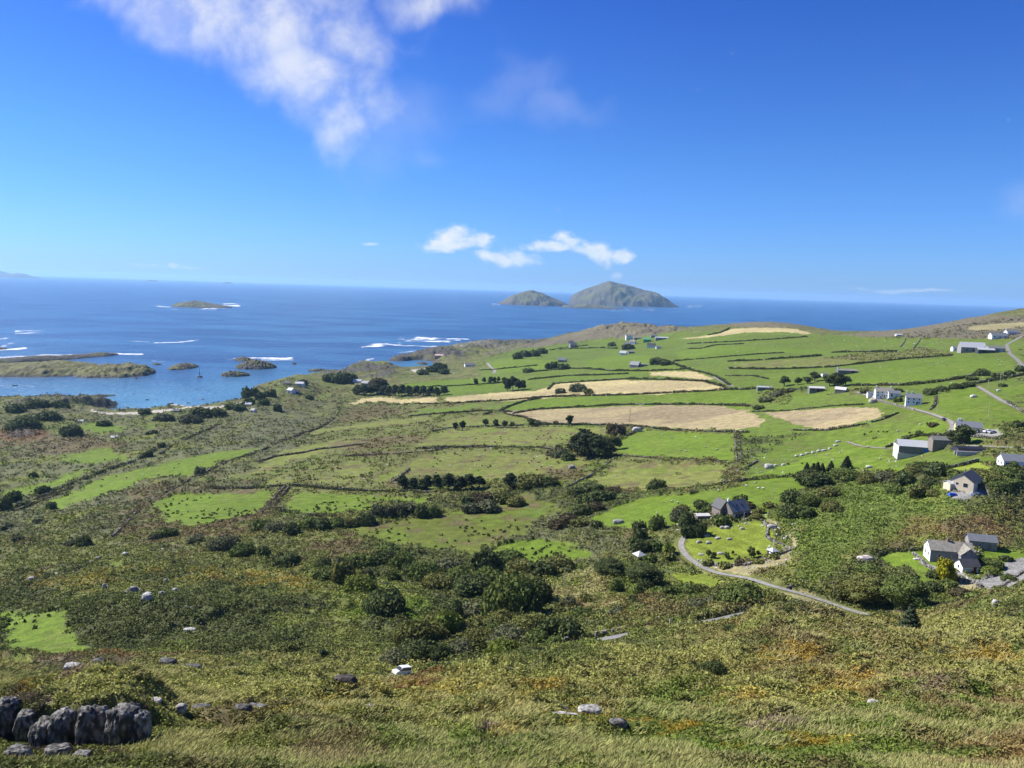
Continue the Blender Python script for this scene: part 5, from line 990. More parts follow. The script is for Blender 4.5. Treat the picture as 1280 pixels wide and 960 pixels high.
# gorse flowers and heather on the near hillside
def flowers(name, spots, colv, seed, per=26):
    rng = np.random.default_rng(seed); Pq = []
    for px, py, rx, ry, k in spots:
        for _ in range(k):
            a_ = rng.normal(size=2) * .5; p = hit(px + a_[0] * rx, py + a_[1] * ry)
            q = rng.normal(size=(per, 2)) * .22 * (p[1] / 80) ** .5; zz = hz(p[0] + q[:, 0], p[1] + q[:, 1]); Pq.append(np.stack([p[0] + q[:, 0], p[1] + q[:, 1], zz + .1 + rng.random(per) * .40], 1))
    Pq = np.concatenate(Pq); n = len(Pq); m = rng.random((n, 1)) < .45
    cl = np.where(m, np.array([[.05, .065, .018]]), np.array([colv])) * (.7 + .6 * rng.random((n, 1)))
    return blades(name, Pq, .07 * (.7 + .8 * rng.random(n)) * (Pq[:, 1] / 60) ** .8, cl, 1.2, .3, seed)
flowers('gorse_flowers', [(30,886,12,10,16),(170,879,40,5,8),(410,866,30,5,10),(430,870,20,5,6),(380,906,50,6,14),(660,866,50,8,26),(640,877,30,5,10),(735,898,40,7,30),(715,893,20,4,14),(745,886,16,2,5),(845,914,24,7,12),(860,910,20,5,10),(825,926,16,5,6),(935,884,50,8,20),(1060,860,50,14,20),(1070,868,40,8,14),(1240,825,70,7,26),(1200,828,40,5,10),(1000,824,40,6,12),(1000,932,60,8,18),(920,935,30,6,8),(30,958,50,6,8),(700,957,24,6,6),(560,868,200,8,10),(1150,845,120,20,14),(640,925,16,6,8),(440,862,40,3,8),(180,722,40,4,10),(335,726,60,5,14),(250,726,60,5,8),(90,829,60,3,6),(170,824,30,2,5)], (.40,.25,.02), 91)
flowers('heather', [(30,905,14,20,30),(60,948,60,8,30),(130,950,60,6,30),(180,915,10,14,14),(20,890,10,8,10),(608,921,18,5,16),(630,926,10,5,8),(90,832,80,4,20),(170,828,60,4,14),(40,912,16,10,20),(300,895,50,10,16),(430,874,24,8,20),(420,946,50,8,16),(78,873,16,4,8),(980,908,40,6,12),(955,912,20,4,8),(1190,905,60,20,20),(1240,940,50,20,24),(560,900,300,30,20),(1080,790,60,10,10),(920,870,60,14,10),(985,925,40,6,8),(770,900,20,8,8)], (.15,.085,.09), 92)
# ------------------------------------------------------------------ buildings
def paint(name, col, **k): return solid(name, col, **k)
M_white = paint('white_render', (.74,.74,.72), var=.06, scale=.8); M_cream = paint('cream_render', (.62,.53,.38), var=.06, scale=.8); M_yel = paint('yellow_render', (.66,.58,.30), var=.06)
M_stone = paint('house_stone', (.21,.18,.15), var=.45, scale=2.5, bump=.6); M_grey = paint('grey_render', (.26,.25,.24), var=.22, scale=1.2, bump=.2); M_pink = paint('terracotta_wall', (.42,.27,.22), var=.15)
M_slate = paint('slate', (.155,.165,.175), rough=.5, var=.22, scale=2.2, vec=(1, 1, 3), spec=.5); M_oldslate = paint('mossy_slate', (.23,.215,.18), var=.30, scale=1.3, bump=.2); M_slated = paint('dark_slate', (.06,.06,.065), rough=.55, var=.2)
M_tin = paint('corrugated_tin', (.42,.43,.43), rough=.45, var=.14, scale=1.0, spec=.5, vec=(6, .5, 1)); M_tinb = paint('weathered_tin', (.16,.165,.15), rough=.7, var=.25, scale=1.0, vec=(5, .5, 1)); M_rust = paint('rusty_tin', (.52,.50,.48), var=.15)
M_glass = paint('window_glass', (.02,.025,.03), rough=.15, var=.1, spec=.6); M_blue = paint('blue_door', (.02,.16,.55), rough=.6, var=.1); M_blue2 = paint('blue_tarp', (.02,.08,.40), rough=.6, var=.2); M_dred = paint('dark_red_door', (.12,.02,.02), var=.2)
M_black = paint('black_plastic', (.018,.018,.022), rough=.5, var=.3, scale=.6); M_wood = paint('weathered_wood', (.20,.17,.13), var=.3, scale=4, vec=(1, 1, 4)); M_conc = paint('concrete', (.42,.40,.37), var=.15); M_green = paint('green_paint', (.10,.30,.16), var=.1)
M_carw = paint('white_car_paint', (.75,.76,.78), rough=.25, var=.02, spec=.6); M_card = paint('dark_car_paint', (.02,.03,.06), rough=.25, var=.05, spec=.6); M_cars = paint('silver_car_paint', (.42,.44,.46), rough=.3, var=.02, spec=.6); M_carb = paint('blue_car_paint', (.04,.10,.28), rough=.25, var=.02, spec=.6); M_tyre = paint('rubber', (.02,.02,.02), var=.1)
def box(x0, x1, y0, y1, z0, z1):
    V = np.array([(x0,y0,z0),(x1,y0,z0),(x1,y1,z0),(x0,y1,z0),(x0,y0,z1),(x1,y0,z1),(x1,y1,z1),(x0,y1,z1)], float)
    return V, np.array([(0,3,2,1),(4,5,6,7),(0,1,5,4),(1,2,6,5),(2,3,7,6),(3,0,4,7)]), np.ones((8, 3))
def gable_walls(L, W, h, r, sink=3.5):
    a, b = L / 2, W / 2; V = np.array([(-a,-b,-sink),(a,-b,-sink),(a,b,-sink),(-a,b,-sink),(-a,-b,h),(a,-b,h),(a,b,h),(-a,b,h),(-a,0,h+r),(a,0,h+r)], float)
    return [(V, np.array([(0,1,5,4),(2,3,7,6)]), np.ones((10, 3))), (V, np.array([(4,5,9,8),(6,7,8,9)]), np.ones((10, 3))), (V, np.array([(0,4,7,3),(1,2,6,5)]), np.ones((10, 3))), (V, np.array([(4,8,7),(5,6,9)]), np.ones((10, 3)))]
def gable_roof(L, W, h, r, ov=.3, th=.16, x0=None):
    a, b = L / 2 + ov, W / 2 + ov; s = r / (W / 2); zl = h - ov * s; P_ = []
    for sg in (-1, 1):
        V = np.array([(-a,sg*b,zl+.03),(a,sg*b,zl+.03),(a,0,h+r+.03),(-a,0,h+r+.03),(-a,sg*b,zl+.03+th),(a,sg*b,zl+.03+th),(a,0,h+r+.03+th),(-a,0,h+r+.03+th)], float)
        P_.append((V, np.array([(0,3,2,1),(4,5,6,7),(0,1,5,4),(1,2,6,5),(2,3,7,6),(3,0,4,7)]), np.ones((8, 3))))
    return P_
def sub(name, parts, mat, parent, smooth=False):
    return mk2(name, parts, [mat], parent=parent, smooth=smooth)
def opening(face, s, z, w, h, L, W, out):
    """box lying on a wall face, standing out metres proud"""
    a, b = L / 2, W / 2
    if face == 'f': return box(s - w / 2, s + w / 2, -b - out, -b + .05, z, z + h)
    if face == 'b': return box(s - w / 2, s + w / 2, b - .05, b + out, z, z + h)
    if face == 'l': return box(-a - out, -a + .05, s - w / 2, s + w / 2, z, z + h)
    return box(a - .05, a + out, s - w / 2, s + w / 2, z, z + h)
def building(nm, label, cat, px, py, L, W, h, r, rot, wm, rm, ch=(), win=(), doors=(), extra=None, group=None, root=None, loc=None, ov=.3, detail=True):
    if loc is None:
        x, y, z = ground_pt(px, py); z = float(hs(x, y)); rr = math.radians(rot)
        y += abs(math.cos(rr)) * W / 2 + abs(math.sin(rr)) * L / 2; x = x * y / (y - (abs(math.cos(rr)) * W / 2 + abs(math.sin(rr)) * L / 2)); co_, si_ = math.cos(rr), math.sin(rr); z0_ = max(float(hs(x, y)), z); z = max([z0_] + [float(hs(x + a_ * L / 2 * co_ - b_ * W / 2 * si_, y + a_ * L / 2 * si_ + b_ * W / 2 * co_)) - .25 for a_, b_ in ((-1, -1), (0, -1), (1, -1))]); z = min(z, z0_ + .75) + .1
        loc = (x, y, z)
    e = empty(nm, loc, math.radians(rot), label, cat, group)
    sub('wall', gable_walls(L, W, h, r), wm, e); rf = sub('roof', gable_roof(L, W, h, r, ov), rm, e)
    for c in ch:
        cx_, cm = c[0], c[1]; hh = c[2] if len(c) > 2 else 1.1; cy_ = c[3] if len(c) > 3 else 0; zb = h + r - abs(cy_) * r / (W / 2)
        q = sub('chimney', [box(cx_ - .38, cx_ + .38, cy_ - .3, cy_ + .3, zb - .7, zb + hh), box(cx_ - .45, cx_ + .45, cy_ - .37, cy_ + .37, zb + hh + .002, zb + hh + .12), box(cx_ - .14, cx_ + .14, cy_ - .14, cy_ + .14, zb + hh + .122, zb + hh + .45)], cm, rf)
    for wd in win:
        f, s, z, w, hh = wd[:5]
        fr = sub('window', [opening(f, s, z, w, hh, L, W, .05)], M_white if len(wd) < 6 else wd[5], e)
        if detail: sub('pane', [opening(f, s, z + .08, w - .16, hh - .16, L, W, .07)], M_glass, fr)
    for f, s, w, hh, mt in doors: sub('door', [opening(f, s, 0, w, hh, L, W, .06)], mt, e)
    return e
def row(face, n, L, z=1.0, w=.9, h=1.1, off=0):
    return [(face, -L / 2 + L * (i + .5) / n + off, z, w, h) for i in range(n)]
# stone cottage in the round garden
e = building('stone_cottage', 'slate-roofed stone cottage with white chimneys above the oval lawn', 'cottage', 918, 651, 9.5, 7.0, 3.0, 3.6, 28, M_stone, M_slate, [(-4.2, M_white, 1.0)], [('f', -2.6, .8, 1.1, 1.2), ('f', 0, .8, 1.1, 1.2), ('f', 2.6, .8, 1.1, 1.2), ('l', -1.2, 1.0, .8, 1.0), ('l', 1.2, 3.4, .7, .8)], [('f', -3.9, .9, 2.0, M_white)])
w_ = sub('porch_wing', gable_walls(6.0, 5.0, 3.2, 3.2), M_stone, e); w_.location = (-4.0, 4.0, 0); w_.rotation_euler = (0, 0, math.radians(82))
rw = sub('wing_roof', gable_roof(6.0, 5.0, 3.2, 3.2), M_slated, e); rw.location = (-4.0, 4.0, 0.02); rw.rotation_euler = (0, 0, math.radians(82))
for sx_, sy_ in ((-1.2, -1.75), (1.8, -1.75)):
    zz_ = 3.0 + 3.6 * (1 - 1.75 / 3.5); sk = sub('skylight', [box(-.35, .35, -.5, .5, 0, .06)], M_glass, e); sk.location = (sx_, sy_, zz_ + .24); sk.rotation_euler = (math.atan(3.6 / 3.5), 0, 0)
building('garden_shed', 'low flat stone outbuilding half hidden by shrubs left of the stone cottage', 'shed', 877, 653, 5.5, 3.5, 1.9, .5, 10, M_stone, M_rust, [], [('f', .8, .7, .7, .7)], [('f', -1.2, .8, 1.7, M_wood)])
# grey farmhouse, lower right
e = building('farmhouse', 'long grey farmhouse with pale mossy slates beside the gravel yard', 'house', 1184, 705, 13.0, 6.2, 3.4, 2.3, -10, M_grey, M_oldslate, [(-.4, M_stone, 1.0)], [('f', -3.6, 1.1, 1.3, 1.1), ('f', -.6, 1.1, .8, 1.0), ('l', -1.4, 1.0, .9, 1.2), ('l', 1.2, 1.0, .9, 1.2), ('l', 0, 3.6, .7, .8)], [('f', 2.0, .9, 2.0, M_wood)])
sub('white_gable', [(np.array([(-6.56,-3.1,-1),(-6.56,3.1,-1),(-6.56,3.1,3.4),(-6.56,0,5.68),(-6.56,-3.1,3.4),(-6.52,-3.1,-1),(-6.52,3.1,-1),(-6.52,3.1,3.4),(-6.52,0,5.68),(-6.52,-3.1,3.4)], float), np.array([(0,1,2,4),(2,3,4,4)]), np.ones((10, 3)))], M_white, e)
w_ = sub('rear_wing', gable_walls(5.5, 5.0, 3.2, 2.2), M_grey, e); w_.location = (4.2, -3.0, 0); w_.rotation_euler = (0, 0, math.radians(90)); rw = sub('wing_roof', gable_roof(5.5, 5.0, 3.2, 2.2), M_oldslate, e); rw.location = (4.2, -3.0, .02); rw.rotation_euler = (0, 0, math.radians(90))
building('outbuilding', 'small white-gabled outbuilding with dark red door in front of the grey farmhouse', 'outbuilding', 1208, 717, 5.6, 4.2, 2.1, 1.6, 2, M_white, M_slated, [], [('l', 0, .9, .9, 1.0)], [('f', 1.2, 1.0, 1.9, M_dred)])
building('outbuilding', 'slate-blue roofed outbuilding behind the grey farmhouse', 'outbuilding', 1225, 689, 8.5, 4.4, 2.6, 1.7, -14, M_grey, M_slate, [], [('f', -1, .9, .8, .8)], [('f', 2.0, 1.0, 1.9, M_wood)])
# cream bungalow
e = building('bungalow', 'cream bungalow with brown tiled roof and blue tarp outside', 'house', 1206, 618, 11.5, 8.5, 2.8, 2.8, 44, M_cream, M_slated, [], [('l', -1.4, .5, 1.7, 1.7), ('l', 1.6, 1.0, 1.0, 1.0), ('f', 0, .9, 1.2, 1.1)], [('l', 3.2, .9, 2.0, M_white)])
e = building('annexe', 'low pale annexe with a tin roof joined to the left of the cream bungalow', 'annexe', 1189, 615, 4.6, 4.0, 2.3, .8, 8, M_cream, M_tin, [], [('f', 0, .9, 1.0, .9)], [('f', 1.6, .7, 1.8, M_wood)])
# big barn with the blue door
e = building('barn', 'big grey barn with a bright blue door and pale tin roof', 'barn', 1141, 572, 16.5, 9.5, 4.0, 2.6, -12, M_tinb, M_tin, [], [], [('f', 5.0, 3.2, 3.4, M_blue)], ov=.25)
sub('concrete_base', [box(-8.9, 5.5, -5.4, -4.78, -4.0, .30)], M_conc, e); sub('side_wall', [box(-8.5, -8.27, -4.75, 4.75, -3.5, 3.8)], M_white, e)
building('cowshed', 'long low shed with green-grey roof behind the silage pit', 'shed', 1184, 560, 17, 5.5, 2.6, 1.5, -4, M_stone, M_tinb, [], [('f', -3, .9, 1.0, .8), ('f', 3, .9, 1.0, .8)], [('f', 0, 1.2, 2.0, M_wood)])
x, y, z = ground_pt(1222, 566); z = float(hs(x, y)); e = empty('silage_pit', (x, y + 3, z), math.radians(-3), 'black plastic covered silage pit beside the low shed', 'silage pit')
cv_p = [(np.array([(-8.5,-3.4,.5),(8.5,-3.4,.5),(8.5,-1.5,1.7),(-8.5,-1.5,1.7),(8.5,3.2,1.9),(-8.5,3.2,1.9),(-9.6,-2.5,.1),(9.6,-2.5,.1),(9.6,3,.1),(-9.6,3,.1)], float), np.array([(0,1,2,3),(3,2,4,5),(6,0,3,5),(6,5,9,9),(1,7,4,2),(7,8,4,4)]), np.ones((10, 3)))]
sub('plastic_cover', cv_p, M_black, e); sub('retaining_wall', [box(-11, 8.6, -4.0, -3.6, -1.2, .7), box(-11, -2, -6.2, -5.9, -1.2, .9)], M_conc, e)
# yellow and white house above the yard
building('house', 'white and yellow house behind the pair of round trees', 'house', 1209, 545, 12, 7, 2.8, 2.4, -22, M_yel, M_slate, [(-4.5, M_white, 1.1)], row('f', 3, 12) + [('l', 0, 1.0, 1.2, 1.1), ('r', 0, 1, 1, 1)], [('f', 4.2, .9, 2.0, M_white)])
building('house', 'low white gabled cottage left of the yellow-fronted house', 'house', 1199, 541, 6, 6, 2.6, 2.4, 60, M_white, M_slate, [(-2.4, M_white, 1.1)], [('l', 0, .9, 1.0, 1.0), ('f', 0, .9, .9, .9)], [])
building('bungalow', 'white bungalow with blue-grey slate roof at the right picture edge', 'house', 1272, 587, 14, 7.5, 2.8, 2.4, -12, M_white, M_slate, [(3.5, M_white, .9)], row('f', 4, 14) + [('l', -1.2, .9, 1.2, 1.2), ('l', 1.5, .9, .9, 1.2)], [('f', -5.8, .9, 2.0, M_slated)])
# two white farmhouses on the lane
building('farmhouse', 'two-storey white farmhouse, left of the pair on the lane', 'house', 1104, 499, 12, 7, 4.2, 2.6, -14, M_white, M_oldslate, [(-5.2, M_white, 1.2), (4.8, M_white, 1.2)], row('f', 4, 12, .9) + row('f', 4, 12, 2.9) + [('l', 0, 3.2, .8, 1)], [('f', 0, 1.0, 2.0, M_wood)])
building('lean_to', 'grey-roofed wing right of the left white farmhouse', 'outbuilding', 1117, 498, 8, 6, 2.6, 1.6, -14, M_white, M_slate, [], [('f', 1, .9, .9, .9)], [('f', -2, 1, 2, M_slated)])
building('farmhouse', 'tall white farmhouse with two chimneys, right of the pair on the lane', 'house', 1141, 508, 9.5, 6.5, 4.4, 2.6, -22, M_white, M_slate, [(-4.2, M_white, 1.3), (-1.0, M_white, 1.2)], row('f', 3, 9.5, .8, 1, 1.3) + row('f', 3, 9.5, 2.9, 1, 1.2) + [('l', -1.2, .9, .9, 1.2), ('l', 1.4, 3.0, .9, 1.2)], [('f', 1.9, .9, 2.0, M_slated)])
building('outbuilding', 'tiny white shed at the left end of the farmhouse lane', 'shed', 1089, 497, 6, 4, 2.2, 1.2, -10, M_white, M_slate, [], [('f', 0, .8, .7, .7)], [])
building('shed', 'open-fronted tin-roofed shed with red doorway below the dark trees', 'shed', 1020, 491, 13, 6, 3.0, 1.2, -5, M_tinb, M_rust, [], [('f', -4, .3, 2.4, 2.0, M_conc), ('f', 4, .3, 2.4, 2.0, M_conc)], [('f', 1.0, 2.4, 2.4, M_dred)])
building('shed', 'small shed with a pale pinkish roof right of the dark trees', 'shed', 1051, 492, 8.5, 6.5, 2.2, 1.9, -35, M_tinb, M_rust, [], [('f', 2, .8, .8, .8)], [('f', -1, 1.2, 1.9, M_wood)])
building('barn', 'long dark low barn with one white end pillar above the dark trees', 'barn', 1058, 468, 19, 7, 2.8, 1.3, -4, M_tinb, M_oldslate, [(-9.0, M_white, 1.4)], [('f', 2, .8, 2, 1)], [('f', 5, 3, 2.4, M_black)])
building('shed', 'small ruined white-walled shed left of the long dark barn', 'shed', 1030, 471, 5, 4, 2.0, .9, 10, M_white, M_tinb, [], [('f', 0, .8, .7, .7)], [])
building('polytunnel', 'low grey sheds in the hedge left of the red-doored shed', 'shed', 955, 488, 14, 4.5, 2.0, 1.0, 0, M_tinb, M_tin, [], [('f', 0, .8, 1.0, .7)], [])
# far farmyard to the right
building('barn', 'big grey-roofed barn, tallest in the far right farmyard', 'barn', 1214, 441, 26, 13, 5.0, 5.5, -12, M_grey, M_tin, [], [('f', 0, .6, 3, 2.4)], [('f', 7, 4, 3.6, M_slated), ('f', -7, 3, 3, M_tinb)])
building('barn', 'low dark-fronted barn on the right of the far farmyard', 'barn', 1231, 442, 17, 9, 3.2, 2.0, -10, M_slated, M_tin, [], [('f', 3, .8, 2, 1.4, M_conc)], [('f', -3, 3, 2.6, M_black)])
building('barn', 'rusty-ended grey shed by the far bend of the road', 'barn', 1243, 441, 17, 10, 4.0, 2.6, -6, M_grey, M_tinb, [], [('f', 0, .8, 2, 1.4, M_conc)], [('f', 5, 3, 2.8, M_rust)])
building('cottage', 'little white cottage and yard wall left of the far barns', 'house', 1196, 439, 12, 7, 3, 2, -5, M_white, M_slate, [(5, M_white, 1)], row('f', 2, 12), [])
building('bungalow', 'white dormer house highest on the right hillside', 'house', 1247, 424, 20, 10, 3.2, 3.6, -4, M_white, M_slate, [(7, M_white, 1.6)], row('f', 3, 20, 1, 2, 1.6), [])
# headland farms, far away
FAR = [(714,431,13,8,5,3.5,-10,'W','D','dark-roofed white house, higher of the two on the left headland'),(716,435,17,10,6,4.5,20,'G','S','grey gabled barn, lower of the two on the left headland'),
 (786,425,15,9,8,3.0,5,'W','S','tall pale farmhouse at the left of the headland hamlet'),(791,431,13,9,6,3.5,-30,'W','O','white barn in front of the tall headland farmhouse'),(784,433,14,9,4,3.0,-10,'W','S','low white house lowest left in the headland hamlet'),(797,425,18,8,4,2.5,0,'G','O','long grey shed behind the headland hamlet'),
 (809,428,16,9,5,4,-15,'E','G','green-roofed shed in the headland hamlet'),(814,435,17,9,4,4.5,-20,'W','D','white house with a steep dark roof at the right of the hamlet'),(827,425,28,9,3.5,2.0,-3,'G','T','long low barn with a shining white roof on the headland'),(817,423,14,8,5,2.5,0,'G','S','grey shed left of the long shining barn'),
 (779,444,13,8,3.5,4,-25,'W','T','white-gabled cottage among trees below the hamlet'),(789,442,12,7,3,2.5,0,'G','O','grey shed beside the white-gabled cottage'),(823,436,10,6,3,2,0,'W','S','tiny white shed at the right end of the hamlet'),
 (794,460,14,10,3.5,5,-35,'G','S','lone grey hip-roofed house below the hamlet'),(804,458,12,5,2,1,0,'G','O','low wall-like shed beside the lone grey house'),(703,453,15,8,3.5,4,-15,'G','S','pointed grey ruin on the rocky knoll'),
 (587,459,20,9,3.5,3.5,15,'W','O','white cottage near the pale bend of road'),(552,447,30,14,3.5,2.5,5,'P','P','pink-roofed shed on the point beyond the inlet'),(571,444,26,10,4,3.5,10,'W','S','long white house on the point beyond the inlet'),(578,447,14,8,3,2.5,-10,'G','D','dark boat shed beside the long white house'),(562,441,12,8,3,2,0,'W','S','small pale house at the tip of the point'),
 (525,467,12,7,3,4,-35,'W','D','white gabled cottage in trees below the inlet'),(447,479,14,8,3,2.5,-5,'W','T','white bungalow near the rocky shore'),(458,483,14,9,4,3.5,-20,'G','S','grey gabled house below the white shore bungalow'),
 (358,482,11,7,3,2.5,15,'G','O','grey-gabled cottage, left of the two above the bay'),(375,483,13,7,3,2.5,-8,'W','T','pale roofed bungalow, right of the two above the bay'),(364,493,9,8,4.5,3,-30,'W','S','white dormer house below the two bay cottages'),(371,493,8,6,3,2.5,10,'G','D','dark-roofed wing right of the white dormer house'),
 (311,508,8,5,2.5,1.8,0,'W','T','white cottage in the wooded patch behind the bay'),(303,514,7,5,2.2,1.6,10,'W','O','small grey-white shed in the wooded patch'),(317,516,6,5,2.6,2.2,-30,'W','D','tiny white gabled house in the wooded patch'),
 (221,516,8,6,2.2,1.8,0,'W','D','dark-roofed white boathouse by the pier'),(143,550,6,5,2,1.4,10,'W','T','tiny white hut on the coastal heath'),(101,529,6,4,2,1.2,10,'W','T','tiny white hut beside the seaside green'),(1264,419,16,8,3,2.5,0,'W','S','tiny white house on the right skyline'),(1123,421,9,6,2,1.5,0,'W','T','tiny pale ruin on the skyline field')]
WM = {'W': M_white, 'G': M_grey, 'E': M_green, 'P': M_pink}; RM = {'D': M_slated, 'S': M_slate, 'O': M_oldslate, 'G': M_green, 'T': M_tin, 'P': paint('pink_tin', (.5,.36,.32), var=.1)}
for i, (px, py, L, W, h, r, rt, wk, rk, lab) in enumerate(FAR):
    cat = 'house' if any(k in lab for k in ('house', 'cottage', 'bungalow')) else ('shed' if 'shed' in lab or 'hut' in lab or 'ruin' in lab else 'barn')
    building({'house': 'cottage', 'shed': 'shed', 'barn': 'barn'}[cat], lab, cat, px, py, L, W, h, r, rt, WM[wk], RM[rk], [(-L / 2 + .6, WM[wk], 1.3)] if cat == 'house' else [], [('f', -L / 5, .8, 1.4, 1.4, M_glass), ('f', L / 5, .8, 1.4, 1.4, M_glass)], [('f', 0, 1.2, 2.1, M_slated)], detail=False)
# garden pavilion and little shed
def pavilion(px, py, s, label, nm, wm, rm, hgt=2.2):
    x, y, z = ground_pt(px, py); z = float(hs(x, y)); e = empty(nm, (x, y + s / 2, z), math.radians(25), label, nm.replace('_', ' '))
    a = s / 2
    if nm == 'pavilion':
        for sx_ in (-1, 1):
            for sy_ in (-1, 1): sub('post', [box(sx_ * a - .08, sx_ * a + .08, sy_ * a - .08, sy_ * a + .08, -.4, hgt)], wm, e)
        sub('floor', [box(-a, a, -a, a, -.3, .12)], M_wood, e)
    else: sub('wall', [box(-a, a, -a, a, -.6, hgt)], wm, e); sub('door', [box(-.4, .4, -a - .05, -a + .02, 0, 1.8)], M_black, e); sub('window', [box(-a - .04, -a + .02, -.4, .4, .9, 1.6)], M_white, e)
    b = a + .35; V = np.array([(-b,-b,hgt),(b,-b,hgt),(b,b,hgt),(-b,b,hgt),(0,0,hgt + s * .42),(-b,-b,hgt-.1),(b,-b,hgt-.1),(b,b,hgt-.1),(-b,b,hgt-.1)], float)
    sub('roof', [(V, np.array([(0,1,4,4),(1,2,4,4),(2,3,4,4),(3,0,4,4),(5,6,1,0),(6,7,2,1),(7,8,3,2),(8,5,0,3),(8,7,6,5)]), np.ones((9, 3)))], rm, e)
pavilion(800, 702, 3.4, 'small garden pavilion with a pale pyramid roof above the dark oaks', 'pavilion', M_wood, M_tin)
pavilion(967, 696, 2.6, 'small dark garden hut with a pale blue pointed roof at the lawn corner', 'hut', M_slated, M_tin, 2.0)
# pier
a = at_z(213, 512.5, 1.5); b_ = at_z(250, 513, 1.5); c_ = at_z(214, 505.5, 1.5)
ax = np.array([a[0], a[1]]); far = at_z(213, 506, 1.5)[:2]; nearp = at_z(252, 511.5, 1.5)[:2]; d_ = nearp - far; L_ = np.hypot(*d_); an = math.atan2(d_[1], d_[0])
e = empty('pier', (far[0], far[1], 0), an, 'pale stone pier running out from the beach into the bay', 'pier'); sub('quay_deck', [box(0, L_, -3.2, 3.2, 1.9, 2.4)], M_conc, e); sub('quay_wall', [box(.2, L_ - .2, -3, 3, -3, 1.88)], M_stone, e); sub('pier_head_wall', [box(-.6, .4, -4.5, 4.5, -3, 4.0)], M_grey, e)
# ------------------------------------------------------------------ poles
def pole(px, py, hpx, label, cross=True, mat=None, thick=.13, nm='utility_pole'):
    x, y, z = ground_pt(px, py); z = float(hs(x, y)); hh = hpx * y / FPX * 1.03; e = empty(nm, (x, y, z), 0, label, 'utility pole', 'wooden poles across the valley')
    sub('pole', [limb((0, 0, -.5), (0, 0, hh), thick, thick * .7, 8)], mat or M_wood, e, True)
    if cross:
        sub('crossarm', [box(-.9, .9, -.06, .06, hh - .5, hh - .36)], M_wood, e)
        for q in (-.75, 0, .75): sub('insulator', [limb((q, 0, hh - .355), (q, 0, hh - .12), .05, .035, 6)], M_white, e)
M_pw = paint('pale_post', (.42,.40,.36), var=.15)
for a in [(409,806,30,'dark pole with a crossarm in the heath left of the van',True,None,.12),(705,736,28,'pale pole with a crossarm among the valley thickets',True,M_pw,.13),(837,792,20,'stout grey post beside the road bend',False,M_pw,.28),(579,826,9,'short pale post at the scrub above the van road',False,M_pw,.18),(978,770,19,'thin pole at the scrub belt near the near crest',False,M_wood,.13),(787,528,18,'dark pole standing in the wide stubble field',False,None,.22),(913,595,16,'thin pole in the field behind the stone cottage',False,M_pw,.1),(929,662,23,'slim pole on the cottage lawn',False,M_pw,.09),(966,621,18,'thin pole in the bright field above the cottage',False,M_pw,.1),(1205,600,16,'thin pole behind the cream bungalow',False,M_pw,.12),(1250,578,16,'thin pole left of the white bungalow',False,M_pw,.12),(1235,523,21,'pale pole in the bright field right of the farmhouses',False,M_pw,.12),(1235,486,11,'short pole by the loop of the right-hand lane',False,M_pw,.16),(1171,515,26,'pale pole right of the tall white farmhouse',False,M_pw,.12),(1250,478,12,'short pole in the dark hedge at the right',False,M_pw,.16),(1042,748,30,'dark pole beside the oaks near the lane',False,M_wood,.12),(1271,738,16,'wooden post by the farmhouse drive',False,M_wood,.15),(760,468,11,'faint pole in the distant green field',False,M_pw,.2)]:
    pole(a[0], a[1], a[2], a[3], a[4], a[5], a[6])
# dead branch leaning on the gorse rock
p1 = ground_pt(714, 895); q = at_Y(692, 878, p1[1] + .6); e = mk2('dead_branch', [limb((0, 0, 0), (q[0] - p1[0], q[1] - p1[1], q[2] - p1[2]), .07, .02, 6), limb(((q[0] - p1[0]) * .55, (q[1] - p1[1]) * .55, (q[2] - p1[2]) * .55), ((q[0] - p1[0]) * .8, .1, (q[2] - p1[2]) * .95), .025, .012, 5)], [M_pw]); e.location = (p1[0], p1[1], p1[2] + .45); tag(e, 'bleached dead branch leaning up from the gorse rock', 'branch')
# fence below the round oak
x0, y0, _ = ground_pt(1100, 771); fp = [(1103,768),(1120,767),(1137,767),(1152,766),(1167,762),(1182,757),(1196,753),(1210,749)]; fw = [ground_pt(*p) for p in fp]; bx_, by_, bz_ = fw[0]
e = empty('fence', (bx_, by_, float(hs(bx_, by_))), 0, 'post and rail fence beside the lane below the round oak', 'fence')
pts_ = []
for (xa, ya, _), (xb, yb, _) in zip(fw[:-1], fw[1:]):
    for k in range(2): t = k / 2; pts_.append((xa + (xb - xa) * t, ya + (yb - ya) * t))
pts_.append(fw[-1][:2]); pts_ = [(a, b, float(hs(a, b))) for a, b in pts_]; o3 = np.array([bx_, by_, float(hs(bx_, by_))])
for a, b, c in pts_: sub('post', [limb(np.array((a, b, c - .3)) - o3, np.array((a, b, c + 1.15)) - o3, .09, .08, 6)], M_wood, e)
for zz in (.55, 1.0): sub('rail', [limb(np.array((p[0], p[1], p[2] + zz)) - o3, np.array((q[0], q[1], q[2] + zz)) - o3, .045, .045, 5) for p, q in zip(pts_[:-1], pts_[1:])], M_wood, e)
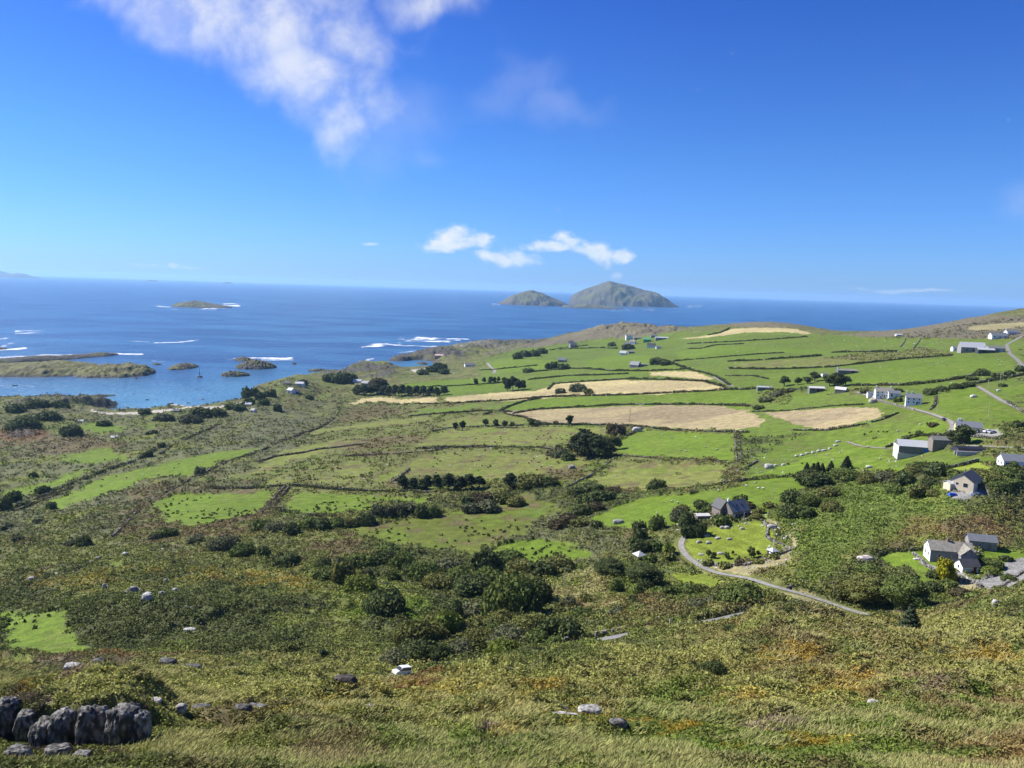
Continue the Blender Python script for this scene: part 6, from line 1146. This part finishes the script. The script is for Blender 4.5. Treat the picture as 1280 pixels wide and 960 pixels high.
# ------------------------------------------------------------------ vehicles
def prism(prof, y0, y1, inset=0, zi=1.0):
    """side profile (x,z) extruded in y; points above zi lean inwards by inset"""
    n_ = len(prof); A_ = [(x, y0 + (inset if z > zi else 0), z) for x, z in prof] + [(x, y1 - (inset if z > zi else 0), z) for x, z in prof]
    F3 = []
    q = [(i, (i + 1) % n_, n_ + (i + 1) % n_, n_ + i) for i in range(n_)]
    cpt = [(sum(p[0] for p in prof) / n_, y0, .7), (sum(p[0] for p in prof) / n_, y1, .7)]; A_ += cpt
    tr = [(2 * n_, (i + 1) % n_, i) for i in range(n_)] + [(2 * n_ + 1, n_ + i, n_ + (i + 1) % n_) for i in range(n_)]
    V = np.array(A_, float); return [(V, np.array(q), np.ones((len(V), 3))), (V, np.array(tr), np.ones((len(V), 3)))]
def car(px, py, rz, mat, label, group, kind='car', road=False, loc=None, pitch=0):
    if loc is None: x, y, z = ground_pt(px, py); z = float(hs(x, y)); y += .8; loc = (x, y, z + .12)
    e = empty('van' if kind == 'van' else 'car', loc, math.radians(rz), label, kind, group); e.rotation_euler = (0, pitch, math.radians(rz))
    if kind == 'van': prof = [(-2.15,.30),(-2.15,.75),(-2.0,.98),(-1.25,1.12),(-.55,1.80),(.2,1.86),(2.05,1.84),(2.15,1.5),(2.15,.30)]; wn = [(-1.08,1.14),(-.52,1.70),(.0,1.74),(.0,1.14)]; wn2 = [(.12,1.12),(.12,1.70),(1.95,1.68),(1.98,1.12)]
    else: prof = [(-2.05,.28),(-2.08,.65),(-1.95,.82),(-1.05,.93),(-.35,1.42),(.8,1.45),(1.6,1.0),(2.05,.92),(2.08,.3)]; wn = [(-.88,.95),(-.30,1.36),(.15,1.38),(.15,.95)]; wn2 = [(.25,.95),(.25,1.38),(.8,1.38),(1.35,.97)]
    bd = sub('body', prism(prof, -.85, .85, .12, 1.0), mat, e)
    for wq in (wn, wn2):
        for sg in (-1, 1):
            ya = sg * .875; V = np.array([(a_, ya - sg * (.0 if z < 1.2 else .10), z) for a_, z in wq] + [(a_, ya - sg * .06 - sg * (.0 if z < 1.2 else .10), z) for a_, z in wq], float)
            sub('side_window', [(V, np.array([(0,1,2,3),(4,7,6,5),(0,4,5,1),(1,5,6,2),(2,6,7,3),(3,7,4,0)]), np.ones((8, 3)))], M_glass, e)
    i0, i1 = (3, 4); (xa, za), (xb, zb) = prof[i0], prof[i1]; V = np.array([(xa - .02, -.68, za + .06),(xa - .02, .68, za + .06),(xb - .06, .6, zb - .03),(xb - .06, -.6, zb - .03)], float); V = np.concatenate([V + [-.03, 0, .03], V]); sub('windscreen', [(V, np.array([(0,1,2,3),(4,7,6,5),(0,4,5,1),(1,5,6,2),(2,6,7,3),(3,7,4,0)]), np.ones((8, 3)))], M_glass, e)
    for sx_ in (-1.3, 1.35):
        for sg in (-1, 1):
            a_ = np.linspace(0, 2 * math.pi, 14, endpoint=False); ring = np.stack([np.cos(a_) * .33 + sx_, a_ * 0, np.sin(a_) * .33 + .33], 1); V = np.concatenate([ring + [0, sg * .89, 0], ring + [0, sg * .66, 0], [[sx_, sg * .89, .33]]]); n_ = 14
            wq = sub('wheel', [(V, np.array([(i, (i + 1) % n_, n_ + (i + 1) % n_, n_ + i) for i in range(n_)]), np.ones((len(V), 3))), (V, np.array([(2 * n_, i, (i + 1) % n_) for i in range(n_)]), np.ones((len(V), 3)))], M_tyre, e)
    for sg in (-.6, .6): sub('headlight', [box(prof[1][0] - .03, prof[1][0] + .05, sg - .16, sg + .16, .60, .76)], M_white, e); sub('tail_light', [box(prof[-1][0] - .03, prof[-1][0] + .03, sg - .1, sg + .1, .75, 1.0)], M_dred, e)
    return e
pa, pb = ground_pt(480, 846.5), ground_pt(520, 843)
an = math.degrees(math.atan2(pb[1] - pa[1], pb[0] - pa[0])); pc = ground_pt(501, 846)
car(0, 0, an, M_carw, 'white van driving left on the narrow road below the scrub bank', None, 'van', loc=(pc[0], pc[1] + .6, float(hs(pc[0], pc[1])) + .28), pitch=-math.atan2(float(hs(pb[0], pb[1])) - float(hs(pa[0], pa[1])), math.hypot(pb[0] - pa[0], pb[1] - pa[1])))
for a in [(1225,541,20,M_card,'dark car, leftmost of the three parked beside the yellow-fronted house'),(1235,541,15,M_carw,'white car, middle of the three parked beside the yellow-fronted house'),(1241,542,12,M_cars,'silver car, rightmost of the three parked beside the yellow-fronted house'),(1221,696,35,M_cars,'silver car parked between the grey farmhouse and its green lawn'),(1222,621,10,M_carb,'blue car parked in front of the cream bungalow'),(1113,500,-10,M_cars,'silver car outside the left white farmhouse'),(1095,497,-10,M_carw,'white car at the start of the farmhouse lane'),(1181,526,70,M_card,'small dark car on the lane above the yellow-fronted house')]:
    car(a[0], a[1], a[2], a[3], a[4], 'parked cars')
# blue tarp
x, y, z = ground_pt(1191, 620); e = mk2('tarp', [(np.array([(-1.9,-.9,0),(1.9,-.9,0),(1.9,.9,0),(-1.9,.9,0),(-1.3,-.4,1.1),(1.2,-.5,.9),(1.3,.4,1.0),(-1.2,.5,1.2)], float), np.array([(4,5,6,7),(0,1,5,4),(1,2,6,5),(2,3,7,6),(3,0,4,7)]), np.ones((8, 3)))], [M_blue2]); e.location = (x, y, float(hs(x, y)) + .1); tag(e, 'crumpled blue tarp over a heap left of the cream bungalow', 'tarp')
# ------------------------------------------------------------------ sheep
M_wool = paint('sheep_wool', (.62,.58,.50), var=.1, scale=8); M_face = paint('sheep_face', (.08,.07,.06), var=.1)
def sheep_mesh():
    V, F = ICO3[0].copy(), ICO3[1]; n = V.copy(); V = V * np.array([.56, .29, .30]) * (1 + .05 * np.sin(n[:, :1] * 14) * np.sin(n[:, 1:2] * 13)) + np.array([0, 0, .62])
    P_ = [(V, F, np.ones((len(V), 3)))]; mi = [0]
    P_.append(limb((.40, 0, .72), (.62, 0, .62), .15, .11, 8)); mi.append(0)
    v = ICO2[0] * np.array([.16, .09, .10]) + np.array([.70, 0, .60]); P_.append((v, ICO2[1], np.ones((len(v), 3)))); mi.append(1)
    for sg in (-1, 1): P_.append(limb((.60, sg * .06, .68), (.57, sg * .17, .66), .03, .015, 4)); mi.append(1)
    for sx_ in (-.32, .32):
        for sg in (-.14, .14): P_.append(limb((sx_, sg, .45), (sx_ + .02, sg, 0), .055, .035, 5)); mi.append(1)
    return mk2('sheep_mesh', P_, [M_wool, M_face], midx=mi, smooth=True, link=False).data
SHM = sheep_mesh()
SHEEP = {'in the wide green field below the far right farmyard': [(1145.6,450),(1152.6,451),(1163,456),(1166,457),(1173,455.6),(1179,453.5),(1183,456.5),(1208,446.5)],
 'on the slope left of the right-hand road bend': [(1248,451),(1250,457),(1252,453),(1255,458),(1269,458),(1273,457)],
 'in the skyline field between the two pale walls': [(1153,428),(1160,430),(1171,429)], 'in the bright field left of the narrow double track': [(828,544),(840,548),(850,564),(857,565),(882,560),(896,563),(870,548)],
 'in the distant field above the upper stubble strip': [(714,468),(728,466),(722,467),(642,457)], 'in the bright field above the stone cottage': [(840,628),(847,630),(898,615),(944,605),(948,612),(954,612),(933,609)],
 'in the middle pasture near the big dark clump': [(700,545),(660,548),(618,552),(728,548),(600,571),(655,570)], 'on the open green slope left of the big barn': [(1100,575),(1085,560),(1122,540),(1150,532)], 'in the far bright fields below the pale hilltop': [(1010,428),(1030,424),(957,431),(1085,429),(1062,447),(1125,440)]}
for ph, l in SHEEP.items():
    l = sorted(l)
    for i, (px, py) in enumerate(l):
        x, y, z = ground_pt(px, py); o = bpy.data.objects.new('sheep', SHM); COL.objects.link(o); o.location = (x, y, z - .02); s = 1.15 + .2 * random.random() + max(0, y - 500) / 2500; o.scale = (s, s, s); o.rotation_euler = (0, 0, random.choice([0, 3.1]) + random.uniform(-.6, .6))
        pos = 'leftmost' if i == 0 else ('rightmost' if i == len(l) - 1 else ORD[i] + ' from the left'); tag(o, 'white sheep, %s %s' % (pos, ph), 'sheep', 'sheep grazing in the fields')
# ------------------------------------------------------------------ boats and the sea mark
def boat(px, py, L, mat, label, cabin=False, mast=0):
    p = at_z(px, py, 0); e = empty('boat', (p[0], p[1], 0), random.uniform(-.3, .3), label, 'boat', 'boats moored in the bay')
    s = np.linspace(-1, 1, 9); w = (1 - np.clip(s, 0, 1) ** 2.2) * .5 * (1 - .12 * np.clip(-s, 0, 1)); V = []; 
    for a_, b in zip(s, w): V += [(a_ * L / 2, -b * L * .36, .75 + .15 * max(a_, 0)), (a_ * L / 2 * .94, -b * L * .24, -.25), (a_ * L / 2 * .94, b * L * .24, -.25), (a_ * L / 2, b * L * .36, .75 + .15 * max(a_, 0))]
    F = []
    for i in range(8):
        o = i * 4
        for k in range(3): F.append((o + k, o + k + 1, o + k + 5, o + k + 4))
        F.append((o + 3, o, o + 4, o + 7))
    F.append((0, 3, 2, 1)); sub('hull', [(np.array(V), np.array(F), np.ones((len(V), 3)))], mat, e)
    sub('gunwale', [box(-L * .48, L * .3, -.05, .05, .76, .86)], M_wood, e)
    if cabin: sub('cabin', [box(-L * .1, L * .18, -L * .1, L * .1, .80, 1.9)], M_white, e)
    if mast: sub('mast', [limb((0, 0, .8), (0, 0, mast), .12, .08, 6)], M_wood, e)
boat(19, 482, 8, M_card, 'dark boat moored alone at the far left of the bay', True)
boat(184, 500, 4.5, M_card, 'small dark dinghy in the middle of the bay')
boat(253, 499, 5.5, M_carw, 'small white boat near the pier', True, 3)
boat(236, 504, 5, M_card, 'dark rowing boat beside the pier')
boat(185, 513.5, 4.5, M_card, 'dark dinghy drawn to the beach')
p = at_z(249.5, 471.5, 0); V, F, wl = rockpts(901, 3); e = empty('sea_mark', (p[0], p[1], 0), 0, 'thin beacon pole standing on a small dark rock in the bay', 'beacon')
o = mk2('rock_base', [(V * [4.5, 6, 2.6], F, np.full((len(V), 3), .06))], [M_rock], smooth=True, parent=e); sub('pole', [limb((0, 0, 1), (0, 0, 17), .35, .2, 8)], M_card, e); sub('topmark', [limb((0, 0, 5), (0, 0, 8.5), 1.1, .2, 8)], M_card, e)
p = at_z(170, 473.5, 0); e = empty('sea_mark', (p[0], p[1], 0), 0, 'dark pole beacon in front of the grassy islet', 'beacon'); sub('pole', [limb((0, 0, -1), (0, 0, 7), .35, .2, 8)], M_card, e); sub('topmark', [limb((0, 0, 2), (0, 0, 5), 1.0, .3, 8)], M_card, e); sub('rock_base', [(V * [3, 4, 1.2], F, np.full((len(V), 3), .06))], M_rock, e)
# ------------------------------------------------------------------ light and sky
SUN_EL = 43.0; SUN_AZ = -67.0      # azimuth measured clockwise from +Y (the view), negative = left
el, az = math.radians(SUN_EL), math.radians(SUN_AZ)
sdir = Vector((math.sin(az) * math.cos(el), math.cos(az) * math.cos(el), math.sin(el)))
sl = bpy.data.lights.new('sun', 'SUN'); so = bpy.data.objects.new('sun', sl); COL.objects.link(so)
sl.energy = 5.0; sl.angle = math.radians(.53); sl.color = (1, .955, .88); so.rotation_euler = (-sdir).to_track_quat('-Z', 'Y').to_euler(); so.location = (0, 0, 400)
w = bpy.data.worlds.new('World'); sc.world = w; w.use_nodes = True; nt = w.node_tree; nt.nodes.clear()
out = nt.nodes.new('ShaderNodeOutputWorld'); bg = nt.nodes.new('ShaderNodeBackground'); nt.links.new(bg.outputs[0], out.inputs[0])
bg.inputs[1].default_value = .15
sky = nt.nodes.new('ShaderNodeTexSky'); sky.sky_type = 'NISHITA'; sky.sun_disc = False; sky.sun_elevation = el; sky.sun_rotation = az
sky.altitude = 170; sky.air_density = 1.0; sky.dust_density = .35; sky.ozone_density = 3.0
tc = N(nt, 'ShaderNodeTexCoord'); sx = N(nt, 'ShaderNodeSeparateXYZ'); nt.links.new(tc.outputs['Generated'], sx.inputs[0])
mz = N(nt, 'ShaderNodeMath', operation='MAXIMUM'); mz.inputs[1].default_value = .004; nt.links.new(sx.outputs[2], mz.inputs[0])
cx = N(nt, 'ShaderNodeCombineXYZ'); nt.links.new(sx.outputs[0], cx.inputs[0]); nt.links.new(sx.outputs[1], cx.inputs[1]); nt.links.new(mz.outputs[0], cx.inputs[2])
nt.links.new(cx.outputs[0], sky.inputs[0])
rp = N(nt, 'ShaderNodeValToRGB'); nt.links.new(sx.outputs[2], rp.inputs[0]); cr_ = rp.color_ramp
stops = [(0.0, (.185,.330,.72)), (.06, (.175,.320,.64)), (.16, (.148,.300,.575)), (.34, (.092,.218,.540)), (1.0, (.08,.20,.52))]
cr_.elements[0].position = 0; cr_.elements[1].position = 1
for p_, c_ in stops[1:-1]: cr_.elements.new(p_)
for e_, (p_, c_) in zip(cr_.elements, stops): e_.position = p_; e_.color = (*c_, 1)
hsv = N(nt, 'ShaderNodeVectorMath', operation='MULTIPLY'); nt.links.new(sky.outputs[0], hsv.inputs[0]); nt.links.new(rp.outputs[0], hsv.inputs[1])
# gnomonic sky coordinates: u = x / y, v = z / y (in front of the viewer), fixed in the world
def mth(op, a, b=None, c=None):
    n = N(nt, 'ShaderNodeMath', operation=op)
    for i, q in enumerate((a, b, c)):
        if q is None: continue
        if isinstance(q, (int, float)): n.inputs[i].default_value = q
        else: nt.links.new(q, n.inputs[i])
    return n.outputs[0]
ymax = mth('MAXIMUM', sx.outputs[1], .05)
U = mth('DIVIDE', sx.outputs[0], ymax); V = mth('DIVIDE', sx.outputs[2], ymax)
uv = N(nt, 'ShaderNodeCombineXYZ'); nt.links.new(U, uv.inputs[0]); nt.links.new(V, uv.inputs[1])
def noise(scale, det, rough, dist=0, vec=(1, 1, 1), off=0):
    mp = N(nt, 'ShaderNodeMapping'); mp.inputs['Scale'].default_value = vec; mp.inputs['Location'].default_value = (off, off * .7, off); nt.links.new(uv.outputs[0], mp.inputs[0])
    z = N(nt, 'ShaderNodeTexNoise'); z.inputs['Scale'].default_value = scale; z.inputs['Detail'].default_value = det; z.inputs['Roughness'].default_value = rough; z.inputs['Distortion'].default_value = dist
    nt.links.new(mp.outputs[0], z.inputs['Vector']); return z
warp = noise(7, 3, .6)
wo = N(nt, 'ShaderNodeVectorMath', operation='SUBTRACT'); nt.links.new(warp.outputs['Color'], wo.inputs[0]); wo.inputs[1].default_value = (.5, .5, .5)
def warped(k):
    s = N(nt, 'ShaderNodeVectorMath', operation='SCALE'); nt.links.new(wo.outputs[0], s.inputs[0]); s.inputs['Scale'].default_value = k
    a = N(nt, 'ShaderNodeVectorMath', operation='ADD'); nt.links.new(uv.outputs[0], a.inputs[0]); nt.links.new(s.outputs[0], a.inputs[1])
    q = N(nt, 'ShaderNodeSeparateXYZ'); nt.links.new(a.outputs[0], q.inputs[0]); return q.outputs[0], q.outputs[1]
def skyuv(px, py):
    d = ray(px, py); return d[0] / d[1], d[2] / d[1]
def ell(WU, WV, px, py, rx, ry, rot=0, sx_=1.0):
    cu, cv = skyuv(px, py); r = math.radians(rot); ca, sa = math.cos(r), math.sin(r)
    du = mth('SUBTRACT', WU, cu); dv = mth('SUBTRACT', WV, cv)
    p = mth('ADD', mth('MULTIPLY', du, ca), mth('MULTIPLY', dv, -sa)); q = mth('ADD', mth('MULTIPLY', du, sa), mth('MULTIPLY', dv, ca))
    p = mth('DIVIDE', p, rx / FPX); q = mth('DIVIDE', q, ry / FPX)
    d = mth('ADD', mth('MULTIPLY', p, p), mth('MULTIPLY', q, q))
    return mth('POWER', 2.718, mth('MULTIPLY', d, -1.0 * sx_))
def summed(l):
    o = l[0]
    for q in l[1:]: o = mth('MAXIMUM', o, q)
    return o
WU, WV = warped(.10)
big = summed([ell(WU, WV, 330, 20, 200, 70, 10), ell(WU, WV, 400, 90, 115, 75, 28), ell(WU, WV, 425, 150, 38, 52, 10), ell(WU, WV, 530, 0, 80, 34, -8), ell(WU, WV, 430, 40, 90, 80, 0), ell(WU, WV, 210, 5, 120, 50, 18)])
veil = summed([ell(WU, WV, 630, 115, 75, 32, -25), ell(WU, WV, 530, 205, 45, 22, 0), ell(WU, WV, 480, 150, 90, 80, 0), ell(WU, WV, 1275, 262, 35, 30, 0), ell(WU, WV, 700, 130, 60, 25, 0)])
fn = noise(5.0, 8, .58, .25)
fn2 = noise(15, 7, .58, .25, off=3)
nn = mth('ADD', mth('MULTIPLY', fn.outputs[0], .65), mth('MULTIPLY', fn2.outputs[0], .35))
def cover(mask, gain, lo, hi, mx):
    n = N(nt, 'ShaderNodeMapRange', interpolation_type='SMOOTHSTEP'); nt.links.new(mth('ADD', mth('MULTIPLY', mask, gain), nn), n.inputs[0]); n.inputs[1].default_value = lo; n.inputs[2].default_value = hi; n.inputs[3].default_value = 0; n.inputs[4].default_value = mx
    return n.outputs[0]
tex = N(nt, 'ShaderNodeMapRange'); nt.links.new(fn2.outputs[0], tex.inputs[0]); tex.inputs[1].default_value = .33; tex.inputs[2].default_value = .62; tex.inputs[3].default_value = .40; tex.inputs[4].default_value = 1.0
cb = mth('MULTIPLY', cover(big, .62, .66, 1.30, .92), tex.outputs[0]); cv_ = cover(veil, .36, .58, 1.05, .16)
WU2, WV2 = warped(.03)
fn3 = noise(30, 9, .62, .1, vec=(1, 1.4, 1), off=7)
small = summed([ell(WU2, WV2, 571, 297, 25, 14), ell(WU2, WV2, 596, 299, 20, 13), ell(WU2, WV2, 560, 307, 34, 9), ell(WU2, WV2, 622, 322, 34, 9, 12), ell(WU2, WV2, 648, 322, 26, 11, 10), ell(WU2, WV2, 690, 307, 42, 9, -5), ell(WU2, WV2, 713, 300, 28, 13, 8), ell(WU2, WV2, 740, 312, 38, 14, 14), ell(WU2, WV2, 775, 318, 18, 11, -10)])
sm = N(nt, 'ShaderNodeMapRange', interpolation_type='SMOOTHSTEP'); nt.links.new(mth('ADD', small, mth('MULTIPLY', fn3.outputs[0], 1.7)), sm.inputs[0]); sm.inputs[1].default_value = 1.12; sm.inputs[2].default_value = 1.80; sm.inputs[4].default_value = .92
tiny = summed([ell(WU2, WV2, 217, 330, 10, 5), ell(WU2, WV2, 238, 332, 18, 3), ell(WU2, WV2, 180, 331, 30, 2.5), ell(WU2, WV2, 1110, 361, 60, 4), ell(WU2, WV2, 1160, 364, 50, 3), ell(WU2, WV2, 462, 304, 16, 2.5), ell(WU2, WV2, 770, 345, 10, 8)])
tn = N(nt, 'ShaderNodeMapRange', interpolation_type='SMOOTHSTEP'); nt.links.new(mth('ADD', tiny, fn3.outputs[0]), tn.inputs[0]); tn.inputs[1].default_value = .95; tn.inputs[2].default_value = 1.6; tn.inputs[4].default_value = .55
cov = mth('MAXIMUM', mth('MAXIMUM', cb, cv_), mth('MAXIMUM', sm.outputs[0], tn.outputs[0]))
front = N(nt, 'ShaderNodeMapRange'); nt.links.new(sx.outputs[1], front.inputs[0]); front.inputs[1].default_value = .1; front.inputs[2].default_value = .3
cov = mth('MULTIPLY', cov, front.outputs[0])
# clouds: bright where dense, greyer at their undersides
shade = N(nt, 'ShaderNodeMapRange'); nt.links.new(mth('ADD', fn3.outputs[0], mth('MULTIPLY', V, 2.5)), shade.inputs[0]); shade.inputs[1].default_value = .42; shade.inputs[2].default_value = .80; shade.inputs[3].default_value = 0; shade.inputs[4].default_value = 1
cc_ = N(nt, 'ShaderNodeMix', data_type='RGBA'); nt.links.new(shade.outputs[0], cc_.inputs[0]); cc_.inputs[6].default_value = (2.2, 2.9, 3.6, 1); cc_.inputs[7].default_value = (3.5, 3.6, 3.8, 1)
mx = N(nt, 'ShaderNodeMix', data_type='RGBA'); nt.links.new(cov, mx.inputs[0]); nt.links.new(hsv.outputs[0], mx.inputs[6]); nt.links.new(cc_.outputs[2], mx.inputs[7])
nt.links.new(mx.outputs[2], bg.inputs[0])
sc.view_settings.view_transform = 'Standard'; sc.view_settings.look = 'None'; sc.view_settings.gamma = 1; sc.view_settings.exposure = .80
sc.view_settings.use_curve_mapping = False
try: sc.cycles.max_bounces = 5; sc.cycles.diffuse_bounces = 2; sc.cycles.glossy_bounces = 2; sc.cycles.transparent_max_bounces = 4; sc.cycles.volume_bounces = 1
except Exception: pass
# ------------------------------------------------------------------ air
HAZE = 3.0e-5
if HAZE:
    x0, x1, y0, y1, z0, z1 = -90000, 90000, -3000, 50500, -12, 360
    V8 = [(x0,y0,z0),(x1,y0,z0),(x1,y1,z0),(x0,y1,z0),(x0,y0,z1),(x1,y0,z1),(x1,y1,z1),(x0,y1,z1)]
    F8 = [(0,3,2,1),(4,5,6,7),(0,1,5,4),(1,2,6,5),(2,3,7,6),(3,0,4,7)]
    m = bpy.data.materials.new('air'); m.use_nodes = True; n_ = m.node_tree; n_.nodes.clear(); oo = n_.nodes.new('ShaderNodeOutputMaterial'); pv = n_.nodes.new('ShaderNodeVolumePrincipled')
    pv.inputs['Color'].default_value = (.42, .70, 1, 1); pv.inputs['Density'].default_value = HAZE; pv.inputs['Anisotropy'].default_value = .2; n_.links.new(pv.outputs[0], oo.inputs['Volume'])
    hb = mk('haze', V8, F8, None, [m]); tag(hb, kind='stuff')
